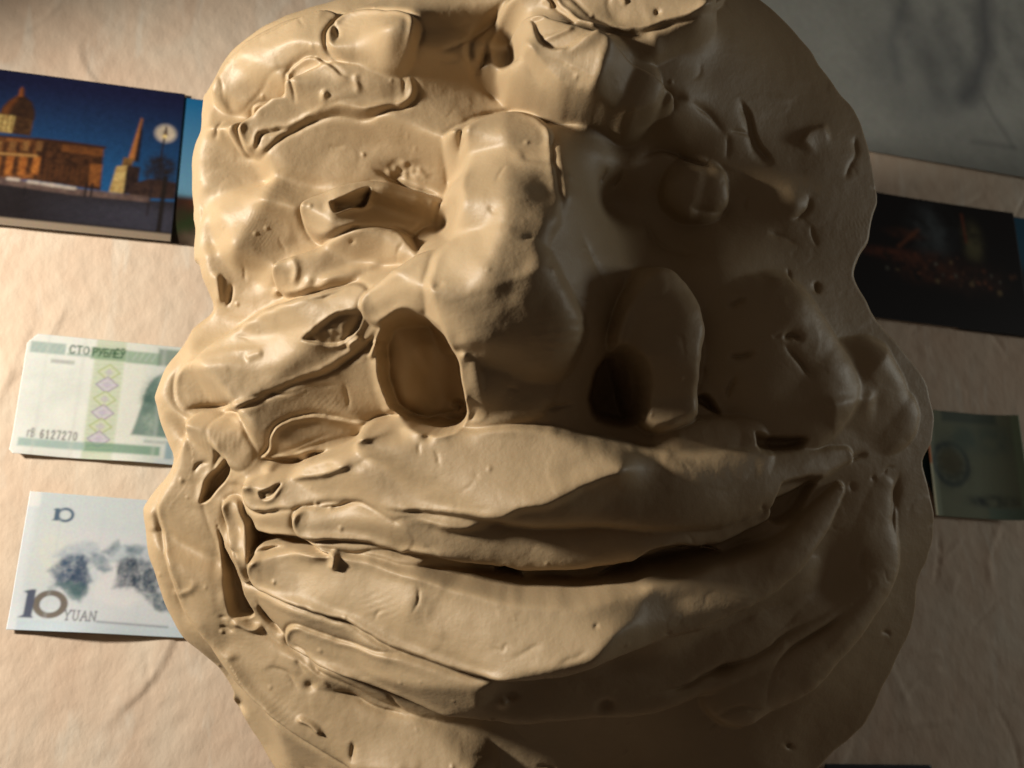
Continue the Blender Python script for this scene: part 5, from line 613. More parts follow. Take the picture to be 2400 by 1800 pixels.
-1,-1,0,1,3,6,10,13,13,5,-11,-8,-8,-7,-4,-3,0,-1,1,7,10,0,-2,-7,-12,-2,4,14,13,14,9,3,2,10,9,-9,-48,-56,-35,-10,-4,-4,-2,-1,1,1,2,3,5,5,4,14,28,37,33,21,-3,-29,-22,-4,4,3,1,3,10,-2,-31,-40,-20,-5,-1,2,4,5,3,2,-2,-2,-2,-2,1,11,16,14,12,7,5,1,0,0,-1,-1,-1,0,0,-1,0,0,0,0,0,0,0,2,4,6,8,12,16,18,7,-9,-16,-16,-12,-4,-5,-2,-4,-11,-18,-20,-16,-4,14,40,48,21,20,29,34,14,-18,-36,-37,-28,-17,-6,5,14,20,23,24,27,28,17,-19,-22,-18,-17,-15,-12,-11,-10,-4,1,10,21,30,38,30,13,0,-6,-7,-3,-3,-8,-15,-14,-17,-24,-21,-16,-11,-13,-12,-9,-6,-2,-1,
-1,-1,0,1,3,7,10,14,14,5,-11,-8,-7,-6,-5,-2,-2,-3,2,7,10,-1,0,-10,-9,-1,7,13,12,13,10,2,3,10,2,-18,-53,-50,-28,-6,-5,-4,-2,-2,-1,1,2,2,5,5,8,18,29,31,28,20,1,-24,-22,-5,2,1,1,3,9,-3,-32,-39,-17,-2,1,3,4,3,2,0,-3,-3,-2,-1,4,15,17,14,10,6,3,1,0,-1,-1,-1,-1,0,0,0,0,-1,0,0,-1,0,0,2,4,8,13,13,17,17,3,-13,-16,-16,-16,-8,-3,-2,-8,-17,-24,-23,-17,-6,9,30,37,35,38,40,39,9,-23,-36,-34,-25,-15,-2,9,19,24,28,31,30,31,0,-26,-22,-18,-16,-14,-10,-10,-6,-1,4,13,23,33,38,29,13,1,-5,-10,-11,-12,-13,-15,-12,-16,-24,-23,-16,-13,-14,-12,-9,-5,-3,0,
-2,0,0,1,4,6,11,15,15,7,-12,-7,-8,-6,-4,-4,-5,-2,3,7,10,2,-2,-11,-7,-1,10,11,11,13,11,2,4,8,-4,-30,-56,-42,-20,-4,-5,-4,-2,-3,-2,-1,1,3,5,6,11,20,28,26,23,16,3,-18,-18,-6,1,1,0,4,9,-4,-34,-37,-14,1,3,3,2,3,0,-2,-4,-3,-2,1,6,16,17,13,10,5,3,0,0,-1,-1,-1,-1,0,0,0,0,-1,0,-1,-1,-1,0,1,4,8,15,17,19,13,-6,-17,-15,-13,-14,-11,-3,-4,-12,-21,-25,-23,-17,-10,-1,8,15,37,53,61,56,12,-24,-36,-30,-23,-12,1,15,26,29,33,38,32,26,-20,-26,-21,-18,-15,-12,-9,-8,-4,2,8,17,26,36,40,29,10,-2,-7,-12,-17,-18,-17,-14,-11,-15,-23,-23,-18,-14,-15,-13,-9,-5,-2,-1,
-2,0,0,1,4,7,11,16,16,6,-11,-7,-7,-5,-5,-7,-6,-2,3,9,10,6,-6,-11,-6,1,10,11,11,12,11,3,4,6,-9,-41,-55,-36,-13,-4,-5,-4,-2,-3,-3,-2,0,3,6,8,14,20,25,22,18,13,3,-12,-16,-5,1,1,2,5,8,-6,-37,-34,-9,2,3,3,2,1,-1,-3,-4,-4,-1,1,6,16,17,14,9,5,2,1,-1,-1,-1,-1,0,0,-1,0,0,-1,-1,-1,-2,-1,-1,0,2,7,14,20,20,4,-21,-21,-12,-8,-8,-9,-5,-6,-12,-20,-23,-22,-19,-17,-16,-15,-10,27,54,62,77,36,-15,-23,-24,-19,-11,6,21,30,32,39,47,34,10,-21,-30,-23,-17,-13,-10,-8,-5,-1,6,12,20,29,39,41,28,8,-2,-9,-15,-21,-23,-21,-15,-11,-14,-22,-23,-18,-16,-16,-14,-8,-5,-2,-1,
-2,0,0,1,4,7,12,17,17,8,-12,-6,-7,-6,-8,-9,-6,-2,4,7,11,7,-7,-9,-6,5,10,10,11,13,10,4,5,2,-16,-49,-50,-31,-9,-4,-4,-3,-3,-4,-3,-1,-1,3,6,10,16,22,21,17,14,9,2,-7,-12,-4,1,2,3,6,7,-9,-37,-31,-6,3,3,3,1,0,-2,-5,-4,-3,-2,1,5,14,17,14,10,5,3,0,0,-1,0,-1,-1,0,0,-1,0,-1,-2,-2,-3,-2,-1,-2,1,7,12,17,16,-6,-27,-20,-11,-7,-7,-6,-6,-6,-10,-16,-21,-21,-20,-20,-22,-25,-19,13,45,64,73,43,8,-11,-18,-20,-13,7,27,34,37,52,67,37,-25,-30,-25,-22,-15,-11,-8,-5,-3,4,9,15,25,33,42,42,27,6,-5,-11,-18,-24,-26,-23,-18,-11,-15,-20,-22,-19,-17,-17,-13,-9,-5,-2,0,
-2,0,0,1,4,8,13,17,17,9,-12,-5,-8,-8,-11,-10,-5,-2,3,7,8,5,-4,-5,-2,6,10,10,11,12,12,3,6,-4,-24,-54,-44,-23,-6,-5,-4,-2,-4,-3,-4,-1,0,3,6,11,18,22,17,14,10,6,2,-5,-8,-3,0,3,5,7,6,-10,-36,-29,-4,4,2,2,1,-1,-4,-5,-4,-3,-2,1,4,11,16,14,10,5,3,2,0,0,-1,-1,-1,0,0,0,-1,-2,-3,-3,-3,-3,-2,-1,3,7,10,12,9,-9,-21,-20,-13,-8,-7,-7,-8,-7,-9,-14,-19,-20,-14,-12,-14,-17,-11,12,37,58,52,33,9,-8,-20,-24,-18,4,31,39,48,66,84,32,-50,-44,-20,-19,-13,-9,-4,-2,1,8,13,20,27,37,45,43,24,3,-5,-12,-21,-27,-29,-26,-19,-14,-14,-18,-22,-18,-17,-17,-14,-8,-5,-2,0,
-2,0,0,1,4,8,14,18,18,9,-11,-6,-9,-12,-13,-9,-5,-1,2,5,6,3,1,-1,1,8,9,9,11,13,11,5,5,-10,-34,-52,-38,-18,-4,-5,-4,-2,-4,-4,-2,-2,0,3,7,11,19,21,15,11,7,4,1,-3,-6,-2,1,3,6,8,4,-10,-34,-25,-2,4,1,1,-1,-3,-4,-5,-5,-3,-2,1,3,7,16,13,9,5,4,3,1,1,-1,-1,-1,0,0,0,0,-3,-4,-5,-4,-2,-1,2,4,7,8,8,4,-6,-19,-17,-11,-9,-8,-9,-11,-10,-9,-13,-19,-13,-1,2,-2,-6,-1,13,29,36,33,21,4,-12,-25,-29,-22,3,30,43,52,67,84,18,-56,-44,-17,-8,-9,-6,0,2,6,11,17,24,32,40,48,44,21,1,-7,-14,-23,-31,-31,-28,-22,-15,-14,-17,-20,-18,-16,-17,-13,-8,-4,-2,0,
-2,0,0,1,5,8,14,19,20,10,-12,-8,-12,-15,-13,-8,-4,-1,1,4,4,3,3,3,5,8,8,9,11,13,12,6,3,-15,-43,-48,-32,-12,-5,-5,-3,-3,-3,-4,-3,-2,0,3,6,13,19,19,13,9,5,3,0,-2,-4,-1,1,5,6,7,4,-11,-33,-20,0,3,1,-1,-3,-4,-5,-5,-5,-4,-1,1,2,4,12,12,8,5,5,4,4,2,0,-1,-2,0,0,1,0,-3,-5,-7,-2,0,0,4,5,5,5,4,1,-5,-14,-15,-10,-7,-8,-10,-12,-11,-10,-14,-15,-4,12,14,9,3,4,9,17,20,19,10,-5,-18,-27,-30,-21,1,25,39,49,56,63,11,-39,-36,-15,3,-3,-2,4,7,9,15,20,27,36,44,51,43,16,0,-8,-14,-26,-33,-34,-30,-24,-18,-13,-15,-18,-17,-17,-16,-11,-7,-4,-1,0,
-2,0,0,2,4,9,14,20,20,12,-13,-12,-17,-15,-11,-7,-4,0,1,2,4,3,4,6,7,9,8,9,11,14,11,7,0,-19,-47,-45,-28,-7,-5,-5,-3,-3,-3,-4,-3,-2,0,2,5,14,20,17,12,7,4,1,0,-2,-2,0,2,4,7,6,3,-12,-29,-16,1,2,-1,-2,-4,-5,-6,-5,-5,-4,-2,1,0,3,9,10,4,4,6,7,7,4,1,-2,-1,-1,1,3,2,-2,-4,-6,-2,2,2,2,2,2,2,2,0,-4,-11,-13,-8,-6,-8,-10,-11,-11,-10,-14,-13,3,19,22,16,10,6,5,6,8,4,-2,-11,-18,-23,-23,-17,-2,17,30,37,42,42,12,-22,-23,-11,4,8,2,7,10,13,17,23,30,39,49,54,42,13,-3,-8,-16,-29,-36,-36,-32,-27,-19,-13,-13,-16,-16,-16,-14,-9,-6,-3,-1,0,
-2,0,0,2,4,9,14,20,23,15,-18,-19,-18,-13,-10,-5,-3,-1,1,2,3,3,5,7,10,10,8,9,11,14,11,7,-3,-24,-48,-41,-23,-5,-4,-5,-4,-2,-4,-4,-4,-2,0,2,6,15,19,15,10,6,3,1,-1,-1,-1,0,3,4,6,6,1,-11,-25,-13,1,0,-1,-4,-5,-6,-6,-6,-5,-4,-2,-1,0,4,8,5,-4,2,8,12,11,7,3,-2,-1,-1,1,4,7,2,-3,-3,-4,0,0,-1,0,1,0,-1,0,-2,-8,-10,-8,-5,-7,-10,-11,-10,-10,-13,-11,5,19,18,19,16,10,0,-5,-6,-6,-8,-10,-11,-13,-14,-12,-4,9,21,23,27,22,11,-6,-13,-6,3,17,12,9,12,14,19,25,33,43,53,55,33,3,-6,-7,-12,-26,-37,-38,-35,-28,-20,-12,-12,-12,-14,-14,-12,-9,-4,-2,-1,0,
-1,-1,0,2,4,8,13,19,22,16,-24,-20,-15,-12,-7,-4,-2,-1,1,1,3,3,5,8,11,12,8,10,12,14,10,8,-7,-28,-47,-37,-19,-4,-5,-5,-3,-3,-4,-4,-4,-2,0,2,6,15,18,14,9,5,2,0,-1,-1,0,1,2,5,6,6,0,-10,-24,-11,2,-1,-3,-5,-6,-7,-6,-6,-5,-4,-3,-1,1,5,11,1,-13,-7,11,18,17,11,7,1,-1,0,2,3,5,4,-1,-5,-5,-3,-2,-1,-1,-1,-1,-1,-1,-1,-4,-6,-6,-6,-7,-10,-11,-10,-10,-12,-10,6,16,14,15,13,8,0,-7,-8,-9,-9,-9,-8,-7,-8,-7,-5,5,13,15,17,13,5,-4,-7,-5,4,20,26,12,12,15,19,26,35,46,46,40,7,-16,-12,-5,-5,-9,-19,-28,-30,-29,-21,-10,-9,-8,-12,-12,-10,-7,-4,-2,0,0,
-1,-1,0,2,3,6,11,15,15,9,-16,-15,-13,-8,-6,-3,-1,0,1,1,1,3,5,8,11,13,12,9,11,13,13,7,-7,-30,-44,-36,-16,-5,-6,-4,-4,-4,-3,-5,-3,-3,0,2,8,15,16,12,8,4,2,0,-1,-1,0,1,3,4,6,6,2,-11,-23,-12,3,-1,-4,-5,-7,-7,-7,-6,-5,-5,-3,-1,3,6,13,5,-13,-10,11,19,17,12,8,3,1,1,1,3,2,1,-2,-5,-6,-4,-2,-2,-1,-1,-2,-1,-1,1,0,-4,-4,-5,-8,-11,-11,-11,-10,-12,-9,6,14,12,11,11,6,0,-3,-7,-9,-9,-10,-9,-7,-6,-5,-4,2,9,11,14,10,0,-8,-8,-5,6,21,33,17,11,14,20,26,36,36,25,14,-24,-27,-13,-6,-6,-3,2,2,-8,-18,-20,-7,-4,-6,-10,-10,-8,-6,-3,-2,0,0,
-1,0,0,0,3,4,8,10,9,2,-8,-10,-8,-6,-4,-1,-1,0,1,0,1,2,4,7,9,11,10,10,12,16,17,10,-7,-29,-43,-35,-14,-6,-7,-5,-4,-4,-4,-4,-3,-2,-1,2,9,16,14,11,7,3,1,0,-1,-1,0,1,3,4,5,6,2,-8,-22,-14,2,-1,-3,-6,-7,-7,-7,-6,-6,-5,-3,-1,2,8,16,11,-9,-8,10,16,14,10,7,3,1,1,1,1,1,0,-2,-4,-5,-4,-3,-2,-2,-1,-2,-1,0,2,5,-1,-2,-5,-10,-13,-12,-11,-9,-12,-9,5,13,10,10,8,6,1,-3,-6,-8,-9,-10,-9,-7,-6,-5,-4,1,8,10,8,7,-1,-11,-10,-4,7,23,32,22,11,12,17,24,32,16,5,-14,-38,-31,-18,-9,-7,-5,6,22,27,8,-8,-3,2,-3,-9,-9,-8,-5,-3,-1,0,1,
-1,0,0,0,2,3,4,6,5,0,-4,-6,-5,-3,-2,-1,-1,1,0,0,1,1,3,4,6,7,9,9,13,18,21,16,-3,-27,-43,-35,-12,-8,-8,-6,-4,-3,-4,-4,-3,-2,-1,2,11,16,12,9,6,2,1,0,-1,-1,0,1,2,4,4,5,3,-6,-18,-15,0,-1,-4,-5,-7,-7,-8,-6,-6,-5,-4,-1,2,8,18,18,-4,-6,7,11,12,8,5,2,1,1,0,1,1,-1,-1,-3,-4,-3,-3,-2,-2,-2,-1,-1,1,4,5,2,-1,-4,-10,-12,-11,-10,-9,-11,-9,2,10,8,8,8,5,1,-2,-5,-8,-10,-10,-9,-7,-6,-4,-3,0,7,8,4,2,-3,-10,-10,-5,8,22,30,27,11,9,16,23,12,-4,-10,-36,-51,-36,-24,-12,-6,-4,7,25,47,46,22,6,9,-1,-8,-9,-6,-5,-2,-1,0,0,
-1,0,0,0,1,1,3,3,2,0,-2,-3,-3,-2,-1,0,0,0,0,0,1,0,1,3,3,5,6,8,12,18,23,22,5,-24,-43,-35,-12,-9,-9,-6,-4,-4,-3,-4,-3,-2,0,3,11,15,12,7,5,2,0,0,-1,-1,0,1,1,3,4,4,2,-3,-12,-14,-4,-3,-3,-6,-6,-8,-7,-7,-6,-5,-4,-1,3,7,19,22,2,-4,3,8,8,6,4,2,1,0,0,0,0,0,-1,-2,-2,-2,-2,-2,-2,-1,-1,-1,2,4,5,1,-2,-3,-5,-6,-7,-8,-9,-10,-8,-2,3,5,6,7,4,1,-2,-4,-7,-9,-11,-10,-8,-6,-3,-2,0,6,7,0,-2,-5,-10,-11,-5,8,21,29,30,14,7,10,7,-8,-21,-21,-53,-50,-32,-17,-6,-9,-14,-5,20,45,63,61,40,20,2,-8,-7,-7,-4,-2,-1,0,0,
0,-1,0,0,0,1,1,1,1,0,-1,-1,-2,0,-1,0,0,1,0,0,0,0,0,1,1,3,4,6,11,16,22,21,11,-16,-38,-34,-13,-10,-9,-6,-5,-4,-3,-4,-3,-1,1,4,12,14,10,7,4,1,0,-1,0,-1,0,0,2,2,3,2,2,-1,-8,-11,-6,-5,-4,-5,-6,-8,-7,-7,-7,-5,-3,-1,2,8,19,26,6,-2,1,5,5,4,2,1,0,1,0,0,0,-1,0,-1,-1,-1,-1,-1,-2,-1,-1,0,2,3,3,0,-2,-3,-3,-2,-2,-3,-5,-7,-7,-3,-2,-1,2,5,5,0,-1,-4,-6,-9,-11,-11,-10,-6,-2,-1,0,4,5,-1,-6,-8,-11,-10,-6,6,21,29,32,18,4,2,-6,-23,-40,-33,-47,-39,-24,-9,-3,-13,-25,-18,5,30,54,84,85,50,3,-6,-6,-6,-3,-3,-1,0,0,
0,-1,0,0,0,0,1,0,0,0,0,-1,0,0,0,0,0,0,0,0,0,-1,0,0,0,2,2,5,9,13,18,19,11,-8,-28,-30,-13,-11,-9,-7,-6,-4,-4,-3,-3,-1,2,5,13,13,9,6,3,1,0,-1,0,-1,0,0,1,1,2,3,1,-1,-5,-8,-7,-6,-4,-5,-7,-7,-7,-7,-7,-5,-4,0,3,7,20,28,10,-1,-1,2,3,2,1,1,0,0,-1,0,0,0,0,0,-1,0,0,0,0,-1,-1,0,1,2,0,0,-2,-2,-2,-2,0,0,-1,-3,-2,-2,-1,-3,-1,1,0,0,-1,-3,-5,-8,-11,-13,-11,-8,-2,0,1,3,4,-2,-8,-11,-12,-12,-7,5,21,29,32,23,5,0,-9,-24,-41,-60,-51,-25,-19,-8,-1,-13,-28,-22,-4,16,45,81,99,74,20,-4,-6,-4,-4,-2,-1,-1,0,
0,0,0,-1,0,0,0,0,0,0,0,0,0,0,0,0,0,1,-1,0,0,0,-1,0,-1,0,2,3,7,10,14,15,11,-3,-17,-24,-14,-12,-10,-7,-6,-5,-4,-3,-2,-1,2,8,13,12,8,5,2,1,0,-1,0,-1,0,0,0,1,2,1,1,0,-4,-6,-7,-6,-5,-5,-6,-6,-8,-7,-7,-5,-3,-1,4,7,20,29,13,-1,-1,0,1,0,0,0,0,0,0,0,0,0,0,0,0,0,1,1,1,-1,0,-1,1,0,-1,-1,-2,-2,-1,-1,0,0,0,0,0,1,0,-1,-2,-2,-3,-1,-1,-2,-5,-7,-12,-14,-13,-9,-3,0,3,4,2,-3,-10,-12,-12,-13,-9,4,19,30,32,26,11,4,-6,-21,-41,-66,-62,-40,-22,-9,-1,-14,-30,-20,5,26,49,73,92,68,29,5,-2,-3,-3,-2,-2,0,0,
0,0,0,0,-1,0,0,0,0,0,0,0,0,0,0,1,0,0,0,0,-1,0,-1,0,-1,0,0,3,4,8,11,11,9,0,-8,-17,-14,-13,-10,-8,-6,-5,-5,-3,-2,0,3,9,13,11,7,5,2,0,0,-1,0,-1,0,0,0,1,1,1,0,0,-2,-5,-7,-7,-5,-5,-5,-6,-7,-7,-6,-6,-3,0,3,8,19,29,15,-1,-1,-2,0,-1,0,0,0,-1,0,0,0,0,0,0,1,1,1,2,1,1,0,-1,-1,0,-2,-2,-1,-2,-2,0,-1,0,1,1,0,1,0,0,-1,-4,-2,-2,-2,-2,-5,-8,-12,-16,-15,-8,-3,1,3,4,0,-4,-9,-12,-13,-13,-9,2,18,30,35,25,18,10,1,-13,-41,-67,-67,-52,-29,-13,-11,-11,-18,-19,7,42,54,65,76,58,28,15,0,-3,-2,-2,-1,-1,0,
0,0,0,0,0,0,-1,0,0,0,0,0,0,1,0,0,0,0,0,0,0,-1,0,-1,-1,0,0,1,4,5,8,9,7,2,-3,-10,-13,-13,-12,-8,-7,-5,-4,-4,-1,0,3,10,13,10,7,4,2,0,0,-1,0,-1,0,0,0,0,1,1,0,0,-1,-4,-6,-8,-6,-5,-4,-5,-7,-7,-6,-5,-2,0,2,8,19,27,15,0,-1,-2,-2,-1,0,-1,0,0,0,0,0,0,0,0,0,1,2,2,3,2,2,0,-2,-2,-3,-2,-2,-2,-1,-1,-1,0,1,0,1,0,1,-1,-1,-3,-3,-2,-2,-3,-5,-9,-13,-17,-15,-6,-1,1,1,3,-1,-4,-9,-11,-13,-13,-9,1,18,32,35,29,20,12,8,-2,-36,-61,-60,-43,-21,-9,-10,-13,-20,-20,0,31,49,52,54,47,30,15,5,-1,-1,-2,-1,-1,0,
0,0,0,0,0,0,0,0,0,0,0,0,0,0,0,0,0,0,0,0,0,0,-1,0,-1,0,-1,1,2,4,5,7,6,3,1,-5,-11,-14,-11,-9,-7,-6,-5,-3,-2,0,4,11,12,10,7,3,2,0,0,-1,-1,0,0,0,0,0,1,0,1,0,-1,-3,-6,-8,-6,-5,-3,-5,-7,-6,-6,-4,-2,-1,3,7,19,25,13,1,-1,-2,-1,-1,-1,-1,0,0,0,0,-1,1,0,0,0,1,1,3,2,4,3,1,-1,-3,-3,-3,-3,-1,-1,-1,-1,0,0,0,1,0,-1,0,-2,-3,-3,-3,-3,-3,-5,-8,-12,-16,-13,-5,-1,-1,0,1,-1,-4,-9,-11,-12,-12,-7,4,22,37,29,24,18,13,13,7,-20,-42,-44,-33,-17,-9,-11,-16,-22,-17,-7,14,34,36,35,37,29,16,8,1,0,-1,-2,0,-1,
0,0,0,0,0,0,0,0,0,0,0,0,0,0,0,0,0,0,0,0,0,0,-1,0,0,-1,0,0,1,3,3,5,5,4,3,-1,-8,-14,-12,-9,-8,-6,-4,-4,-2,0,4,11,12,10,6,3,2,0,-1,0,-1,0,0,0,0,0,0,1,1,0,0,-2,-5,-8,-7,-4,-4,-5,-6,-6,-6,-4,-2,0,3,8,18,22,10,2,0,-2,-1,-2,0,-1,0,0,0,0,-1,1,0,0,0,1,1,1,3,3,3,2,1,-2,-2,-3,-3,-2,-1,-1,0,-1,0,0,0,-1,-1,-1,-2,-4,-3,-4,-3,-4,-5,-6,-11,-13,-11,-4,-1,-2,-2,-1,-1,-4,-8,-10,-12,-9,-1,12,21,33,25,17,14,13,14,11,-8,-24,-30,-23,-15,-10,-11,-18,-20,-14,-10,0,17,22,26,32,26,17,8,2,0,0,-1,-1,-1,
0,0,0,0,0,0,0,0,0,0,0,0,0,0,0,0,0,0,0,0,0,0,0,-1,0,0,-1,0,1,1,3,3,4,5,4,2,-5,-13,-13,-10,-8,-6,-5,-4,-2,0,5,11,11,9,6,3,2,0,-1,0,-1,0,0,0,0,0,0,1,1,0,0,-1,-4,-7,-8,-4,-3,-5,-6,-6,-6,-4,-1,0,4,8,17,18,8,3,0,-1,-2,-1,0,-1,0,0,0,0,0,0,0,0,0,0,1,1,2,2,3,2,1,0,-1,-1,-2,-2,-1,0,0,-1,0,-1,-1,-2,-1,-2,-4,-4,-4,-5,-4,-4,-3,-5,-7,-10,-9,-3,-2,-3,-4,-2,-2,-4,-7,-8,-10,-4,11,17,24,17,16,12,9,11,13,7,-5,-14,-16,-14,-9,-8,-11,-15,-16,-15,-14,-10,4,16,25,29,23,16,8,3,0,-1,0,-1,-1,
0,0,0,0,0,0,0,0,0,0,0,0,0,0,0,0,0,0,0,0,0,0,0,0,-1,0,0,-1,1,0,2,2,4,5,5,3,-1,-11,-14,-11,-8,-7,-5,-4,-2,0,5,11,11,8,6,2,2,0,-1,0,-1,0,0,0,0,0,0,1,1,0,1,-1,-2,-7,-7,-5,-4,-4,-6,-6,-6,-3,-2,1,4,10,16,13,7,3,0,-1,-1,-1,-1,0,0,0,0,0,0,0,0,0,0,0,0,1,1,2,1,2,1,1,0,0,0,-1,0,1,0,0,-1,-1,-2,-2,-2,-3,-5,-5,-6,-6,-5,-3,-2,-2,-3,-7,-6,-2,-3,-3,-6,-4,-2,-3,-5,-8,-4,10,17,16,16,7,6,6,5,8,9,4,-2,-6,-7,-6,-5,-6,-10,-14,-13,-19,-20,-14,2,15,24,26,22,13,8,3,0,-1,0,-1,-1,
0,0,0,0,0,0,0,0,0,0,0,0,0,0,0,0,0,0,0,0,0,0,0,0,0,-1,0,0,0,0,1,2,3,4,5,5,2,-8,-15,-11,-9,-7,-5,-4,-3,0,6,10,10,8,5,3,0,0,0,0,-1,0,0,0,0,0,0,1,0,1,1,1,-2,-5,-8,-6,-4,-5,-5,-6,-5,-3,-1,2,4,10,15,10,5,3,0,-1,-1,0,-1,0,0,0,0,0,0,0,0,0,0,0,0,0,1,1,1,1,1,1,0,1,0,1,1,0,1,0,1,-1,0,-2,-3,-4,-5,-7,-8,-7,-4,-2,-1,1,-1,-3,-4,-2,-2,-4,-7,-7,-3,-4,-2,4,13,17,12,10,-1,-1,0,1,2,6,7,4,1,-1,-2,-1,-2,-5,-8,-11,-18,-22,-22,-12,3,13,26,21,18,13,6,3,0,-1,0,-1,-1,
0,0,0,0,0,0,0,0,0,0,0,0,0,0,0,0,0,0,0,0,0,0,0,0,0,0,-1,0,0,0,0,2,2,4,6,5,3,-4,-15,-11,-9,-7,-6,-4,-3,-1,6,10,9,8,4,3,0,0,0,0,-1,0,0,0,0,0,0,1,0,1,2,1,-1,-3,-8,-8,-5,-5,-4,-5,-4,-3,0,1,5,10,13,8,4,2,0,0,-1,0,-1,0,0,0,0,0,0,0,0,0,0,0,0,0,0,1,0,1,0,1,1,0,1,1,0,1,1,1,1,1,0,0,-1,-3,-5,-8,-9,-7,-3,-2,1,3,3,-1,-1,0,-1,-2,-6,-9,-5,1,6,13,17,11,4,-4,-10,-6,-4,-2,0,7,6,5,3,1,1,1,-1,-3,-6,-10,-21,-24,-21,-9,4,13,21,20,16,11,6,2,0,-1,-1,0,-1,
0,0,0,0,0,0,0,0,0,0,0,0,0,0,0,0,0,0,0,0,0,0,0,0,0,0,-1,0,0,0,0,1,2,4,5,6,4,-1,-13,-12,-9,-7,-6,-5,-3,-1,5,9,9,7,4,2,1,0,0,0,-1,0,0,0,0,0,0,0,1,1,2,1,1,-2,-6,-9,-8,-5,-4,-4,-3,-2,0,3,5,10,11,5,3,2,0,-1,0,-1,0,0,0,0,0,0,0,0,0,0,0,0,0,0,0,0,0,1,0,0,1,0,1,0,1,1,0,1,1,2,1,2,2,0,-2,-5,-8,-6,-1,0,1,3,5,4,5,3,2,-2,-6,-7,-5,0,5,9,8,4,-3,-11,-13,-10,-5,0,0,6,6,6,4,3,2,1,0,-2,-6,-11,-21,-25,-17,-4,4,6,17,21,16,10,6,2,0,-1,-1,0,-1,
0,0,0,0,0,0,0,0,0,0,0,0,0,0,0,0,0,0,0,0,0,0,0,0,0,0,0,-1,0,0,0,1,2,3,5,5,6,1,-9,-13,-9,-8,-6,-5,-4,-1,4,8,9,6,4,2,1,0,0,0,-1,0,0,0,0,0,0,0,1,1,1,2,2,-1,-4,-9,-9,-6,-4,-3,-2,-1,1,4,7,10,7,3,1,1,-1,0,0,-1,0,0,0,0,0,0,0,0,0,0,0,0,0,0,0,0,0,0,0,0,1,0,0,1,0,0,1,1,1,1,2,3,3,4,3,1,-2,-3,0,1,1,2,4,8,8,4,-2,-6,-8,-7,-5,-1,1,3,3,-1,-7,-11,-14,-13,-2,2,1,3,7,7,5,3,3,1,0,-2,-7,-12,-20,-23,-14,-5,-4,-2,26,24,18,10,5,2,0,-1,-1,0,-1,
0,0,0,0,0,0,0,0,0,0,0,0,0,0,0,0,0,0,0,0,0,0,0,0,0,0,0,0,-1,0,0,0,2,3,4,6,7,2,-5,-13,-9,-8,-6,-6,-4,-1,3,7,8,6,3,2,1,0,0,0,-1,0,0,0,0,0,0,0,1,1,1,2,2,1,-2,-7,-10,-8,-4,-3,0,1,2,4,9,8,3,1,0,0,-1,0,-1,0,0,0,0,0,0,0,0,0,0,0,0,0,0,0,0,0,0,0,0,0,0,0,0,0,1,0,0,1,0,2,2,3,4,6,7,7,6,1,0,0,1,1,3,8,3,-2,-5,-9,-8,-6,-4,-2,-1,1,0,-3,-7,-10,-14,-13,-1,3,-3,3,8,8,7,4,3,2,-1,-4,-8,-13,-19,-20,-17,-16,-7,13,31,27,16,9,4,1,0,-1,-1,-1,0,
0,0,0,0,0,0,0,0,0,0,0,0,0,0,0,0,0,0,0,0,0,0,0,0,0,0,0,0,-1,0,0,0,1,3,5,6,7,5,-3,-12,-9,-8,-7,-6,-5,-2,4,6,6,5,3,2,1,0,0,0,-1,0,0,0,0,0,0,0,0,1,1,2,2,2,0,-4,-10,-8,-5,-2,0,2,3,6,9,5,0,0,-1,-1,-1,-1,0,0,0,0,0,0,0,0,0,0,0,0,0,0,0,0,0,0,0,0,0,0,0,0,0,0,0,0,0,0,1,1,1,3,4,7,9,10,11,6,-1,-1,-1,-1,1,4,-1,-5,-7,-8,-7,-5,-3,-2,0,-1,0,-3,-5,-9,-13,-9,-4,-1,-6,1,11,10,8,6,3,1,-2,-5,-11,-15,-21,-22,-21,-12,8,31,32,17,11,6,2,0,0,-1,-1,-1,0,
0,0,0,0,0,0,0,0,0,0,0,0,0,0,0,0,0,0,0,0,0,0,0,0,0,0,0,0,-1,0,0,0,1,3,4,7,8,7,-1,-10,-10,-8,-7,-7,-5,-3,3,5,6,4,3,1,1,0,0,-1,0,0,0,0,0,0,0,0,0,1,1,2,2,2,2,-1,-8,-10,-6,-2,2,2,5,7,8,1,-2,-2,-1,-1,-1,-1,0,0,0,0,0,0,0,0,0,0,0,0,0,0,0,0,0,0,0,0,0,0,0,0,0,-1,0,0,0,0,1,0,1,3,3,6,8,9,10,6,1,-1,-2,-2,-1,0,-2,-5,-6,-5,-5,-4,-2,-1,-1,0,0,-1,-4,-6,-12,-8,-9,-5,-5,-1,11,11,10,7,4,0,-3,-8,-14,-19,-25,-25,-13,7,20,36,25,11,7,3,0,-1,-1,-1,0,-1,0,
0,0,0,0,0,0,0,0,0,0,0,0,0,0,0,0,0,0,0,0,0,0,0,0,0,0,0,0,-1,0,0,0,1,2,5,7,9,8,3,-9,-9,-8,-8,-7,-7,-4,3,4,4,4,2,1,1,0,0,-1,0,0,0,0,0,0,0,0,0,0,1,2,2,3,3,1,-4,-9,-7,-2,1,3,5,8,5,-2,-3,-3,-2,-1,-1,0,0,0,0,0,0,0,0,0,0,0,0,0,0,0,0,0,0,0,0,0,0,0,0,0,0,-1,0,0,0,0,0,0,1,2,2,4,6,7,6,5,1,-1,-1,-2,-1,-2,-2,-3,-4,-4,-3,-2,-2,0,0,0,1,0,-2,-4,-11,-13,-11,-6,-3,-1,7,13,11,7,4,0,-4,-11,-18,-23,-26,-17,3,15,25,29,17,10,5,2,-1,-1,-1,-1,0,-1,0,
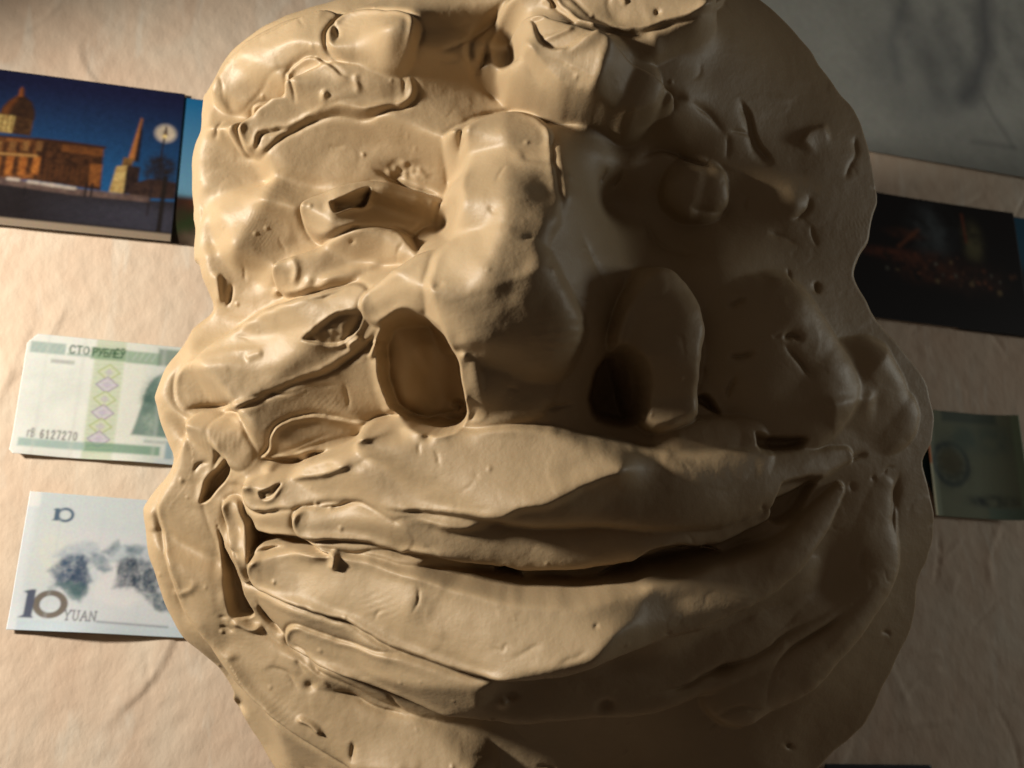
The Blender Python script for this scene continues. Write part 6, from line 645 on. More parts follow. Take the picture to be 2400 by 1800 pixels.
0,0,0,0,0,0,0,0,0,0,0,0,0,0,0,0,0,0,0,0,0,0,0,0,0,0,0,0,-1,0,0,0,1,2,4,7,10,11,5,-5,-9,-9,-8,-8,-8,-5,1,3,3,3,2,1,0,1,-1,0,0,0,0,0,0,0,0,0,0,0,1,1,2,4,4,3,0,-7,-8,-2,0,3,6,7,0,-3,-4,-3,-2,-1,-1,0,0,0,0,0,0,0,0,0,0,0,0,0,0,0,0,0,0,0,0,0,0,0,0,0,0,0,-1,0,0,0,0,0,0,1,2,2,4,4,4,2,1,0,-1,-2,-1,-1,-2,-2,-2,-2,-2,-1,-1,0,1,1,1,1,0,-3,-13,-17,-10,-3,-1,-3,3,12,11,9,3,0,-7,-13,-21,-26,-20,-4,13,19,19,20,15,9,5,1,0,-1,-1,-1,-1,0,0,
0,0,0,0,0,0,0,0,0,0,0,0,0,0,0,0,0,0,0,0,0,0,0,0,0,0,0,0,-1,0,0,0,0,2,4,8,10,13,9,-2,-9,-9,-9,-9,-8,-6,-1,2,2,2,1,1,0,0,0,0,0,0,0,0,0,0,0,0,-1,1,0,1,2,4,4,6,3,-4,-8,-3,1,4,6,4,-5,-5,-4,-3,-2,-1,0,0,0,0,0,0,0,0,0,0,0,0,0,0,0,0,0,0,0,0,0,0,0,0,0,0,0,0,0,0,-1,0,0,0,0,0,1,1,2,2,2,2,0,0,-1,-1,-1,0,-1,-2,-1,-1,-1,0,0,0,1,1,1,2,1,-1,-10,-16,-9,-2,-1,-4,-1,8,10,7,3,-2,-8,-15,-22,-24,-13,6,17,14,13,19,14,9,5,1,-1,0,-1,-1,-1,0,0,
0,0,0,0,0,0,0,0,0,0,0,0,0,0,0,0,0,0,0,0,0,0,0,0,0,0,0,0,-1,0,0,0,0,2,4,6,11,13,14,4,-9,-9,-9,-10,-10,-7,-3,0,1,1,1,1,0,0,0,0,0,0,0,0,0,0,0,0,-1,0,0,1,2,4,5,7,6,1,-7,-4,0,5,5,-2,-6,-6,-5,-3,-1,-1,0,0,0,0,0,0,0,0,0,0,0,0,0,0,0,0,0,0,0,0,0,0,0,0,0,0,0,0,0,0,0,-1,0,0,0,0,0,1,0,1,1,1,0,0,-1,0,-1,0,-1,0,-1,0,0,0,0,0,1,1,2,2,1,1,-4,-8,-7,-4,-3,-5,-4,1,8,5,1,-3,-10,-17,-23,-19,-6,12,14,10,14,20,12,8,4,0,0,-1,-1,0,-1,0,0,
0,0,0,0,0,0,0,0,0,0,0,0,0,0,0,0,0,0,0,0,0,0,0,0,0,0,0,0,0,-1,0,0,0,1,3,6,10,12,14,10,0,-8,-11,-11,-11,-10,-5,-2,0,1,1,0,1,0,0,0,0,0,0,0,0,0,0,0,-1,0,0,1,2,3,6,8,8,6,-3,-5,0,2,2,-6,-8,-7,-4,-3,-1,-1,0,0,1,0,0,0,0,0,0,0,0,0,0,0,0,0,0,0,0,0,0,0,0,0,0,0,0,0,0,0,0,0,-1,0,0,0,0,0,0,0,1,0,0,0,-1,0,0,0,0,-1,0,0,0,0,1,0,1,1,1,2,2,2,0,-1,-1,-1,-1,-5,-8,-6,2,1,-2,-5,-11,-19,-23,-14,1,12,10,12,15,20,11,6,2,0,0,-1,-1,-1,0,0,0,
0,0,0,0,0,0,0,0,0,0,0,0,0,0,0,0,0,0,0,0,0,0,0,0,0,0,0,0,0,-1,0,0,0,1,2,4,8,10,13,12,7,-1,-8,-13,-13,-12,-7,-3,-1,0,1,0,1,0,0,0,0,0,0,0,0,0,0,0,-1,0,0,0,2,3,6,9,11,10,2,-5,-2,0,-3,-10,-9,-6,-5,-2,-1,0,0,0,1,0,0,0,0,0,0,0,0,0,0,0,0,0,0,0,0,0,0,0,0,0,0,0,0,0,0,0,0,0,0,-1,0,0,0,0,0,0,0,0,0,-1,0,0,0,0,0,0,0,0,0,1,0,0,0,1,1,2,2,2,3,2,3,4,3,0,-3,-8,-8,-6,-8,-8,-12,-18,-22,-12,6,9,10,13,17,20,8,3,1,0,-1,-1,-1,-1,0,0,0,
0,0,0,0,0,0,0,0,0,0,0,0,0,0,0,0,0,0,0,0,0,0,0,0,0,0,0,0,0,0,-1,0,0,0,2,3,5,8,10,12,10,7,-2,-11,-16,-14,-9,-4,-2,0,0,1,1,0,0,0,0,0,0,0,0,0,0,0,-1,0,0,0,1,3,7,9,13,14,8,-5,-3,-4,-10,-12,-9,-6,-4,-2,0,0,0,0,1,0,0,0,0,0,0,0,0,0,0,0,0,0,0,0,0,0,0,0,0,0,0,0,0,0,0,0,0,0,0,0,0,-1,0,0,0,0,0,0,-1,0,0,0,0,0,0,1,0,0,0,0,0,0,0,1,1,1,2,2,2,4,4,5,5,5,2,-4,-9,-10,-10,-12,-13,-18,-20,-9,4,8,10,14,16,21,3,1,0,-1,-1,-1,-1,-1,0,0,0,
0,0,0,0,0,0,0,0,0,0,0,0,0,0,0,0,0,0,0,0,0,0,0,0,0,0,0,0,0,0,-1,0,0,0,0,2,4,5,8,10,11,10,5,-4,-17,-16,-11,-5,-3,0,0,1,0,1,0,0,0,0,0,0,0,0,0,0,-1,0,0,0,1,3,6,10,14,16,14,-2,-5,-10,-15,-13,-9,-6,-3,-1,0,0,0,0,1,0,0,0,0,0,0,0,0,0,0,0,0,0,0,0,0,0,0,0,0,0,0,0,0,0,0,0,0,0,0,0,0,0,-1,0,0,0,0,0,0,0,0,0,0,0,0,0,0,0,0,0,0,0,1,0,0,1,1,2,2,3,4,4,5,5,3,-1,-5,-6,-6,-9,-12,-14,-18,-14,-3,5,8,11,13,25,1,0,-1,0,-1,-1,-1,-1,0,0,0,
0,0,0,0,0,0,0,0,0,0,0,0,0,0,0,0,0,0,0,0,0,0,0,0,0,0,0,0,0,0,-1,0,0,-1,1,0,2,4,6,8,10,11,8,2,-13,-17,-12,-7,-2,-1,0,1,0,1,0,0,0,0,0,0,0,0,0,0,-1,0,0,-1,1,3,5,10,14,19,18,6,-11,-17,-17,-13,-9,-5,-3,-1,0,1,0,1,0,0,0,0,0,0,0,0,0,0,0,0,0,0,0,0,0,0,0,0,0,0,0,0,0,0,0,0,0,0,0,0,0,0,0,0,0,-1,0,0,0,0,0,0,0,0,0,0,1,0,0,0,0,0,0,0,0,0,1,1,2,2,2,4,4,3,3,0,-1,-2,-3,-4,-6,-11,-16,-23,-6,1,4,7,7,20,8,4,2,0,-1,-1,0,-1,0,0,0,
0,0,0,0,0,0,0,0,0,0,0,0,0,0,0,0,0,0,0,0,0,0,0,0,0,0,0,0,0,0,0,-1,0,-1,0,0,1,3,4,6,8,11,9,5,-6,-17,-13,-7,-3,-1,0,1,0,1,0,0,0,0,0,0,0,0,0,0,-1,0,0,-1,1,2,5,8,14,17,19,11,-13,-20,-17,-12,-8,-4,-2,-1,0,1,0,1,0,0,0,0,0,0,0,0,0,0,0,0,0,0,0,0,0,0,0,0,0,0,0,0,0,0,0,0,0,0,0,0,0,0,0,0,0,0,0,0,0,0,0,0,0,0,0,0,0,0,0,0,0,0,0,0,0,0,0,1,1,1,2,2,2,3,2,1,0,0,0,-1,-5,-9,-17,-20,-8,-1,0,3,5,16,11,8,3,1,1,-1,0,-1,0,0,0,
0,0,0,0,0,0,0,0,0,0,0,0,0,0,0,0,0,0,0,0,0,0,0,0,0,0,0,0,0,0,0,-1,0,0,-1,0,0,2,2,5,7,9,9,7,-2,-14,-13,-7,-3,-1,-1,1,0,1,0,0,0,0,0,0,0,0,0,0,0,-1,0,-1,1,1,4,7,11,14,16,8,-10,-17,-14,-10,-6,-3,-2,0,1,0,0,1,0,0,0,0,0,0,0,0,0,0,0,0,0,0,0,0,0,0,0,0,0,0,0,0,0,0,0,0,0,0,0,0,0,0,0,0,0,0,0,0,0,0,0,0,0,0,0,0,0,0,0,0,0,0,0,0,0,0,0,0,0,1,1,1,2,1,2,1,1,1,1,-1,-3,-9,-17,-17,-8,-3,-1,2,3,14,12,9,5,2,1,0,0,-1,0,0,0,
0,0,0,0,0,0,0,0,0,0,0,0,0,0,0,0,0,0,0,0,0,0,0,0,0,0,0,0,0,0,0,0,-1,0,-1,0,0,1,1,4,5,7,9,7,0,-10,-12,-6,-4,-1,0,0,0,1,0,0,0,0,0,0,0,0,0,0,0,-1,0,0,0,1,2,5,8,10,11,4,-6,-11,-10,-7,-5,-2,-1,0,1,0,1,0,0,0,0,0,0,0,0,0,0,0,0,0,0,0,0,0,0,0,0,0,0,0,0,0,0,0,0,0,0,0,0,0,0,0,0,0,0,0,0,0,0,0,0,0,0,0,0,0,0,0,0,0,0,0,0,0,0,0,-1,0,1,0,0,1,1,0,1,2,1,1,1,0,-3,-8,-16,-17,-8,-3,0,2,2,12,12,10,6,3,1,0,0,-1,0,0,0,
0,0,0,0,0,0,0,0,0,0,0,0,0,0,0,0,0,0,0,0,0,0,0,0,0,0,0,0,0,0,0,0,-1,0,0,-1,0,0,1,3,4,5,7,5,2,-7,-9,-5,-3,-2,0,0,0,1,0,0,0,0,0,0,0,0,0,0,0,-1,0,0,0,0,2,3,5,6,6,3,-4,-6,-7,-4,-3,-1,-1,1,0,0,1,0,0,0,0,0,0,0,0,0,0,0,0,0,0,0,0,0,0,0,0,0,0,0,0,0,0,0,0,0,0,0,0,0,0,0,0,0,0,0,0,0,0,0,0,0,0,0,0,0,0,0,0,0,0,0,0,0,0,0,-1,0,0,0,0,1,0,0,1,1,1,1,2,0,-2,-8,-16,-17,-7,-2,-1,2,1,12,13,9,6,3,1,1,0,-1,0,0,0,
0,0,0,0,0,0,0,0,0,0,0,0,0,0,0,0,0,0,0,0,0,0,0,0,0,0,0,0,0,0,0,0,0,-1,0,0,-1,0,1,1,3,4,4,5,1,-4,-6,-4,-2,-2,0,0,1,0,0,0,0,0,0,0,0,0,0,0,0,0,-1,0,0,0,1,1,3,4,3,1,-2,-3,-4,-2,-2,0,0,0,0,1,0,0,0,0,0,0,0,0,0,0,0,0,0,0,0,0,0,0,0,0,0,0,0,0,0,0,0,0,0,0,0,0,0,0,0,0,0,0,0,0,0,0,0,0,0,0,0,0,0,0,0,0,0,0,0,0,0,0,0,0,0,-1,0,0,0,0,0,0,1,0,1,2,1,1,-2,-7,-16,-18,-6,-1,0,1,2,12,12,8,6,3,1,1,0,-1,0,0,0,
0,0,0,0,0,0,0,0,0,0,0,0,0,0,0,0,0,0,0,0,0,0,0,0,0,0,0,0,0,0,0,0,0,0,-1,0,0,0,0,1,1,3,3,2,1,-2,-3,-3,-2,0,-1,0,1,0,0,0,0,0,0,0,0,0,0,0,0,0,-1,0,0,0,0,1,1,2,1,1,-1,-2,-1,-1,-1,0,0,0,1,0,0,0,0,0,0,0,0,0,0,0,0,0,0,0,0,0,0,0,0,0,0,0,0,0,0,0,0,0,0,0,0,0,0,0,0,0,0,0,0,0,0,0,0,0,0,0,0,0,0,0,0,0,0,0,0,0,0,0,0,0,0,0,-1,0,0,0,0,0,0,1,1,1,2,1,0,-5,-15,-20,-6,0,1,2,3,10,10,7,5,2,1,1,0,-1,0,0,0,
0,0,0,0,0,0,0,0,0,0,0,0,0,0,0,0,0,0,0,0,0,0,0,0,0,0,0,0,0,0,0,0,0,0,0,-1,0,0,0,0,1,2,1,2,0,-1,-1,-2,-1,0,-1,1,0,0,0,0,0,0,0,0,0,0,0,0,0,0,0,-1,0,0,0,0,1,0,1,0,0,-1,0,-1,0,0,0,0,1,0,0,0,0,0,0,0,0,0,0,0,0,0,0,0,0,0,0,0,0,0,0,0,0,0,0,0,0,0,0,0,0,0,0,0,0,0,0,0,0,0,0,0,0,0,0,0,0,0,0,0,0,0,0,0,0,0,0,0,0,0,0,0,0,0,-1,0,0,0,0,0,1,2,2,3,2,-1,-11,-25,-4,2,1,2,2,7,7,5,3,2,1,0,0,0,0,0,0,
0,0,0,0,0,0,0,0,0,0,0,0,0,0,0,0,0,0,0,0,0,0,0,0,0,0,0,0,0,0,0,0,0,0,0,0,-1,0,0,0,1,0,1,1,0,0,-1,-1,0,0,0,0,0,0,0,0,0,0,0,0,0,0,0,0,0,0,0,0,-1,0,0,0,0,0,1,0,0,-1,0,0,0,0,0,1,0,0,0,0,0,0,0,0,0,0,0,0,0,0,0,0,0,0,0,0,0,0,0,0,0,0,0,0,0,0,0,0,0,0,0,0,0,0,0,0,0,0,0,0,0,0,0,0,0,0,0,0,0,0,0,0,0,0,0,0,0,0,0,0,0,0,0,-1,0,0,0,0,1,2,3,4,5,4,-5,-25,-7,2,2,0,1,4,4,3,1,1,1,0,0,0,0,0,0,
0,0,0,0,0,0,0,0,0,0,0,0,0,0,0,0,0,0,0,0,0,0,0,0,0,0,0,0,0,0,0,0,0,0,0,0,0,-1,0,0,0,1,0,1,0,0,-1,0,0,0,0,0,0,0,0,0,0,0,0,0,0,0,0,0,0,0,0,0,0,-1,0,0,0,0,0,0,0,0,0,0,0,0,1,0,0,0,0,0,0,0,0,0,0,0,0,0,0,0,0,0,0,0,0,0,0,0,0,0,0,0,0,0,0,0,0,0,0,0,0,0,0,0,0,0,0,0,0,0,0,0,0,0,0,0,0,0,0,0,0,0,0,0,0,0,0,0,0,0,0,0,0,0,-1,0,0,0,1,2,4,6,8,7,3,-18,-17,0,2,0,0,1,1,0,0,1,0,0,0,0,0,0,0,
0,0,0,0,0,0,0,0,0,0,0,0,0,0,0,0,0,0,0,0,0,0,0,0,0,0,0,0,0,0,0,0,0,0,0,0,0,0,0,0,0,0,0,0,0,0,0,0,0,0,0,0,0,0,0,0,0,0,0,0,0,0,0,0,0,0,0,0,0,0,-1,0,0,0,0,0,0,0,0,0,1,0,0,0,0,0,0,0,0,0,0,0,0,0,0,0,0,0,0,0,0,0,0,0,0,0,0,0,0,0,0,0,0,0,0,0,0,0,0,0,0,0,0,0,0,0,0,0,0,0,0,0,0,0,0,0,0,0,0,0,0,0,0,0,0,0,0,0,0,0,0,0,-1,0,0,0,0,3,4,7,11,12,8,-9,-25,-3,2,0,0,-3,-2,-2,-2,0,0,0,0,0,0,0,0,
0,0,0,0,0,0,0,0,0,0,0,0,0,0,0,0,0,0,0,0,0,0,0,0,0,0,0,0,0,0,0,0,0,0,0,0,0,0,0,0,0,0,0,0,0,0,0,0,0,0,0,0,0,0,0,0,0,0,0,0,0,0,0,0,0,0,0,0,0,0,0,0,0,-1,0,0,0,1,0,0,0,0,0,0,0,0,0,0,0,0,0,0,0,0,0,0,0,0,0,0,0,0,0,0,0,0,0,0,0,0,0,0,0,0,0,0,0,0,0,0,0,0,0,0,0,0,0,0,0,0,0,0,0,0,0,0,0,0,0,0,0,0,0,0,0,0,0,0,0,0,0,0,-1,0,0,-1,1,2,5,8,12,16,14,-3,-28,-6,2,-1,0,-5,-6,-5,-3,-1,-1,0,0,1,0,0,0,
0,0,0,0,0,0,0,0,0,0,0,0,0,0,0,0,0,0,0,0,0,0,0,0,0,0,0,0,0,0,0,0,0,0,0,0,0,0,0,0,0,0,0,0,0,0,0,0,0,0,0,0,0,0,0,0,0,0,0,0,0,0,0,0,0,0,0,0,0,0,0,0,0,0,0,0,0,0,0,0,0,0,0,0,0,0,0,0,0,0,0,0,0,0,0,0,0,0,0,0,0,0,0,0,0,0,0,0,0,0,0,0,0,0,0,0,0,0,0,0,0,0,0,0,0,0,0,0,0,0,0,0,0,0,0,0,0,0,0,0,0,0,0,0,0,0,0,0,0,0,0,0,-1,0,0,-1,1,1,5,9,13,19,18,5,-28,-9,1,0,-2,-8,-9,-7,-5,-2,-1,0,0,0,1,0,0,
0,0,0,0,0,0,0,0,0,0,0,0,0,0,0,0,0,0,0,0,0,0,0,0,0,0,0,0,0,0,0,0,0,0,0,0,0,0,0,0,0,0,0,0,0,0,0,0,0,0,0,0,0,0,0,0,0,0,0,0,0,0,0,0,0,0,0,0,0,0,0,0,0,0,0,0,0,0,0,0,0,0,0,0,0,0,0,0,0,0,0,0,0,0,0,0,0,0,0,0,0,0,0,0,0,0,0,0,0,0,0,0,0,0,0,0,0,0,0,0,0,0,0,0,0,0,0,0,0,0,0,0,0,0,0,0,0,0,0,0,0,0,0,0,0,0,0,0,0,0,0,0,-1,0,-1,0,0,2,4,8,15,20,22,14,-23,-13,0,-1,-2,-12,-13,-10,-6,-3,-1,0,0,0,1,0,0,
0,0,0,0,0,0,0,0,0,0,0,0,0,0,0,0,0,0,0,0,0,0,0,0,0,0,0,0,0,0,0,0,0,0,0,0,0,0,0,0,0,0,0,0,0,0,0,0,0,0,0,0,0,0,0,0,0,0,0,0,0,0,0,0,0,0,0,0,0,0,0,0,0,0,0,0,0,0,0,0,0,0,0,0,0,0,0,0,0,0,0,0,0,0,0,0,0,0,0,0,0,0,0,0,0,0,0,0,0,0,0,0,0,0,0,0,0,0,0,0,0,0,0,0,0,0,0,0,0,0,0,0,0,0,0,0,0,0,0,0,0,0,0,0,0,0,0,0,0,0,0,0,0,-1,-1,0,0,1,4,8,14,21,26,24,-11,-20,-3,-1,-3,-17,-17,-13,-7,-4,-2,0,0,1,1,0,0,
0,0,0,0,0,0,0,0,0,0,0,0,0,0,0,0,0,0,0,0,0,0,0,0,0,0,0,0,0,0,0,0,0,0,0,0,0,0,0,0,0,0,0,0,0,0,0,0,0,0,0,0,0,0,0,0,0,0,0,0,0,0,0,0,0,0,0,0,0,0,0,0,0,0,0,0,0,0,0,0,0,0,0,0,0,0,0,0,0,0,0,0,0,0,0,0,0,0,0,0,0,0,0,0,0,0,0,0,0,0,0,0,0,0,0,0,0,0,0,0,0,0,0,0,0,0,0,0,0,0,0,0,0,0,0,0,0,0,0,0,0,0,0,0,0,0,0,0,0,0,0,0,0,-1,-1,0,-1,1,3,7,14,21,29,33,10,-29,-7,-2,-6,-22,-21,-15,-9,-5,-1,-1,1,1,0,1,0,
0,0,0,0,0,0,0,0,0,0,0,0,0,0,0,0,0,0,0,0,0,0,0,0,0,0,0,0,0,0,0,0,0,0,0,0,0,0,0,0,0,0,0,0,0,0,0,0,0,0,0,0,0,0,0,0,0,0,0,0,0,0,0,0,0,0,0,0,0,0,0,0,0,0,0,0,0,0,0,0,0,0,0,0,0,0,0,0,0,0,0,0,0,0,0,0,0,0,0,0,0,0,0,0,0,0,0,0,0,0,0,0,0,0,0,0,0,0,0,0,0,0,0,0,0,0,0,0,0,0,0,0,0,0,0,0,0,0,0,0,0,0,0,0,0,0,0,0,0,0,0,0,0,-1,0,-1,-1,0,3,6,11,20,29,36,31,-10,-25,-4,-6,-32,-26,-17,-10,-5,-1,0,0,1,1,1,0,
0,0,0,0,0,0,0,0,0,0,0,0,0,0,0,0,0,0,0,0,0,0,0,0,0,0,0,0,0,0,0,0,0,0,0,0,0,0,0,0,0,0,0,0,0,0,0,0,0,0,0,0,0,0,0,0,0,0,0,0,0,0,0,0,0,0,0,0,0,0,0,0,0,0,0,0,0,0,0,0,0,0,0,0,0,0,0,0,0,0,0,0,0,0,0,0,0,0,0,0,0,0,0,0,0,0,0,0,0,0,0,0,0,0,0,0,0,0,0,0,0,0,0,0,0,0,0,0,0,0,0,0,0,0,0,0,0,0,0,0,0,0,0,0,0,0,0,0,0,0,0,0,0,-1,0,-1,-1,0,1,5,9,16,25,33,34,23,-13,-17,-26,-33,-25,-17,-10,-5,-2,0,1,2,1,0,1,
0,0,0,0,0,0,0,0,0,0,0,0,0,0,0,0,0,0,0,0,0,0,0,0,0,0,0,0,0,0,0,0,0,0,0,0,0,0,0,0,0,0,0,0,0,0,0,0,0,0,0,0,0,0,0,0,0,0,0,0,0,0,0,0,0,0,0,0,0,0,0,0,0,0,0,0,0,0,0,0,0,0,0,0,0,0,0,0,0,0,0,0,0,0,0,0,0,0,0,0,0,0,0,0,0,0,0,0,0,0,0,0,0,0,0,0,0,0,0,0,0,0,0,0,0,0,0,0,0,0,0,0,0,0,0,0,0,0,0,0,0,0,0,0,0,0,0,0,0,0,0,0,0,-1,0,-1,-1,0,0,3,7,12,19,25,28,25,8,-17,-29,-31,-23,-15,-9,-5,-2,1,1,2,1,1,1,
0,0,0,0,0,0,0,0,0,0,0,0,0,0,0,0,0,0,0,0,0,0,0,0,0,0,0,0,0,0,0,0,0,0,0,0,0,0,0,0,0,0,0,0,0,0,0,0,0,0,0,0,0,0,0,0,0,0,0,0,0,0,0,0,0,0,0,0,0,0,0,0,0,0,0,0,0,0,0,0,0,0,0,0,0,0,0,0,0,0,0,0,0,0,0,0,0,0,0,0,0,0,0,0,0,0,0,0,0,0,0,0,0,0,0,0,0,0,0,0,0,0,0,0,0,0,0,0,0,0,0,0,0,0,0,0,0,0,0,0,0,0,0,0,0,0,0,0,0,0,0,0,0,0,-1,-1,0,-1,0,1,4,8,13,17,20,18,8,-8,-19,-23,-18,-12,-8,-4,-3,1,3,2,1,1,1,
0,0,0,0,0,0,0,0,0,0,0,0,0,0,0,0,0,0,0,0,0,0,0,0,0,0,0,0,0,0,0,0,0,0,0,0,0,0,0,0,0,0,0,0,0,0,0,0,0,0,0,0,0,0,0,0,0,0,0,0,0,0,0,0,0,0,0,0,0,0,0,0,0,0,0,0,0,0,0,0,0,0,0,0,0,0,0,0,0,0,0,0,0,0,0,0,0,0,0,0,0,0,0,0,0,0,0,0,0,0,0,0,0,0,0,0,0,0,0,0,0,0,0,0,0,0,0,0,0,0,0,0,0,0,0,0,0,0,0,0,0,0,0,0,0,0,0,0,0,0,0,0,0,0,-1,0,-1,-1,0,0,2,4,8,11,12,11,5,-3,-10,-13,-12,-8,-6,-4,-3,1,3,2,1,1,1,
0,0,0,0,0,0,0,0,0,0,0,0,0,0,0,0,0,0,0,0,0,0,0,0,0,0,0,0,0,0,0,0,0,0,0,0,0,0,0,0,0,0,0,0,0,0,0,0,0,0,0,0,0,0,0,0,0,0,0,0,0,0,0,0,0,0,0,0,0,0,0,0,0,0,0,0,0,0,0,0,0,0,0,0,0,0,0,0,0,0,0,0,0,0,0,0,0,0,0,0,0,0,0,0,0,0,0,0,0,0,0,0,0,0,0,0,0,0,0,0,0,0,0,0,0,0,0,0,0,0,0,0,0,0,0,0,0,0,0,0,0,0,0,0,0,0,0,0,0,0,0,0,0,0,0,-1,-1,0,-1,0,0,2,4,6,7,6,3,-1,-4,-7,-6,-5,-2,-2,-3,0,2,1,1,0,1,
0,0,0,0,0,0,0,0,0,0,0,0,0,0,0,0,0,0,0,0,0,0,0,0,0,0,0,0,0,0,0,0,0,0,0,0,0,0,0,0,0,0,0,0,0,0,0,0,0,0,0,0,0,0,0,0,0,0,0,0,0,0,0,0,0,0,0,0,0,0,0,0,0,0,0,0,0,0,0,0,0,0,0,0,0,0,0,0,0,0,0,0,0,0,0,0,0,0,0,0,0,0,0,0,0,0,0,0,0,0,0,0,0,0,0,0,0,0,0,0,0,0,0,0,0,0,0,0,0,0,0,0,0,0,0,0,0,0,0,0,0,0,0,0,0,0,0,0,0,0,0,0,0,0,0,-1,0,-1,-1,0,0,0,2,3,3,3,2,0,-2,-3,-2,-1,0,1,0,-2,-1,0,0,0,0,
0,0,0,0,0,0,0,0,0,0,0,0,0,0,0,0,0,0,0,0,0,0,0,0,0,0,0,0,0,0,0,0,0,0,0,0,0,0,0,0,0,0,0,0,0,0,0,0,0,0,0,0,0,0,0,0,0,0,0,0,0,0,0,0,0,0,0,0,0,0,0,0,0,0,0,0,0,0,0,0,0,0,0,0,0,0,0,0,0,0,0,0,0,0,0,0,0,0,0,0,0,0,0,0,0,0,0,0,0,0,0,0,0,0,0,0,0,0,0,0,0,0,0,0,0,0,0,0,0,0,0,0,0,0,0,0,0,0,0,0,0,0,0,0,0,0,0,0,0,0,0,0,0,0,0,0,-1,0,-1,-1,0,0,0,1,2,1,1,0,0,-1,0,0,1,2,0,-1,-1,-1,-1,0,0,
0,0,0,0,0,0,0,0,0,0,0,0,0,0,0,0,0,0,0,0,0,0,0,0,0,0,0,0,0,0,0,0,0,0,0,0,0,0,0,0,0,0,0,0,0,0,0,0,0,0,0,0,0,0,0,0,0,0,0,0,0,0,0,0,0,0,0,0,0,0,0,0,0,0,0,0,0,0,0,0,0,0,0,0,0,0,0,0,0,0,0,0,0,0,0,0,0,0,0,0,0,0,0,0,0,0,0,0,0,0,0,0,0,0,0,0,0,0,0,0,0,0,0,0,0,0,0,0,0,0,0,0,0,0,0,0,0,0,0,0,0,0,0,0,0,0,0,0,0,0,0,0,0,0,0,0,0,-1,0,-1,0,-1,0,0,1,0,1,0,0,0,1,1,1,1,1,-1,-1,-1,0,-1,0,
0,0,0,0,0,0,0,0,0,0,0,0,0,0,0,0,0,0,0,0,0,0,0,0,0,0,0,0,0,0,0,0,0,0,0,0,0,0,0,0,0,0,0,0,0,0,0,0,0,0,0,0,0,0,0,0,0,0,0,0,0,0,0,0,0,0,0,0,0,0,0,0,0,0,0,0,0,0,0,0,0,0,0,0,0,0,0,0,0,0,0,0,0,0,0,0,0,0,0,0,0,0,0,0,0,0,0,0,0,0,0,0,0,0,0,0,0,0,0,0,0,0,0,0,0,0,0,0,0,0,0,0,0,0,0,0,0,0,0,0,0,0,0,0,0,0,0,0,0,0,0,0,0,0,0,0,0,0,-1,0,-1,0,0,0,0,0,0,0,0,1,0,1,1,1,1,-1,0,-1,0,-1,0,
0,0,0,0,0,0,0,0,0,0,0,0,0,0,0,0,0,0,0,0,0,0,0,0,0,0,0,0,0,0,0,0,0,0,0,0,0,0,0,0,0,0,0,0,0,0,0,0,0,0,0,0,0,0,0,0,0,0,0,0,0,0,0,0,0,0,0,0,0,0,0,0,0,0,0,0,0,0,0,0,0,0,0,0,0,0,0,0,0,0,0,0,0,0,0,0,0,0,0,0,0,0,0,0,0,0,0,0,0,0,0,0,0,0,0,0,0,0,0,0,0,0,0,0,0,0,0,0,0,0,0,0,0,0,0,0,0,0,0,0,0,0,0,0,0,0,0,0,0,0,0,0,0,0,0,0,0,0,0,-1,0,0,-1,0,0,0,0,0,0,1,0,1,1,0,1,-1,0,0,-1,0,0])


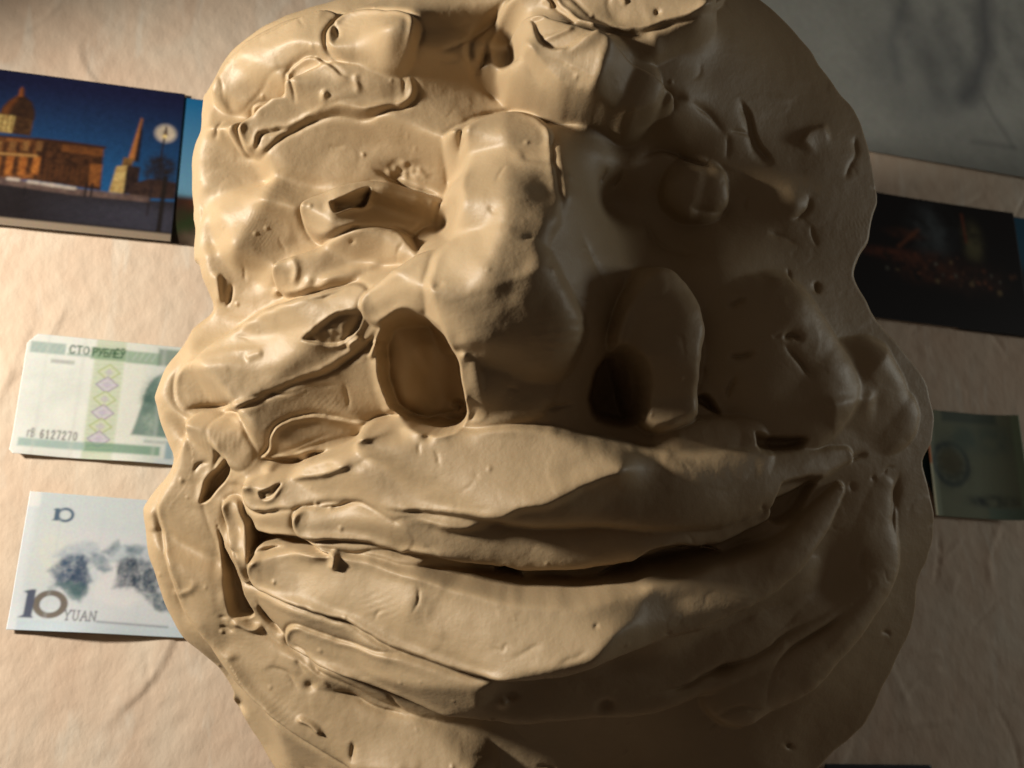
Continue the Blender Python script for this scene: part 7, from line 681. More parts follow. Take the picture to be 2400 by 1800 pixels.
#<SCULPT
ST, UA, UB, VA, VB = 0.45, -172, 200, -214, 196
def sculpt():
    st, ua, ub, va, vb = ST, UA, UB, VA, VB
    nu, nv = int((ub-ua)/st)+1, int((vb-va)/st)+1
    us, vs = ua+st*np.arange(nu), va+st*np.arange(nv)
    U, V = np.meshgrid(us.astype(np.float32), vs.astype(np.float32), indexing='ij')
    # big masses: thin-plate spline through FORM, on every 4th sample
    A = np.array(FORM); n = len(A); Xc = A[:, :2]/100
    D2 = ((Xc[:, None]-Xc[None])**2).sum(-1)
    M = np.zeros((n+3, n+3)); P = np.c_[np.ones(n), Xc]
    M[:n, :n] = .5*D2*np.log(D2+1e-12)+np.eye(n)*2e-4; M[:n, n:] = P; M[n:, :n] = P.T
    W = np.linalg.solve(M, np.r_[A[:, 2], 0, 0, 0])
    q = 4
    cu, cv = us[::q], vs[::q]
    if cu[-1] < us[-1]: cu = np.r_[cu, cu[-1]+q*st]
    if cv[-1] < vs[-1]: cv = np.r_[cv, cv[-1]+q*st]
    cu = np.r_[cu[0]-q*st, cu, cu[-1]+q*st, cu[-1]+2*q*st]; cv = np.r_[cv[0]-q*st, cv, cv[-1]+q*st, cv[-1]+2*q*st]
    B = W[n]+W[n+1]*cu[:, None]/100+W[n+2]*cv[None]/100
    for i in range(n):
        d2 = (cu[:, None]/100-Xc[i, 0])**2+(cv[None]/100-Xc[i, 1])**2
        B += W[i]*.5*d2*np.log(d2+1e-12)
    def axis(m):
        p = np.arange(m)/q+1; i = p.astype(int); f = p-i
        return i, np.stack([-.5*f**3+f*f-.5*f, 1.5*f**3-2.5*f*f+1, -1.5*f**3+2*f*f+.5*f, .5*f**3-.5*f*f])
    iu, wu = axis(nu); iv, wv = axis(nv)
    T = sum(wu[k][:, None]*B[np.clip(iu+k-1, 0, len(cu)-1)] for k in range(4))
    H = sum(wv[k][None]*T[:, np.clip(iv+k-1, 0, len(cv)-1)] for k in range(4)).astype(np.float32)
    # hand-made irregularity: strokes wander a little
    UW = U+0.7*lattice_noise((nu, nv), 18, 11)+0.28*lattice_noise((nu, nv), 6, 12)
    VW = V+0.7*lattice_noise((nu, nv), 18, 13)+0.28*lattice_noise((nu, nv), 6, 14)
    rough = 0.5*lattice_noise((nu, nv), 3, 21)+0.8*lattice_noise((nu, nv), 7, 22)
    wander = 1.6*lattice_noise((nu, nv), 22, 23)
    def win(x0, x1, y0, y1):
        i0, i1 = int(max(0, (x0-ua)/st)), int(min(nu, (x1-ua)/st+2))
        j0, j1 = int(max(0, (y0-va)/st)), int(min(nv, (y1-va)/st+2))
        return (slice(i0, i1), slice(j0, j1)) if i1 > i0 and j1 > j0 else None
    def work(strokes):
        for s in strokes:
            k = s[0]
            if k == 'L':
                _, h, wl, wr, tp, pts = s
                pts = spline(pts)
                mg = 2.4*max(wl, wr)+3
                w = win(min(p[0] for p in pts)-mg, max(p[0] for p in pts)+mg, min(p[1] for p in pts)-mg, max(p[1] for p in pts)+mg)
                if not w: continue
                d, sd, t = path_sd(UW[w], VW[w], pts)
                ww = np.where(sd > 0, wr, wl)
                if h < 0 and wl == wr:          # a crack: sharp bottom, edges a little raised, wandering depth
                    pr = np.exp(-1.25*d/ww)
                    am = sstep(np.minimum(t, 1-t)/max(tp, .38))*np.clip(1+.5*wander[w], .25, 1.6)
                else:
                    pr = np.exp(-(d/ww)**2)
                    am = sstep(np.minimum(t, 1-t)/max(tp, .22))*np.clip(1+.22*wander[w], .5, 1.4)
                H[w] += h*pr*am
            elif k == 'S':
                _, h, e, kind, poly = s[:5]
                pl = spline(list(poly)+[poly[0]], 3)[:-1]
                mg = 4
                w = win(min(p[0] for p in pl)-mg, max(p[0] for p in pl)+mg, min(p[1] for p in pl)-mg, max(p[1] for p in pl)+mg)
                if not w: continue
                x = np.clip(poly_sd(UW[w], VW[w], pl)/e, 0, 1)
                g = (1-(1-x)**2.2) if kind == 'r' else sstep(x)
                if len(s) > 5:                  # pressed down towards one side until flush
                    fa = math.radians(s[5]); fx, fy = math.cos(fa), -math.sin(fa)
                    pr = [p[0]*fx+p[1]*fy for p in pl]
                    g = g*(1-sstep(((UW[w]*fx+VW[w]*fy-min(pr))/(max(pr)-min(pr))-.22)/.78)*.96)
                H[w] += h*g
            elif k in 'DFR':
                c = s[-1]
                a = s[1]; ru, rv = s[2], s[3]
                ang = math.radians(-s[4]) if k in 'DF' and k == 'D' else 0.0
                mg = 2.2*max(ru, rv)
                w = win(c[0]-mg, c[0]+mg, c[1]-mg, c[1]+mg)
                if not w: continue
                x, y = UW[w]-c[0], VW[w]-c[1]
                if k == 'D':
                    xr, yr = x*math.cos(ang)+y*math.sin(ang), -x*math.sin(ang)+y*math.cos(ang)
                    H[w] += a*np.exp(-((xr/ru)**2+(yr/rv)**2))
                else:
                    m = sstep(1.4*(1-np.sqrt((x/ru)**2+(y/rv)**2)))
                    if k == 'R': H[w] += a*m*rough[w]
                    else:
                        an = math.radians(s[4]); y2 = x*math.sin(an)+y*math.cos(an); x2 = x*math.cos(an)-y*math.sin(an)
                        H[w] += a*m*np.sin(2*math.pi/s[5]*(x2+0.012*y2*y2))
    lump = 1.5*lattice_noise((nu, nv), 40, 51); lump2 = 1.5*lattice_noise((nu, nv), 30, 52)
    # lumps and rolls of clay pressed on: (u, v, radius, top) along each
    for soft, m in MASSES:
        mg = 1.5*max(p[2] for p in m)+6
        w = win(min(p[0] for p in m)-mg, max(p[0] for p in m)+mg, min(p[1] for p in m)-mg, max(p[1] for p in m)+mg)
        x, y = UW[w], VW[w]
        q = [a+b for a, b in zip(spline([(p[0], p[1]) for p in m], 8), spline([(p[2], p[3]) for p in m], 8))]
        d, _, t = path_sd(x, y, [p[:2] for p in q])
        arc = np.r_[0, np.cumsum([math.hypot(b[0]-a[0], b[1]-a[1]) for a, b in zip(q[:-1], q[1:])])]
        arc = arc/arc[-1]
        r = np.interp(t, arc, [p[2] for p in q])*(1+.10*lump[w])
        top = np.interp(t, arc, [p[3] for p in q])+.9*lump2[w]
        d = d/r
        best = top-.62*r*(1-np.sqrt(np.clip(1-np.clip(d, 0, 1)**2.3, 0, 1)))-np.where(d > 1, 90*(d-1), 0)
        best = blur(best, 5)
        kk = soft+5.0*sstep((x-30)/45)          # the right half was smoothed over more
        g = np.clip(.5+.5*(best-H[w])/kk, 0, 1)
        H[w] = best*g+H[w]*(1-g)+kk*g*(1-g)
    work(STROKES)
    return us, vs, U, V, UW, VW, H, win, work
#SCULPT>

def planes(nu, nv):
    """corrections to the lit planes of the face: a table of heights (1/10 mm) every 1.8 mm, smoothly filled in"""
    i0, j0, ni, nj, data = PLANES
    if not ni: return 0
    t = np.cumsum(np.array(data, dtype=np.int32).reshape(ni, nj), axis=1).astype(np.float32)*0.1
    q = 4
    full = np.zeros((nu//q+6, nv//q+6), dtype=np.float32)
    full[i0:i0+ni, j0:j0+nj] = t
    def ax(m):
        p = (np.arange(m)-1.5)/q; i = np.floor(p).astype(int); f = (p-i).astype(np.float32)
        return i, np.stack([(1-f)**3, 3*f**3-6*f**2+4, -3*f**3+3*f**2+3*f+1, f**3])/6
    iu, wu = ax(nu); iv, wv = ax(nv)
    a = sum(wu[k][:, None]*full[np.clip(iu+k-1, 0, full.shape[0]-1)] for k in range(4))
    return sum(wv[k][None]*a[:, np.clip(iv+k-1, 0, full.shape[1]-1)] for k in range(4))

def build_head():
    st, ua, ub, va, vb = ST, UA, UB, VA, VB
    us, vs, U, V, UW, VW, H, win, work = sculpt()
    nu, nv = len(us), len(vs)
    H += planes(nu, nv)
    work(DETAILS)
    # thumb smears: shallow flats that end in a small step
    r = random.Random(12)
    for _ in range(240):
        c = (r.uniform(ua, ub), r.uniform(va, vb)); an = r.uniform(0, 2*math.pi)
        ru, rv, a = r.uniform(8, 22), r.uniform(5, 12), r.uniform(.10, .34)
        mg = 1.3*max(ru, rv); w = win(c[0]-mg, c[0]+mg, c[1]-mg, c[1]+mg)
        if not w: continue
        x, y = UW[w]-c[0], VW[w]-c[1]
        xr, yr = (x*math.cos(an)+y*math.sin(an))/ru, (-x*math.sin(an)+y*math.cos(an))/rv
        e = 1-.35*yr*yr
        H[w] += a*np.clip((xr+e)/(2*e), 0, 1)**1.5*sstep((e-xr)*ru/2.4)*sstep(1.6*(1-abs(yr)))
    # small things a hand leaves: crumbs, hairline cracks, drag lines and finger ridges
    for _ in range(110):
        c = (r.uniform(ua+20, 60), r.uniform(va+30, vb-10)); q = r.uniform(.4, .95)
        w = win(c[0]-3*q, c[0]+3*q, c[1]-3*q, c[1]+3*q)
        if not w: continue
        x, y = UW[w]-c[0], VW[w]-c[1]
        H[w] += r.uniform(.35, .95)*q*np.sqrt(np.clip(1-(x*x+y*y*r.uniform(.5, 1.2))/(q*q), 0, 1))
    cracks = []
    for _ in range(95):
        x, y, an = r.uniform(ua+20, ub-20), r.uniform(va+30, vb-10), r.uniform(-.7, .7)+(0 if r.random() < .7 else 1.5)
        pts = [(x, y)]
        for k in range(r.randint(2, 5)):
            an += r.gauss(0, .45); x += math.cos(an)*r.uniform(1.2, 3.4); y += math.sin(an)*r.uniform(1.2, 3.4); pts.append((x, y))
        wd = r.uniform(.35, .7)
        cracks.append(('L', -r.uniform(.5, 1.5), wd, wd, .4, pts))
    work(cracks)
    work([('F', r.uniform(.05, .13), r.uniform(6, 13), r.uniform(6, 13), r.uniform(0, 180), r.uniform(.8, 1.15), (r.uniform(ua+25, ub-25), r.uniform(va+40, vb-15))) for _ in range(26)])
    work([('F', r.uniform(.02, .06), r.uniform(9, 22), r.uniform(5, 10), r.uniform(0, 180), r.uniform(1.4, 2.6), (r.uniform(ua+25, ub-25), r.uniform(va+40, vb-15))) for _ in range(24)])
    H = blur(H, 1)
    # skin: kneading marks and fine lumps
    H += 0.30*lattice_noise((nu, nv), 34, 31)+0.16*lattice_noise((nu, nv), 13, 32)+0.05*lattice_noise((nu, nv), 4.5, 33)+0.022*lattice_noise((nu, nv), 2.2, 34)
    # rim: turn the surface away to the back
    sd = poly_sd(U+0.45*lattice_noise((nu, nv), 11, 41), V+0.45*lattice_noise((nu, nv), 11, 42), spline(OUTLINE+OUTLINE[:1], 3)[:-1])
    Rm = 13.0
    x = np.clip(sd/Rm, 0, 1)
    edge = 34*np.sqrt(1-(1-x)**2)-4
    edge = np.where(sd > Rm*.98, 1e3, edge)
    kk = 7.0
    hh = np.clip(.5+.5*(edge-H)/kk, 0, 1)
    H2 = edge*(1-hh)+H*hh-kk*hh*(1-hh)
    H = np.where(sd > Rm*.98, H, H2)
    back = -44.0
    H = np.where(sd < 0, -4+sd*9.0, H)
    keep = H > back
    I = -np.ones((nu, nv), dtype=np.int64)
    cell = keep[:-1, :-1] & keep[1:, :-1] & keep[1:, 1:] & keep[:-1, 1:]
    used = np.zeros((nu, nv), dtype=bool)
    for a, b in ((0, 0), (1, 0), (1, 1), (0, 1)):
        used[a:nu-1+a, b:nv-1+b] |= cell
    I[used] = np.arange(used.sum())
    v = np.stack([U[used], V[used], H[used]], -1)
    c = np.stack([I[:-1, :-1][cell], I[1:, :-1][cell], I[1:, 1:][cell], I[:-1, 1:][cell]], -1)
    # back of the head: the rim edges drawn in to a shallow closed back
    ed = np.concatenate([c[:, [0, 1]], c[:, [1, 2]], c[:, [2, 3]], c[:, [3, 0]]])
    key = np.sort(ed, 1); key = key[:, 0]*len(v)+key[:, 1]
    _, inv, cnt = np.unique(key, return_inverse=True, return_counts=True)
    be = ed[cnt[inv] == 1]
    bv = np.unique(be)
    mp = {b: i for i, b in enumerate(bv)}
    nb, n0 = len(bv), len(v)
    ctr = np.array([8., -5., 0.])
    rings = [v]
    for s, z in ((.9, back-4), (.6, back-7)):
        r2 = v[bv].copy(); r2[:, :2] = ctr[:2]+(r2[:, :2]-ctr[:2])*s; r2[:, 2] = z
        rings.append(r2)
    rings.append(np.array([[ctr[0], ctr[1], back-8]]))
    vv = np.concatenate(rings)
    l = np.array([[mp[a], mp[b]] for a, b in be])
    q1 = np.stack([be[:, 1], be[:, 0], n0+l[:, 0], n0+l[:, 1]], -1)
    q2 = np.stack([n0+l[:, 1], n0+l[:, 0], n0+nb+l[:, 0], n0+nb+l[:, 1]], -1)
    t3 = np.stack([n0+nb+l[:, 1], n0+nb+l[:, 0], np.full(len(l), len(vv)-1)], -1)
    o = link_mesh('clay_head', vv*MM, [np.concatenate([c, q1, q2]), t3], CLAY)
    o.matrix_world = Matrix.Translation(HEAD) @ ROT.to_4x4()
    tag(o, 'large rough tan clay face with bulging cheeks, wide smiling mouth and flared nostrils', 'clay sculpture')
    return o
build_head()

# ------------------------------------------------------------------ cards and notes pinned to the wall
class Print:
    """flat print, laid down in millimetres from the lower left corner of the card"""
    def __init__(s, w, h, step, paper):
        s.w, s.h = w, h
        s.nx, s.ny = int(w/step)+1, int(h/step)+1
        s.X, s.Y = np.meshgrid(np.linspace(0, w, s.nx), np.linspace(0, h, s.ny), indexing='ij')
        s.C = np.ones((s.nx, s.ny, 3))*lin(paper)
    def put(s, m, col, a=1.0):
        m = (np.clip(m, 0, 1)*a)[..., None]
        s.C = s.C*(1-m)+lin(col)*m
    def poly(s, pts, col, a=1.0, soft=.7):
        s.put(poly_sd(s.X, s.Y, pts)/soft+.5, col, a)
    def rect(s, x0, y0, x1, y1, col, a=1.0, soft=.6):
        s.poly([(x0, y0), (x1, y0), (x1, y1), (x0, y1)], col, a, soft)
    def disc(s, x, y, rx, ry, col, a=1.0, soft=.15):
        s.put((1-np.hypot((s.X-x)/rx, (s.Y-y)/ry))/soft+.5, col, a)
    def line(s, pts, wd, col, a=1.0, soft=.5):
        d, _, _ = path_sd(s.X, s.Y, pts); s.put((wd/2-d)/soft+.5, col, a)
    def ring(s, x, y, rx, ry, wd, col, a=1.0, soft=.5):
        r = np.hypot((s.X-x)/rx, (s.Y-y)/ry)*min(rx, ry); s.put((wd/2-abs(r-min(rx, ry)))/soft+.5, col, a)
    def smudge(s, x, y, rx, ry, col, a, seed, cell=7):
        nz = lattice_noise((s.nx, s.ny), cell, seed)+.6*lattice_noise((s.nx, s.ny), cell*.45, seed+1)
        s.put(np.exp(-(((s.X-x)/rx)**2+((s.Y-y)/ry)**2)**1.6)*np.clip(.62+.45*nz, 0, 1), col, a)
    def text(s, txt, x, y, hgt, wid, col, a=1.0, wd=.5, gap=1.35, soft=.45):
        for ch in txt:
            for st in GLYPH.get(ch, []):
                s.line([(x+p[0]*wid, y+p[1]*hgt) for p in st], wd, col, a, soft)
            x += wid*gap
    def soften(s, n):
        for c in range(3): s.C[..., c] = blur(s.C[..., c], n)

def _o(n=14): return [(.5+.5*math.cos(2*math.pi*k/n), .5+.5*math.sin(2*math.pi*k/n)) for k in range(n+1)]
_c = [(.95, .8), (.7, 1), (.3, 1), (.05, .7), (.05, .3), (.3, 0), (.7, 0), (.95, .2)]
GLYPH = {'0': [_o()], '1': [[(.2, .8), (.5, 1), (.5, 0)], [(.25, 0), (.75, 0)]], '2': [[(.05, .75), (.3, 1), (.7, 1), (.95, .72), (.05, 0), (.95, 0)]],
 '7': [[(.05, 1), (.95, 1), (.4, 0)]], '6': [[(.85, .9), (.5, 1), (.15, .7), (.05, .3), (.3, 0), (.7, 0), (.95, .3), (.7, .55), (.3, .55), (.08, .35)]],
 'C': [_c], 'T': [[(0, 1), (1, 1)], [(.5, 1), (.5, 0)]], 'O': [_o()], 'P': [[(.1, 0), (.1, 1), (.7, 1), (.95, .75), (.7, .48), (.1, .48)]],
 'y': [[(.05, 1), (.5, .42)], [(.95, 1), (.5, .3), (.3, 0), (.1, .05)]], 'B': [[(.9, 1), (.1, 1), (.1, 0), (.7, 0), (.95, .28), (.7, .55), (.1, .55)]],
 'L': [[(0, 0), (.2, .2), (.35, 1), (.9, 1), (.9, 0)]], 'E': [[(.9, 1), (.1, 1), (.1, 0), (.9, 0)], [(.1, .5), (.75, .5)], [(.3, 1.2), (.35, 1.2)], [(.65, 1.2), (.7, 1.2)]],
 'W': [[(.05, 1), (.5, .42)], [(.95, 1), (.5, .3), (.3, 0), (.1, .05)], [(.25, 1.25), (.5, 1.12), (.75, 1.25)]],
 'r': [[(.2, 0), (.2, .7), (.9, .7)]], 'v': [[(.1, 0), (.1, 1), (.65, 1), (.85, .78), (.6, .54), (.1, .54)], [(.6, .54), (.95, .28), (.65, 0), (.1, 0)]],
 'Y': [[(0, 1), (.5, .5), (1, 1)], [(.5, .5), (.5, 0)], [(.3, 0), (.7, 0)], [(-.15, 1), (.15, 1)], [(.85, 1), (1.15, 1)]],
 'U': [[(.1, 1), (.1, .25), (.35, 0), (.65, 0), (.9, .25), (.9, 1)], [(-.05, 1), (.25, 1)], [(.75, 1), (1.05, 1)]],
 'A': [[(0, 0), (.5, 1), (1, 0)], [(.2, .38), (.8, .38)], [(-.15, 0), (.15, 0)], [(.85, 0), (1.15, 0)]],
 'N': [[(.05, 0), (.05, 1), (.95, 0), (.95, 1)], [(-.1, 0), (.2, 0)], [(.8, 1), (1.1, 1)]]}

def card(name, pr, mat, corner, at, turn, lift, label, cat, group, cut=None, ink=0.68):
    """corner: 'TL' or 'TR' is the corner that stands at `at` = (x, z) on the wall; lift(x, y) = mm off the wall"""
    nx, ny = pr.nx, pr.ny
    off = lift(pr.X, pr.Y)+.7
    x = pr.X-(pr.w if corner == 'TR' else 0); z = pr.Y-pr.h
    th = R(turn)
    def world(dx):
        return np.stack([at[0]+(x*math.cos(th)-z*math.sin(th))*MM, -(off+dx)*MM, at[1]+(x*math.sin(th)+z*math.cos(th))*MM], -1).reshape(-1, 3)
    f, b = world(.25), world(0)
    I = np.arange(nx*ny).reshape(nx, ny)
    ok = np.ones((nx-1, ny-1), dtype=bool)
    if cut is not None:
        ok = cut(pr.X, pr.Y)[:-1, :-1]
    c = np.stack([I[:-1, :-1][ok], I[1:, :-1][ok], I[1:, 1:][ok], I[:-1, 1:][ok]], -1)
    ed = np.concatenate([c[:, [0, 1]], c[:, [1, 2]], c[:, [2, 3]], c[:, [3, 0]]])
    key = np.sort(ed, 1); key = key[:, 0]*(nx*ny)+key[:, 1]
    _, inv, cnt = np.unique(key, return_inverse=True, return_counts=True)
    be = ed[cnt[inv] == 1]; n = nx*ny
    rim = np.stack([be[:, 1], be[:, 0], n+be[:, 0], n+be[:, 1]], -1)
    o = link_mesh(name, np.concatenate([f, b]), [np.concatenate([c, c[:, ::-1]+n, rim])], mat)
    at_ = o.data.attributes.new('ink', 'FLOAT_COLOR', 'POINT')
    col = np.ones((2*n, 4), dtype=np.float32)
    col[:n, :3] = pr.C.reshape(-1, 3); col[n:, :3] = .7
    vals = col
    if len(o.data.vertices) == 2*n:
        vals[:, :3] *= ink*(.8 if mat is PHOTO else 1)                   # printed papers are a little duller than fresh white
        at_.data.foreach_set('color', vals.ravel())
    tag(o, label, cat, group)
    return o

Z0 = EYE.z
def wz(x, z): return (x*MM, Z0+z*MM)
CARDS, NOTES = 'postcards pinned to the wall', 'banknotes pinned to the wall'

def dusk_postcard():
    w, h = 135, 90
    p = Print(w, h, .55, (150, 130, 112))
    def c(x, y):                        # print laid out from a sketch 400 wide
        return (41+x*.2355, h-(y-(155+.1275*x))*.268)
    sky = np.clip((p.Y-28)/58, 0, 1)[..., None]
    g = lin((34, 92, 146))*(1-sky)**1.3+lin((28, 32, 66))*(1-(1-sky)**1.3)
    body = np.clip((p.Y-4.5)/.5+.5, 0, 1)[..., None]
    p.C = p.C*(1-body)+g*body
    P = lambda *q: [c(*a) for a in q]
    def tex(pts, col, col2, sd, cell=2.2, al=1.0, soft=.9):        # a lit stone front: two tones broken up finely
        p.poly(pts, col, al, soft)
        n = np.clip(.42+.5*lattice_noise((p.nx, p.ny), cell, sd)+.3*lattice_noise((p.nx, p.ny), cell*2.4, sd+1), 0, 1)
        p.put(np.clip(poly_sd(p.X, p.Y, pts)/soft+.5, 0, 1)*n, col2, al)
    # the far range and the lit front with its columns
    tex(P((95, 312), (150, 318), (236, 330), (240, 424), (96, 400)), (52, 32, 22), (84, 52, 32), 201)
    tex(P((-170, 296), (0, 304), (98, 312), (100, 400), (-170, 385)), (86, 52, 30), (150, 92, 46), 203)
    for k in range(-6, 4):
        x = 14+k*27
        tex(P((x, 388), (x+13, 389), (x+14, 350), (x+1, 349)), (150, 84, 38), (196, 124, 58), 210+k, 1.6, .85)
        p.poly(P((x+16, 388), (x+23, 389), (x+24, 318), (x+17, 317)), (44, 26, 20), .75, 1.2)
        tex(P((x+2, 336), (x+13, 337), (x+14, 316), (x+3, 315)), (150, 108, 62), (96, 62, 38), 230+k, 1.6, .8)
    p.line(P((-170, 328), (0, 340), (100, 348)), 1.5, (176, 132, 78), .85, .9); p.line(P((-170, 292), (0, 303), (98, 311)), 1.4, (66, 40, 26), .95, .9)
    p.line(P((96, 311), (150, 317), (238, 330)), 1.6, (60, 36, 26), 1, .9)
    tex(P((150, 323), (236, 333), (237, 350), (150, 338)), (126, 76, 38), (84, 50, 30), 251, 2, .85)
    tex(P((212, 366), (238, 368), (236, 416), (214, 412)), (150, 92, 46), (104, 60, 32), 253, 2, .9)
    for k in range(9): p.poly(P((108+k*11, 396+k), (113+k*11, 397+k), (114+k*11, 366+k), (109+k*11, 365+k)), (96, 58, 32), .5, 1.2)
    # drum, dome and lantern
    tex(P((-4, 292), (82, 304), (84, 262), (0, 252)), (58, 38, 26), (96, 66, 40), 255)
    tex(P((2, 292), (43, 297), (46, 258), (6, 254)), (206, 178, 112), (150, 118, 66), 257, 1.6)
    for x in (9, 20, 31, 40): p.line(P((x, 291), (x+2, 259)), .9, (104, 76, 40), .7, .8)
    dome = P((14, 256), (18, 240), (28, 226), (42, 216), (50, 212), (62, 217), (76, 230), (84, 248), (86, 268), (60, 262), (30, 257))
    tex(dome, (46, 30, 24), (66, 44, 30), 259, 2.6, 1, 1.2)
    p.poly(P((16, 254), (22, 238), (34, 224), (46, 215), (44, 226), (34, 240), (30, 256)), (132, 76, 38), .7, 2.5)
    p.poly(P((46, 216), (47, 200), (51, 194), (56, 201), (57, 217)), (150, 84, 40), .95, 1)
    p.line(P((54, 200), (57, 216)), 1, (60, 36, 26), .8, .9)
    # obelisk on its pale pedestal
    p.poly(P((309, 262), (313, 266), (306, 360), (290, 357)), (176, 112, 62), 1, .9); p.poly(P((311, 262), (315, 300), (314, 362), (303, 361)), (36, 28, 30), .95, .9)
    tex(P((281, 352), (303, 356), (298, 374), (278, 372)), (140, 104, 58), (90, 62, 40), 261, 1.8)
    tex(P((268, 372), (292, 370), (289, 432), (258, 428)), (208, 180, 116), (170, 136, 80), 263, 2.2); tex(P((290, 370), (318, 374), (316, 432), (288, 432)), (58, 42, 38), (40, 30, 30), 265)
    # lamp with its halo, trees
    p.disc(*c(365, 298), 5.2, 5.2, (214, 198, 176), .95, .45); p.ring(*c(365, 298), 5.4, 5.4, 1.2, (150, 150, 160), .5, 1); p.poly(P((359, 302), (370, 302), (368, 290), (362, 290)), (76, 52, 40), .95, 1); p.disc(*c(364, 305), 1.1, 1.2, (250, 220, 150), 1, .6); p.line(P((365, 290), (365, 284)), 1, (60, 44, 40))
    p.line(P((363, 310), (360, 354)), 1.1, (40, 36, 44), .9)
    for k, (x, y, rr) in enumerate(((346, 372, 4.2), (362, 366, 5), (376, 374, 4.4), (352, 392, 5.2), (370, 392, 5.4), (360, 408, 5))): p.smudge(*c(x, y), rr*1.2, rr*1.15, (40, 32, 30), 1.0, 270+2*k, 3)
    tex(P((300, 412), (340, 400), (400, 410), (400, 446), (300, 440)), (52, 38, 36), (74, 54, 46), 283)
    # square and parapet
    p.poly(P((-170, 366), (0, 390), (338, 448), (400, 452), (400, 545), (-170, 520)), (38, 33, 36), 1, 1)
    gr = np.clip((p.X-60)/60, 0, 1)*np.clip((26-p.Y)/10, 0, 1)*np.clip((p.Y-4.5)/2, 0, 1); p.put(gr, (70, 70, 84), .8)
    tex(P((-100, 372), (0, 387), (180, 418), (345, 440), (345, 452), (180, 432), (0, 402), (-100, 386)), (120, 98, 90), (88, 70, 66), 285, 2.4, .95, 1.2)
    for x in (-60, -20, 50, 92, 120, 140, 166): p.line(P((x, 388+.17*x), (x+20, 391+.17*x)), 1.9, (206, 192, 178), .8, 1)
    for x in (210, 222): p.line(P((x, 410), (x-1, 436)), 1.2, (26, 22, 26), .95, .8)
    p.line(P((374, 400), (370, 524)), 2.4, (36, 30, 28), .95, 1); p.line(P((346, 420), (342, 480)), 1.2, (44, 36, 38), .7, 1)
    for x, y in ((4, 400), (30, 398), (86, 420)): p.line(P((x, y-6), (x-1, y+14)), 1.0, (26, 22, 26), .7, 1)
    p.C *= (1+.13*lattice_noise((p.nx, p.ny), 1.5, 59))[..., None]
    p.C = np.clip(p.C, 0, 1)
    p.rect(-5, -5, w+5, 4.4, (168, 150, 130), 1, .5)
    p.soften(1)
    card('postcard', p, PHOTO, 'TR', wz(-44.8, 330.4), 1.6, lambda X, Y: 1.2+2.2*np.clip((20-Y)/20, 0, 1)**2,
         'postcard of a domed building and obelisk at dusk, left of the clay head', 'postcard', CARDS)

def blue_postcard():
    w, h = 132, 88
    p = Print(w, h, .8, (40, 120, 172))
    g = np.clip((p.Y-20)/66, 0, 1)[..., None]
    p.C = lin((120, 172, 200))*(1-g)+lin((34, 116, 172))*g
    p.rect(-5, -5, w+5, 28, (58, 34, 30), 1, 3)
    p.smudge(95, 14, 40, 12, (44, 60, 32), .9, 61); p.smudge(108, 24, 16, 5, (120, 60, 40), .9, 64); p.smudge(60, 24, 30, 8, (40, 30, 26), .9, 66)
    p.smudge(104, 4, 12, 6, (150, 130, 110), .8, 68)
    p.soften(1)
    card('postcard', p, PHOTO, 'TR', wz(2, 329.5), 1.0, lambda X, Y: .5+0*X,
         'bright blue sky postcard mostly hidden between the dusk postcard and the clay head', 'postcard', CARDS)

def dark_postcard():
    w, h = 136, 89
    p = Print(w, h, .7, (11, 11, 15))
    p.smudge(70, 66, 16, 18, (70, 78, 82), .8, 71); p.smudge(101, 62, 8, 14, (92, 88, 62), .8, 73); p.smudge(50, 62, 14, 4, (86, 50, 34), .7, 75)
    p.smudge(40, 46, 24, 4, (92, 48, 34), .85, 77, 4); p.smudge(66, 40, 26, 11, (84, 48, 34), .75, 79, 4); p.smudge(98, 36, 24, 12, (60, 40, 34), .7, 81, 4)
    r = random.Random(3)
    for _ in range(34):
        x, y = r.gauss(80, 24), r.gauss(37, 7)
        p.disc(x, y, r.uniform(.8, 1.9), r.uniform(.8, 1.9), r.choice([(130, 112, 80), (110, 66, 46), (110, 110, 100), (88, 60, 44)]), r.uniform(.25, .65), .9)
    p.line([(95, 82), (96, 62)], 2.2, (110, 54, 34), .6, 1.5); p.line([(44, 52), (60, 66)], 2.5, (120, 70, 46), .5, 2)
    p.soften(1)
    card('postcard', p, PHOTO, 'TR', wz(493.5, 338.5), 0.2, lambda X, Y: 1.3+1.2*((X-68)/68)**2,
         'dark night postcard with tiny orange and white lights, right of the clay head', 'postcard', CARDS, ink=1.5)

def teal_postcard():
    w, h = 120, 88
    p = Print(w, h, 1, (30, 96, 128))
    p.rect(-5, -5, w+5, 53, (14, 18, 24), 1, 8); p.smudge(70, 60, 60, 14, (44, 112, 140), .7, 91)
    card('postcard', p, PHOTO, 'TR', wz(560, 337.2), 0.3, lambda X, Y: .5+0*X,
         'teal postcard peeping out behind the dark night postcard at the right edge', 'postcard', CARDS)

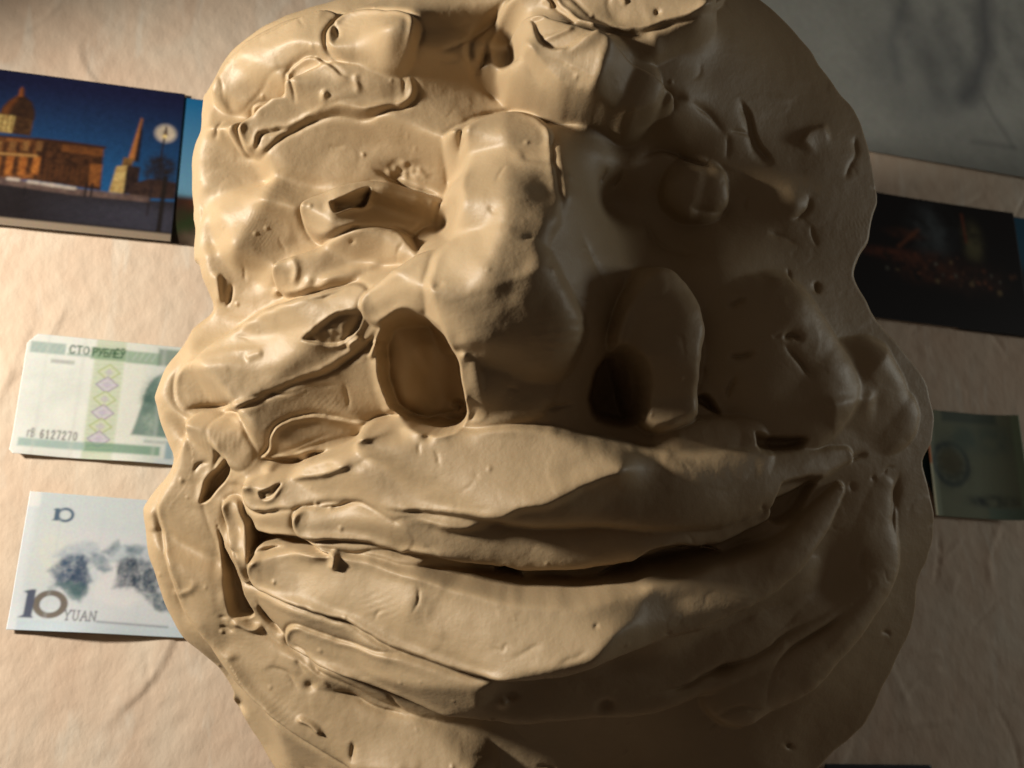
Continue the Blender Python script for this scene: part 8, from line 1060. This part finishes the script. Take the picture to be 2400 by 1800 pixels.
def ruble_note():
    w, h = 126, 61.8
    p = Print(w, h, .42, (232, 236, 232))
    p.smudge(16, 32, 18, 22, (210, 217, 213), .6, 101, 12)
    p.rect(32, -2, 46.5, h+2, (196, 208, 182), .75, 1.5); p.rect(46.5, -2, 58, h+2, (222, 226, 218), .7, 3); p.rect(58, -2, w, h+2, (200, 210, 204), .6, 6)
    p.rect(1.8, 52, 18, 57.8, (152, 176, 172), .8, .8); p.rect(19, 52, 30, 53.4, (150, 176, 166), .7, .8)
    p.rect(30, 51.4, 47, 57.6, (126, 160, 130), .8, 1); p.rect(47, 51, 63, 57.4, (134, 166, 142), .8, 1); p.rect(62, 51, w, 60, (122, 142, 130), .85, 1.5)
    p.text('CTO', 20, 53.4, 3.9, 2.4, (84, 110, 96), .95, .85); p.text('PyBLEW', 30.8, 53.2, 3.9, 2.2, (58, 94, 68), .95, .8, 1.18)
    for x in (3, 6, 9, 12, 15, 50, 53, 56, 59): p.line([(x, 52.8), (x+2, 56.6)], .6, (190, 204, 198), .6)
    p.rect(12, 47.4, 23, 49.4, (168, 172, 170), .75, .9)
    for k, y in enumerate((45, 38.5, 31, 24, 17, 10.5)):
        x = 39.6-.15*k
        p.poly([(x-5.2, y), (x, y+4.2), (x+5.2, y), (x, y-4.2)], (208, 202, 218) if k % 2 else (210, 218, 190), .85, .8)
        p.line([(x-5.2, y), (x, y+4.2), (x+5.2, y), (x, y-4.2), (x-5.2, y)], .7, (160, 148, 176) if k % 2 else (172, 186, 130), .85)
        p.poly([(x-2.4, y), (x, y+2), (x+2.4, y), (x, y-2)], (188, 180, 204), .6, .8)
    p.poly([(53.5, 14), (55, 20), (57, 30), (58, 38), (61, 44), (66, 48), (w, 48), (w, 13)], (100, 130, 122), .9, 1.4)
    p.smudge(62, 22, 4, 8, (170, 188, 176), .75, 107, 4); p.smudge(60, 34, 4, 9, (66, 98, 92), .8, 109, 4); p.smudge(67, 30, 5, 12, (70, 104, 98), .7, 110, 4)
    p.rect(60, 10.4, 70, 11.8, (160, 170, 168), .7, 1)
    p.text('rv', 6.4, 9.2, 4.2, 1.5, (112, 112, 112), .9, .6, 1.25); p.text('6127270', 12.4, 9, 4.0, 1.45, (100, 100, 102), .9, .65, 1.72)
    p.rect(3, 4.2, 33, 8.4, (150, 180, 176), .8, 1.1); p.rect(33, 4, 68, 8.8, (112, 152, 130), .85, 1.1); p.rect(70.5, 2.6, 74.5, 12, (120, 156, 172), .75, 1.4)
    p.rect(66, -1, w, 2.4, (196, 210, 220), .6, 2)
    for x in (9, 26, 64, 78): p.rect(x, -1, x+1.6, h+1, (206, 212, 208), .35, 1.6)
    for k in range(24):
        p.line([(33, 3+2.4*k), (46, 4.2+2.4*k)], .3, (178, 196, 160), .5, .6)
    p.soften(1)
    card('banknote', p, NOTE, 'TL', wz(-103.5, 183.2), 0.3, lambda X, Y: .6+2.6*np.clip((16-Y)/16, 0, 1)**2*(.6+.4*np.cos(X/9)),
         'white and green banknote with folk pattern strip, above the pale blue note', 'banknote', NOTES,
         cut=lambda X, Y: (X+(h-Y)*.8 > 4.2) & (X+Y > 1.6))

def yuan_note():
    w, h = 130, 64.5
    p = Print(w, h, .40, (210, 220, 228))
    p.rect(-2, -2, 4, h+2, (226, 234, 240), .9, 3); p.rect(-2, 57.5, 5.4, h+2, (238, 241, 242), 1, 1)
    p.rect(5, 48, 60, h+2, (206, 218, 222), .6, 5); p.rect(4, -2, w, 5, (196, 214, 226), .8, 1.5); p.smudge(46, 30, 34, 26, (224, 222, 226), .7, 121, 14); p.smudge(12, 36, 9, 16, (226, 230, 216), .6, 123, 9)
    p.ring(17.2, 54.4, 3.3, 2.9, 1.25, (84, 106, 130)); p.poly([(11.4, 51.4), (14.6, 51.4), (14.4, 57.4), (13, 57.4), (11.4, 56.6), (12.4, 56.2), (12.4, 52.2)], (84, 106, 130), 1, .5)
    def hill(pts, col, al, sd, cell=4):
        n = 1.5*lattice_noise((p.nx, p.ny), 9, sd)+.8*lattice_noise((p.nx, p.ny), 3.5, sd+1)
        m = np.clip(poly_sd(p.X+.7*n, p.Y+.7*n, pts)/2.2+.5, 0, 1)*np.clip(.78+.20*lattice_noise((p.nx, p.ny), cell, sd+2)+.16*lattice_noise((p.nx, p.ny), 1.6, sd+3), .05, 1)
        p.put(m, col, al)
    hill([(14, 34), (20, 40), (28, 43), (36, 39), (46, 42), (60, 38), (76, 42), (w, 36), (w, 30), (60, 33), (40, 34), (24, 31)], (168, 184, 198), .75, 131)
    hill([(14, 28), (20, 35), (26, 37), (31, 34), (33, 24), (31, 17), (24, 17), (18, 22)], (66, 90, 118), 1, 141)
    hill([(22, 22), (27, 36), (31, 32), (32, 20), (27, 16)], (48, 70, 100), .85, 146)
    hill([(16, 21), (25, 24), (33, 20), (30, 14), (24, 16)], (84, 116, 118), .8, 151)
    hill([(30, 37), (38, 36), (42, 30), (38, 28), (33, 31)], (122, 142, 156), .9, 156)
    hill([(36, 38), (42, 44), (44, 41), (40, 36)], (96, 120, 134), .9, 161); hill([(45, 41), (56, 42), (54, 38), (46, 38)], (104, 126, 140), .9, 166)
    hill([(43.5, 22), (43.5, 34), (48, 37), (56, 35), (64, 31), (64, 20), (54, 20)], (54, 70, 88), 1, 171)
    for x in (46, 49, 53, 57, 60): p.rect(x, 21, x+.9, 34, (128, 142, 156), .45, 1.2)
    hill([(57, 19), (70, 22), (w, 22), (w, 6), (66, 12)], (74, 94, 106), .95, 176)
    p.poly([(33, 22), (43, 29), (43, 20), (58, 17), (50, 12), (34, 16)], (226, 228, 232), .8, 3)
    p.ring(16.8, 12.4, 6.0, 5.2, 2.6, (114, 108, 102), 1, .5); p.ring(16.8, 12.4, 6.6, 5.2, 1.6, (120, 112, 104), 1, .6)
    p.poly([(3.6, 5.8), (10.4, 5.8), (9.6, 7), (9.8, 18.8), (8.2, 18.8), (4.6, 17.8), (6.2, 16.8), (6.0, 7)], (84, 92, 114), 1, .5)
    p.text('YUAN', 23.8, 5.6, 4.4, 2.6, (112, 114, 122), .95, .6, 1.42)
    p.line([(38.5, 5.4), (70, 4.6)], 1.0, (150, 156, 166), .8)
    for x in (15, 34, 55, 74): p.rect(x, -1, x+1, h+1, (196, 206, 214), .3, 1.6)
    p.soften(1)
    card('banknote', p, NOTE, 'TL', wz(-91.4, 104.2), -0.6, lambda X, Y: .5+3.6*np.clip((22-Y)/22, 0, 1)**2*np.exp(-((X-34)/22)**2)+.9*np.clip((14-Y)/14, 0, 1)**2,
         'pale blue banknote reading 10 YUAN, lowest on the wall left of the clay head', 'banknote', NOTES)

def green_note():
    w, h = 66, 66.5
    p = Print(w, h, .6, (118, 124, 104))
    p.smudge(16, 34, 15, 15, (40, 50, 48), .95, 141, 6); p.disc(17, 34, 8, 8, (88, 84, 60), .8, .6); p.ring(17, 33, 12, 13, 3, (40, 54, 60), .6, 2)
    p.smudge(40, 50, 26, 10, (84, 100, 92), .9, 143, 10); p.smudge(44, 11, 18, 4, (34, 42, 46), .95, 145, 6); p.rect(14, 60, 52, h+1, (74, 86, 80), .8, 3)
    p.rect(w-5, -2, w+2, h+2, (128, 146, 120), .8, 2); p.rect(40, -2, w, 7, (98, 122, 110), .7, 3)
    p.rect(-1, -2, 2.6, h+2, (190, 182, 150), .95, .5); p.rect(-1, 32, 2.4, 46, (176, 88, 30), .95, 1.5); p.rect(-1, 18, 2.2, 30, (150, 150, 130), .6, 3)
    p.soften(1)
    card('banknote', p, NOTE, 'TR', wz(471.4, 192.6), 0.4, lambda X, Y: 1.2+6*np.clip((X-34)/32, 0, 1)**2+3*np.clip((8-X)/8, 0, 1)**2,
         'dull green banknote with dark round emblem and curling edges, right of the clay head', 'banknote', NOTES, ink=1.0)
    q = Print(60, 50, .8, (58, 84, 84))
    q.smudge(30, 25, 28, 22, (34, 58, 74), .9, 151, 8); q.rect(-1, -1, 2, 51, (96, 112, 90), .8, 1)
    card('banknote', q, NOTE, 'TL', wz(399.5, 180), 3, lambda X, Y: .6+0*X,
         'blue green banknote peeping out between the clay head and the dull green note', 'banknote', NOTES,
         cut=lambda X, Y: (X > .35*abs(Y-28)-1.5))

def drawing():
    w, h = 330, 210
    p = Print(w, h, 1.0, (166, 168, 162))
    p.C *= (1+.05*lattice_noise((p.nx, p.ny), 2.2, 168)+.05*lattice_noise((p.nx, p.ny), 9, 169))[..., None]
    X0, Zb = 292, 368
    def c(x, z): return (x-X0, z-Zb)
    p.smudge(*c(440, 440), 46, 46, (120, 124, 124), .75, 161, 26)
    p.line([c(497, 530), c(492, 470), c(478, 436), c(468, 425)], 13, (84, 86, 92), .7, 12)
    p.line([c(430, 500), c(414, 462), c(416, 430)], 5, (112, 116, 118), .6, 9)
    p.line([c(484, 428), c(490, 414), c(498, 402), c(503, 392)], 2.2, (104, 104, 104), .55, 5); p.line([c(470, 390), c(488, 391), c(505, 391)], 2, (104, 104, 104), .55, 4.5)
    for k in range(16): p.smudge(*c(420+9*k, 500-3*(k*7 % 23)), 9, 20, (104, 106, 106), .45, 300+2*k, 8)
    p.smudge(*c(560, 480), 26, 60, (70, 70, 74), .8, 165, 20); p.smudge(*c(530, 400), 16, 30, (120, 120, 120), .6, 167, 14)
    p.soften(1)
    o = card('drawing_sheet', p, SHEET, 'TL', wz(X0, Zb+h), 0.0, lambda X, Y: .6+1.6*np.clip((14-Y)/14, 0, 1)**2,
             'large grey paper sheet with faint charcoal drawing, upper right behind the clay head', 'drawing', None)

def bottom_card():
    w, h = 66, 90
    p = Print(w, h, 1.2, (60, 66, 74))
    p.rect(0, 0, w, 84, (70, 78, 88), .8, 2)
    card('postcard', p, PHOTO, 'TL', wz(322, -14.5), 0, lambda X, Y: .8+0*X,
         'dark grey card just peeping up at the very bottom, right of the clay chin', 'postcard', CARDS)

dusk_postcard(); blue_postcard(); dark_postcard(); teal_postcard(); ruble_note(); yuan_note(); green_note(); drawing(); bottom_card()
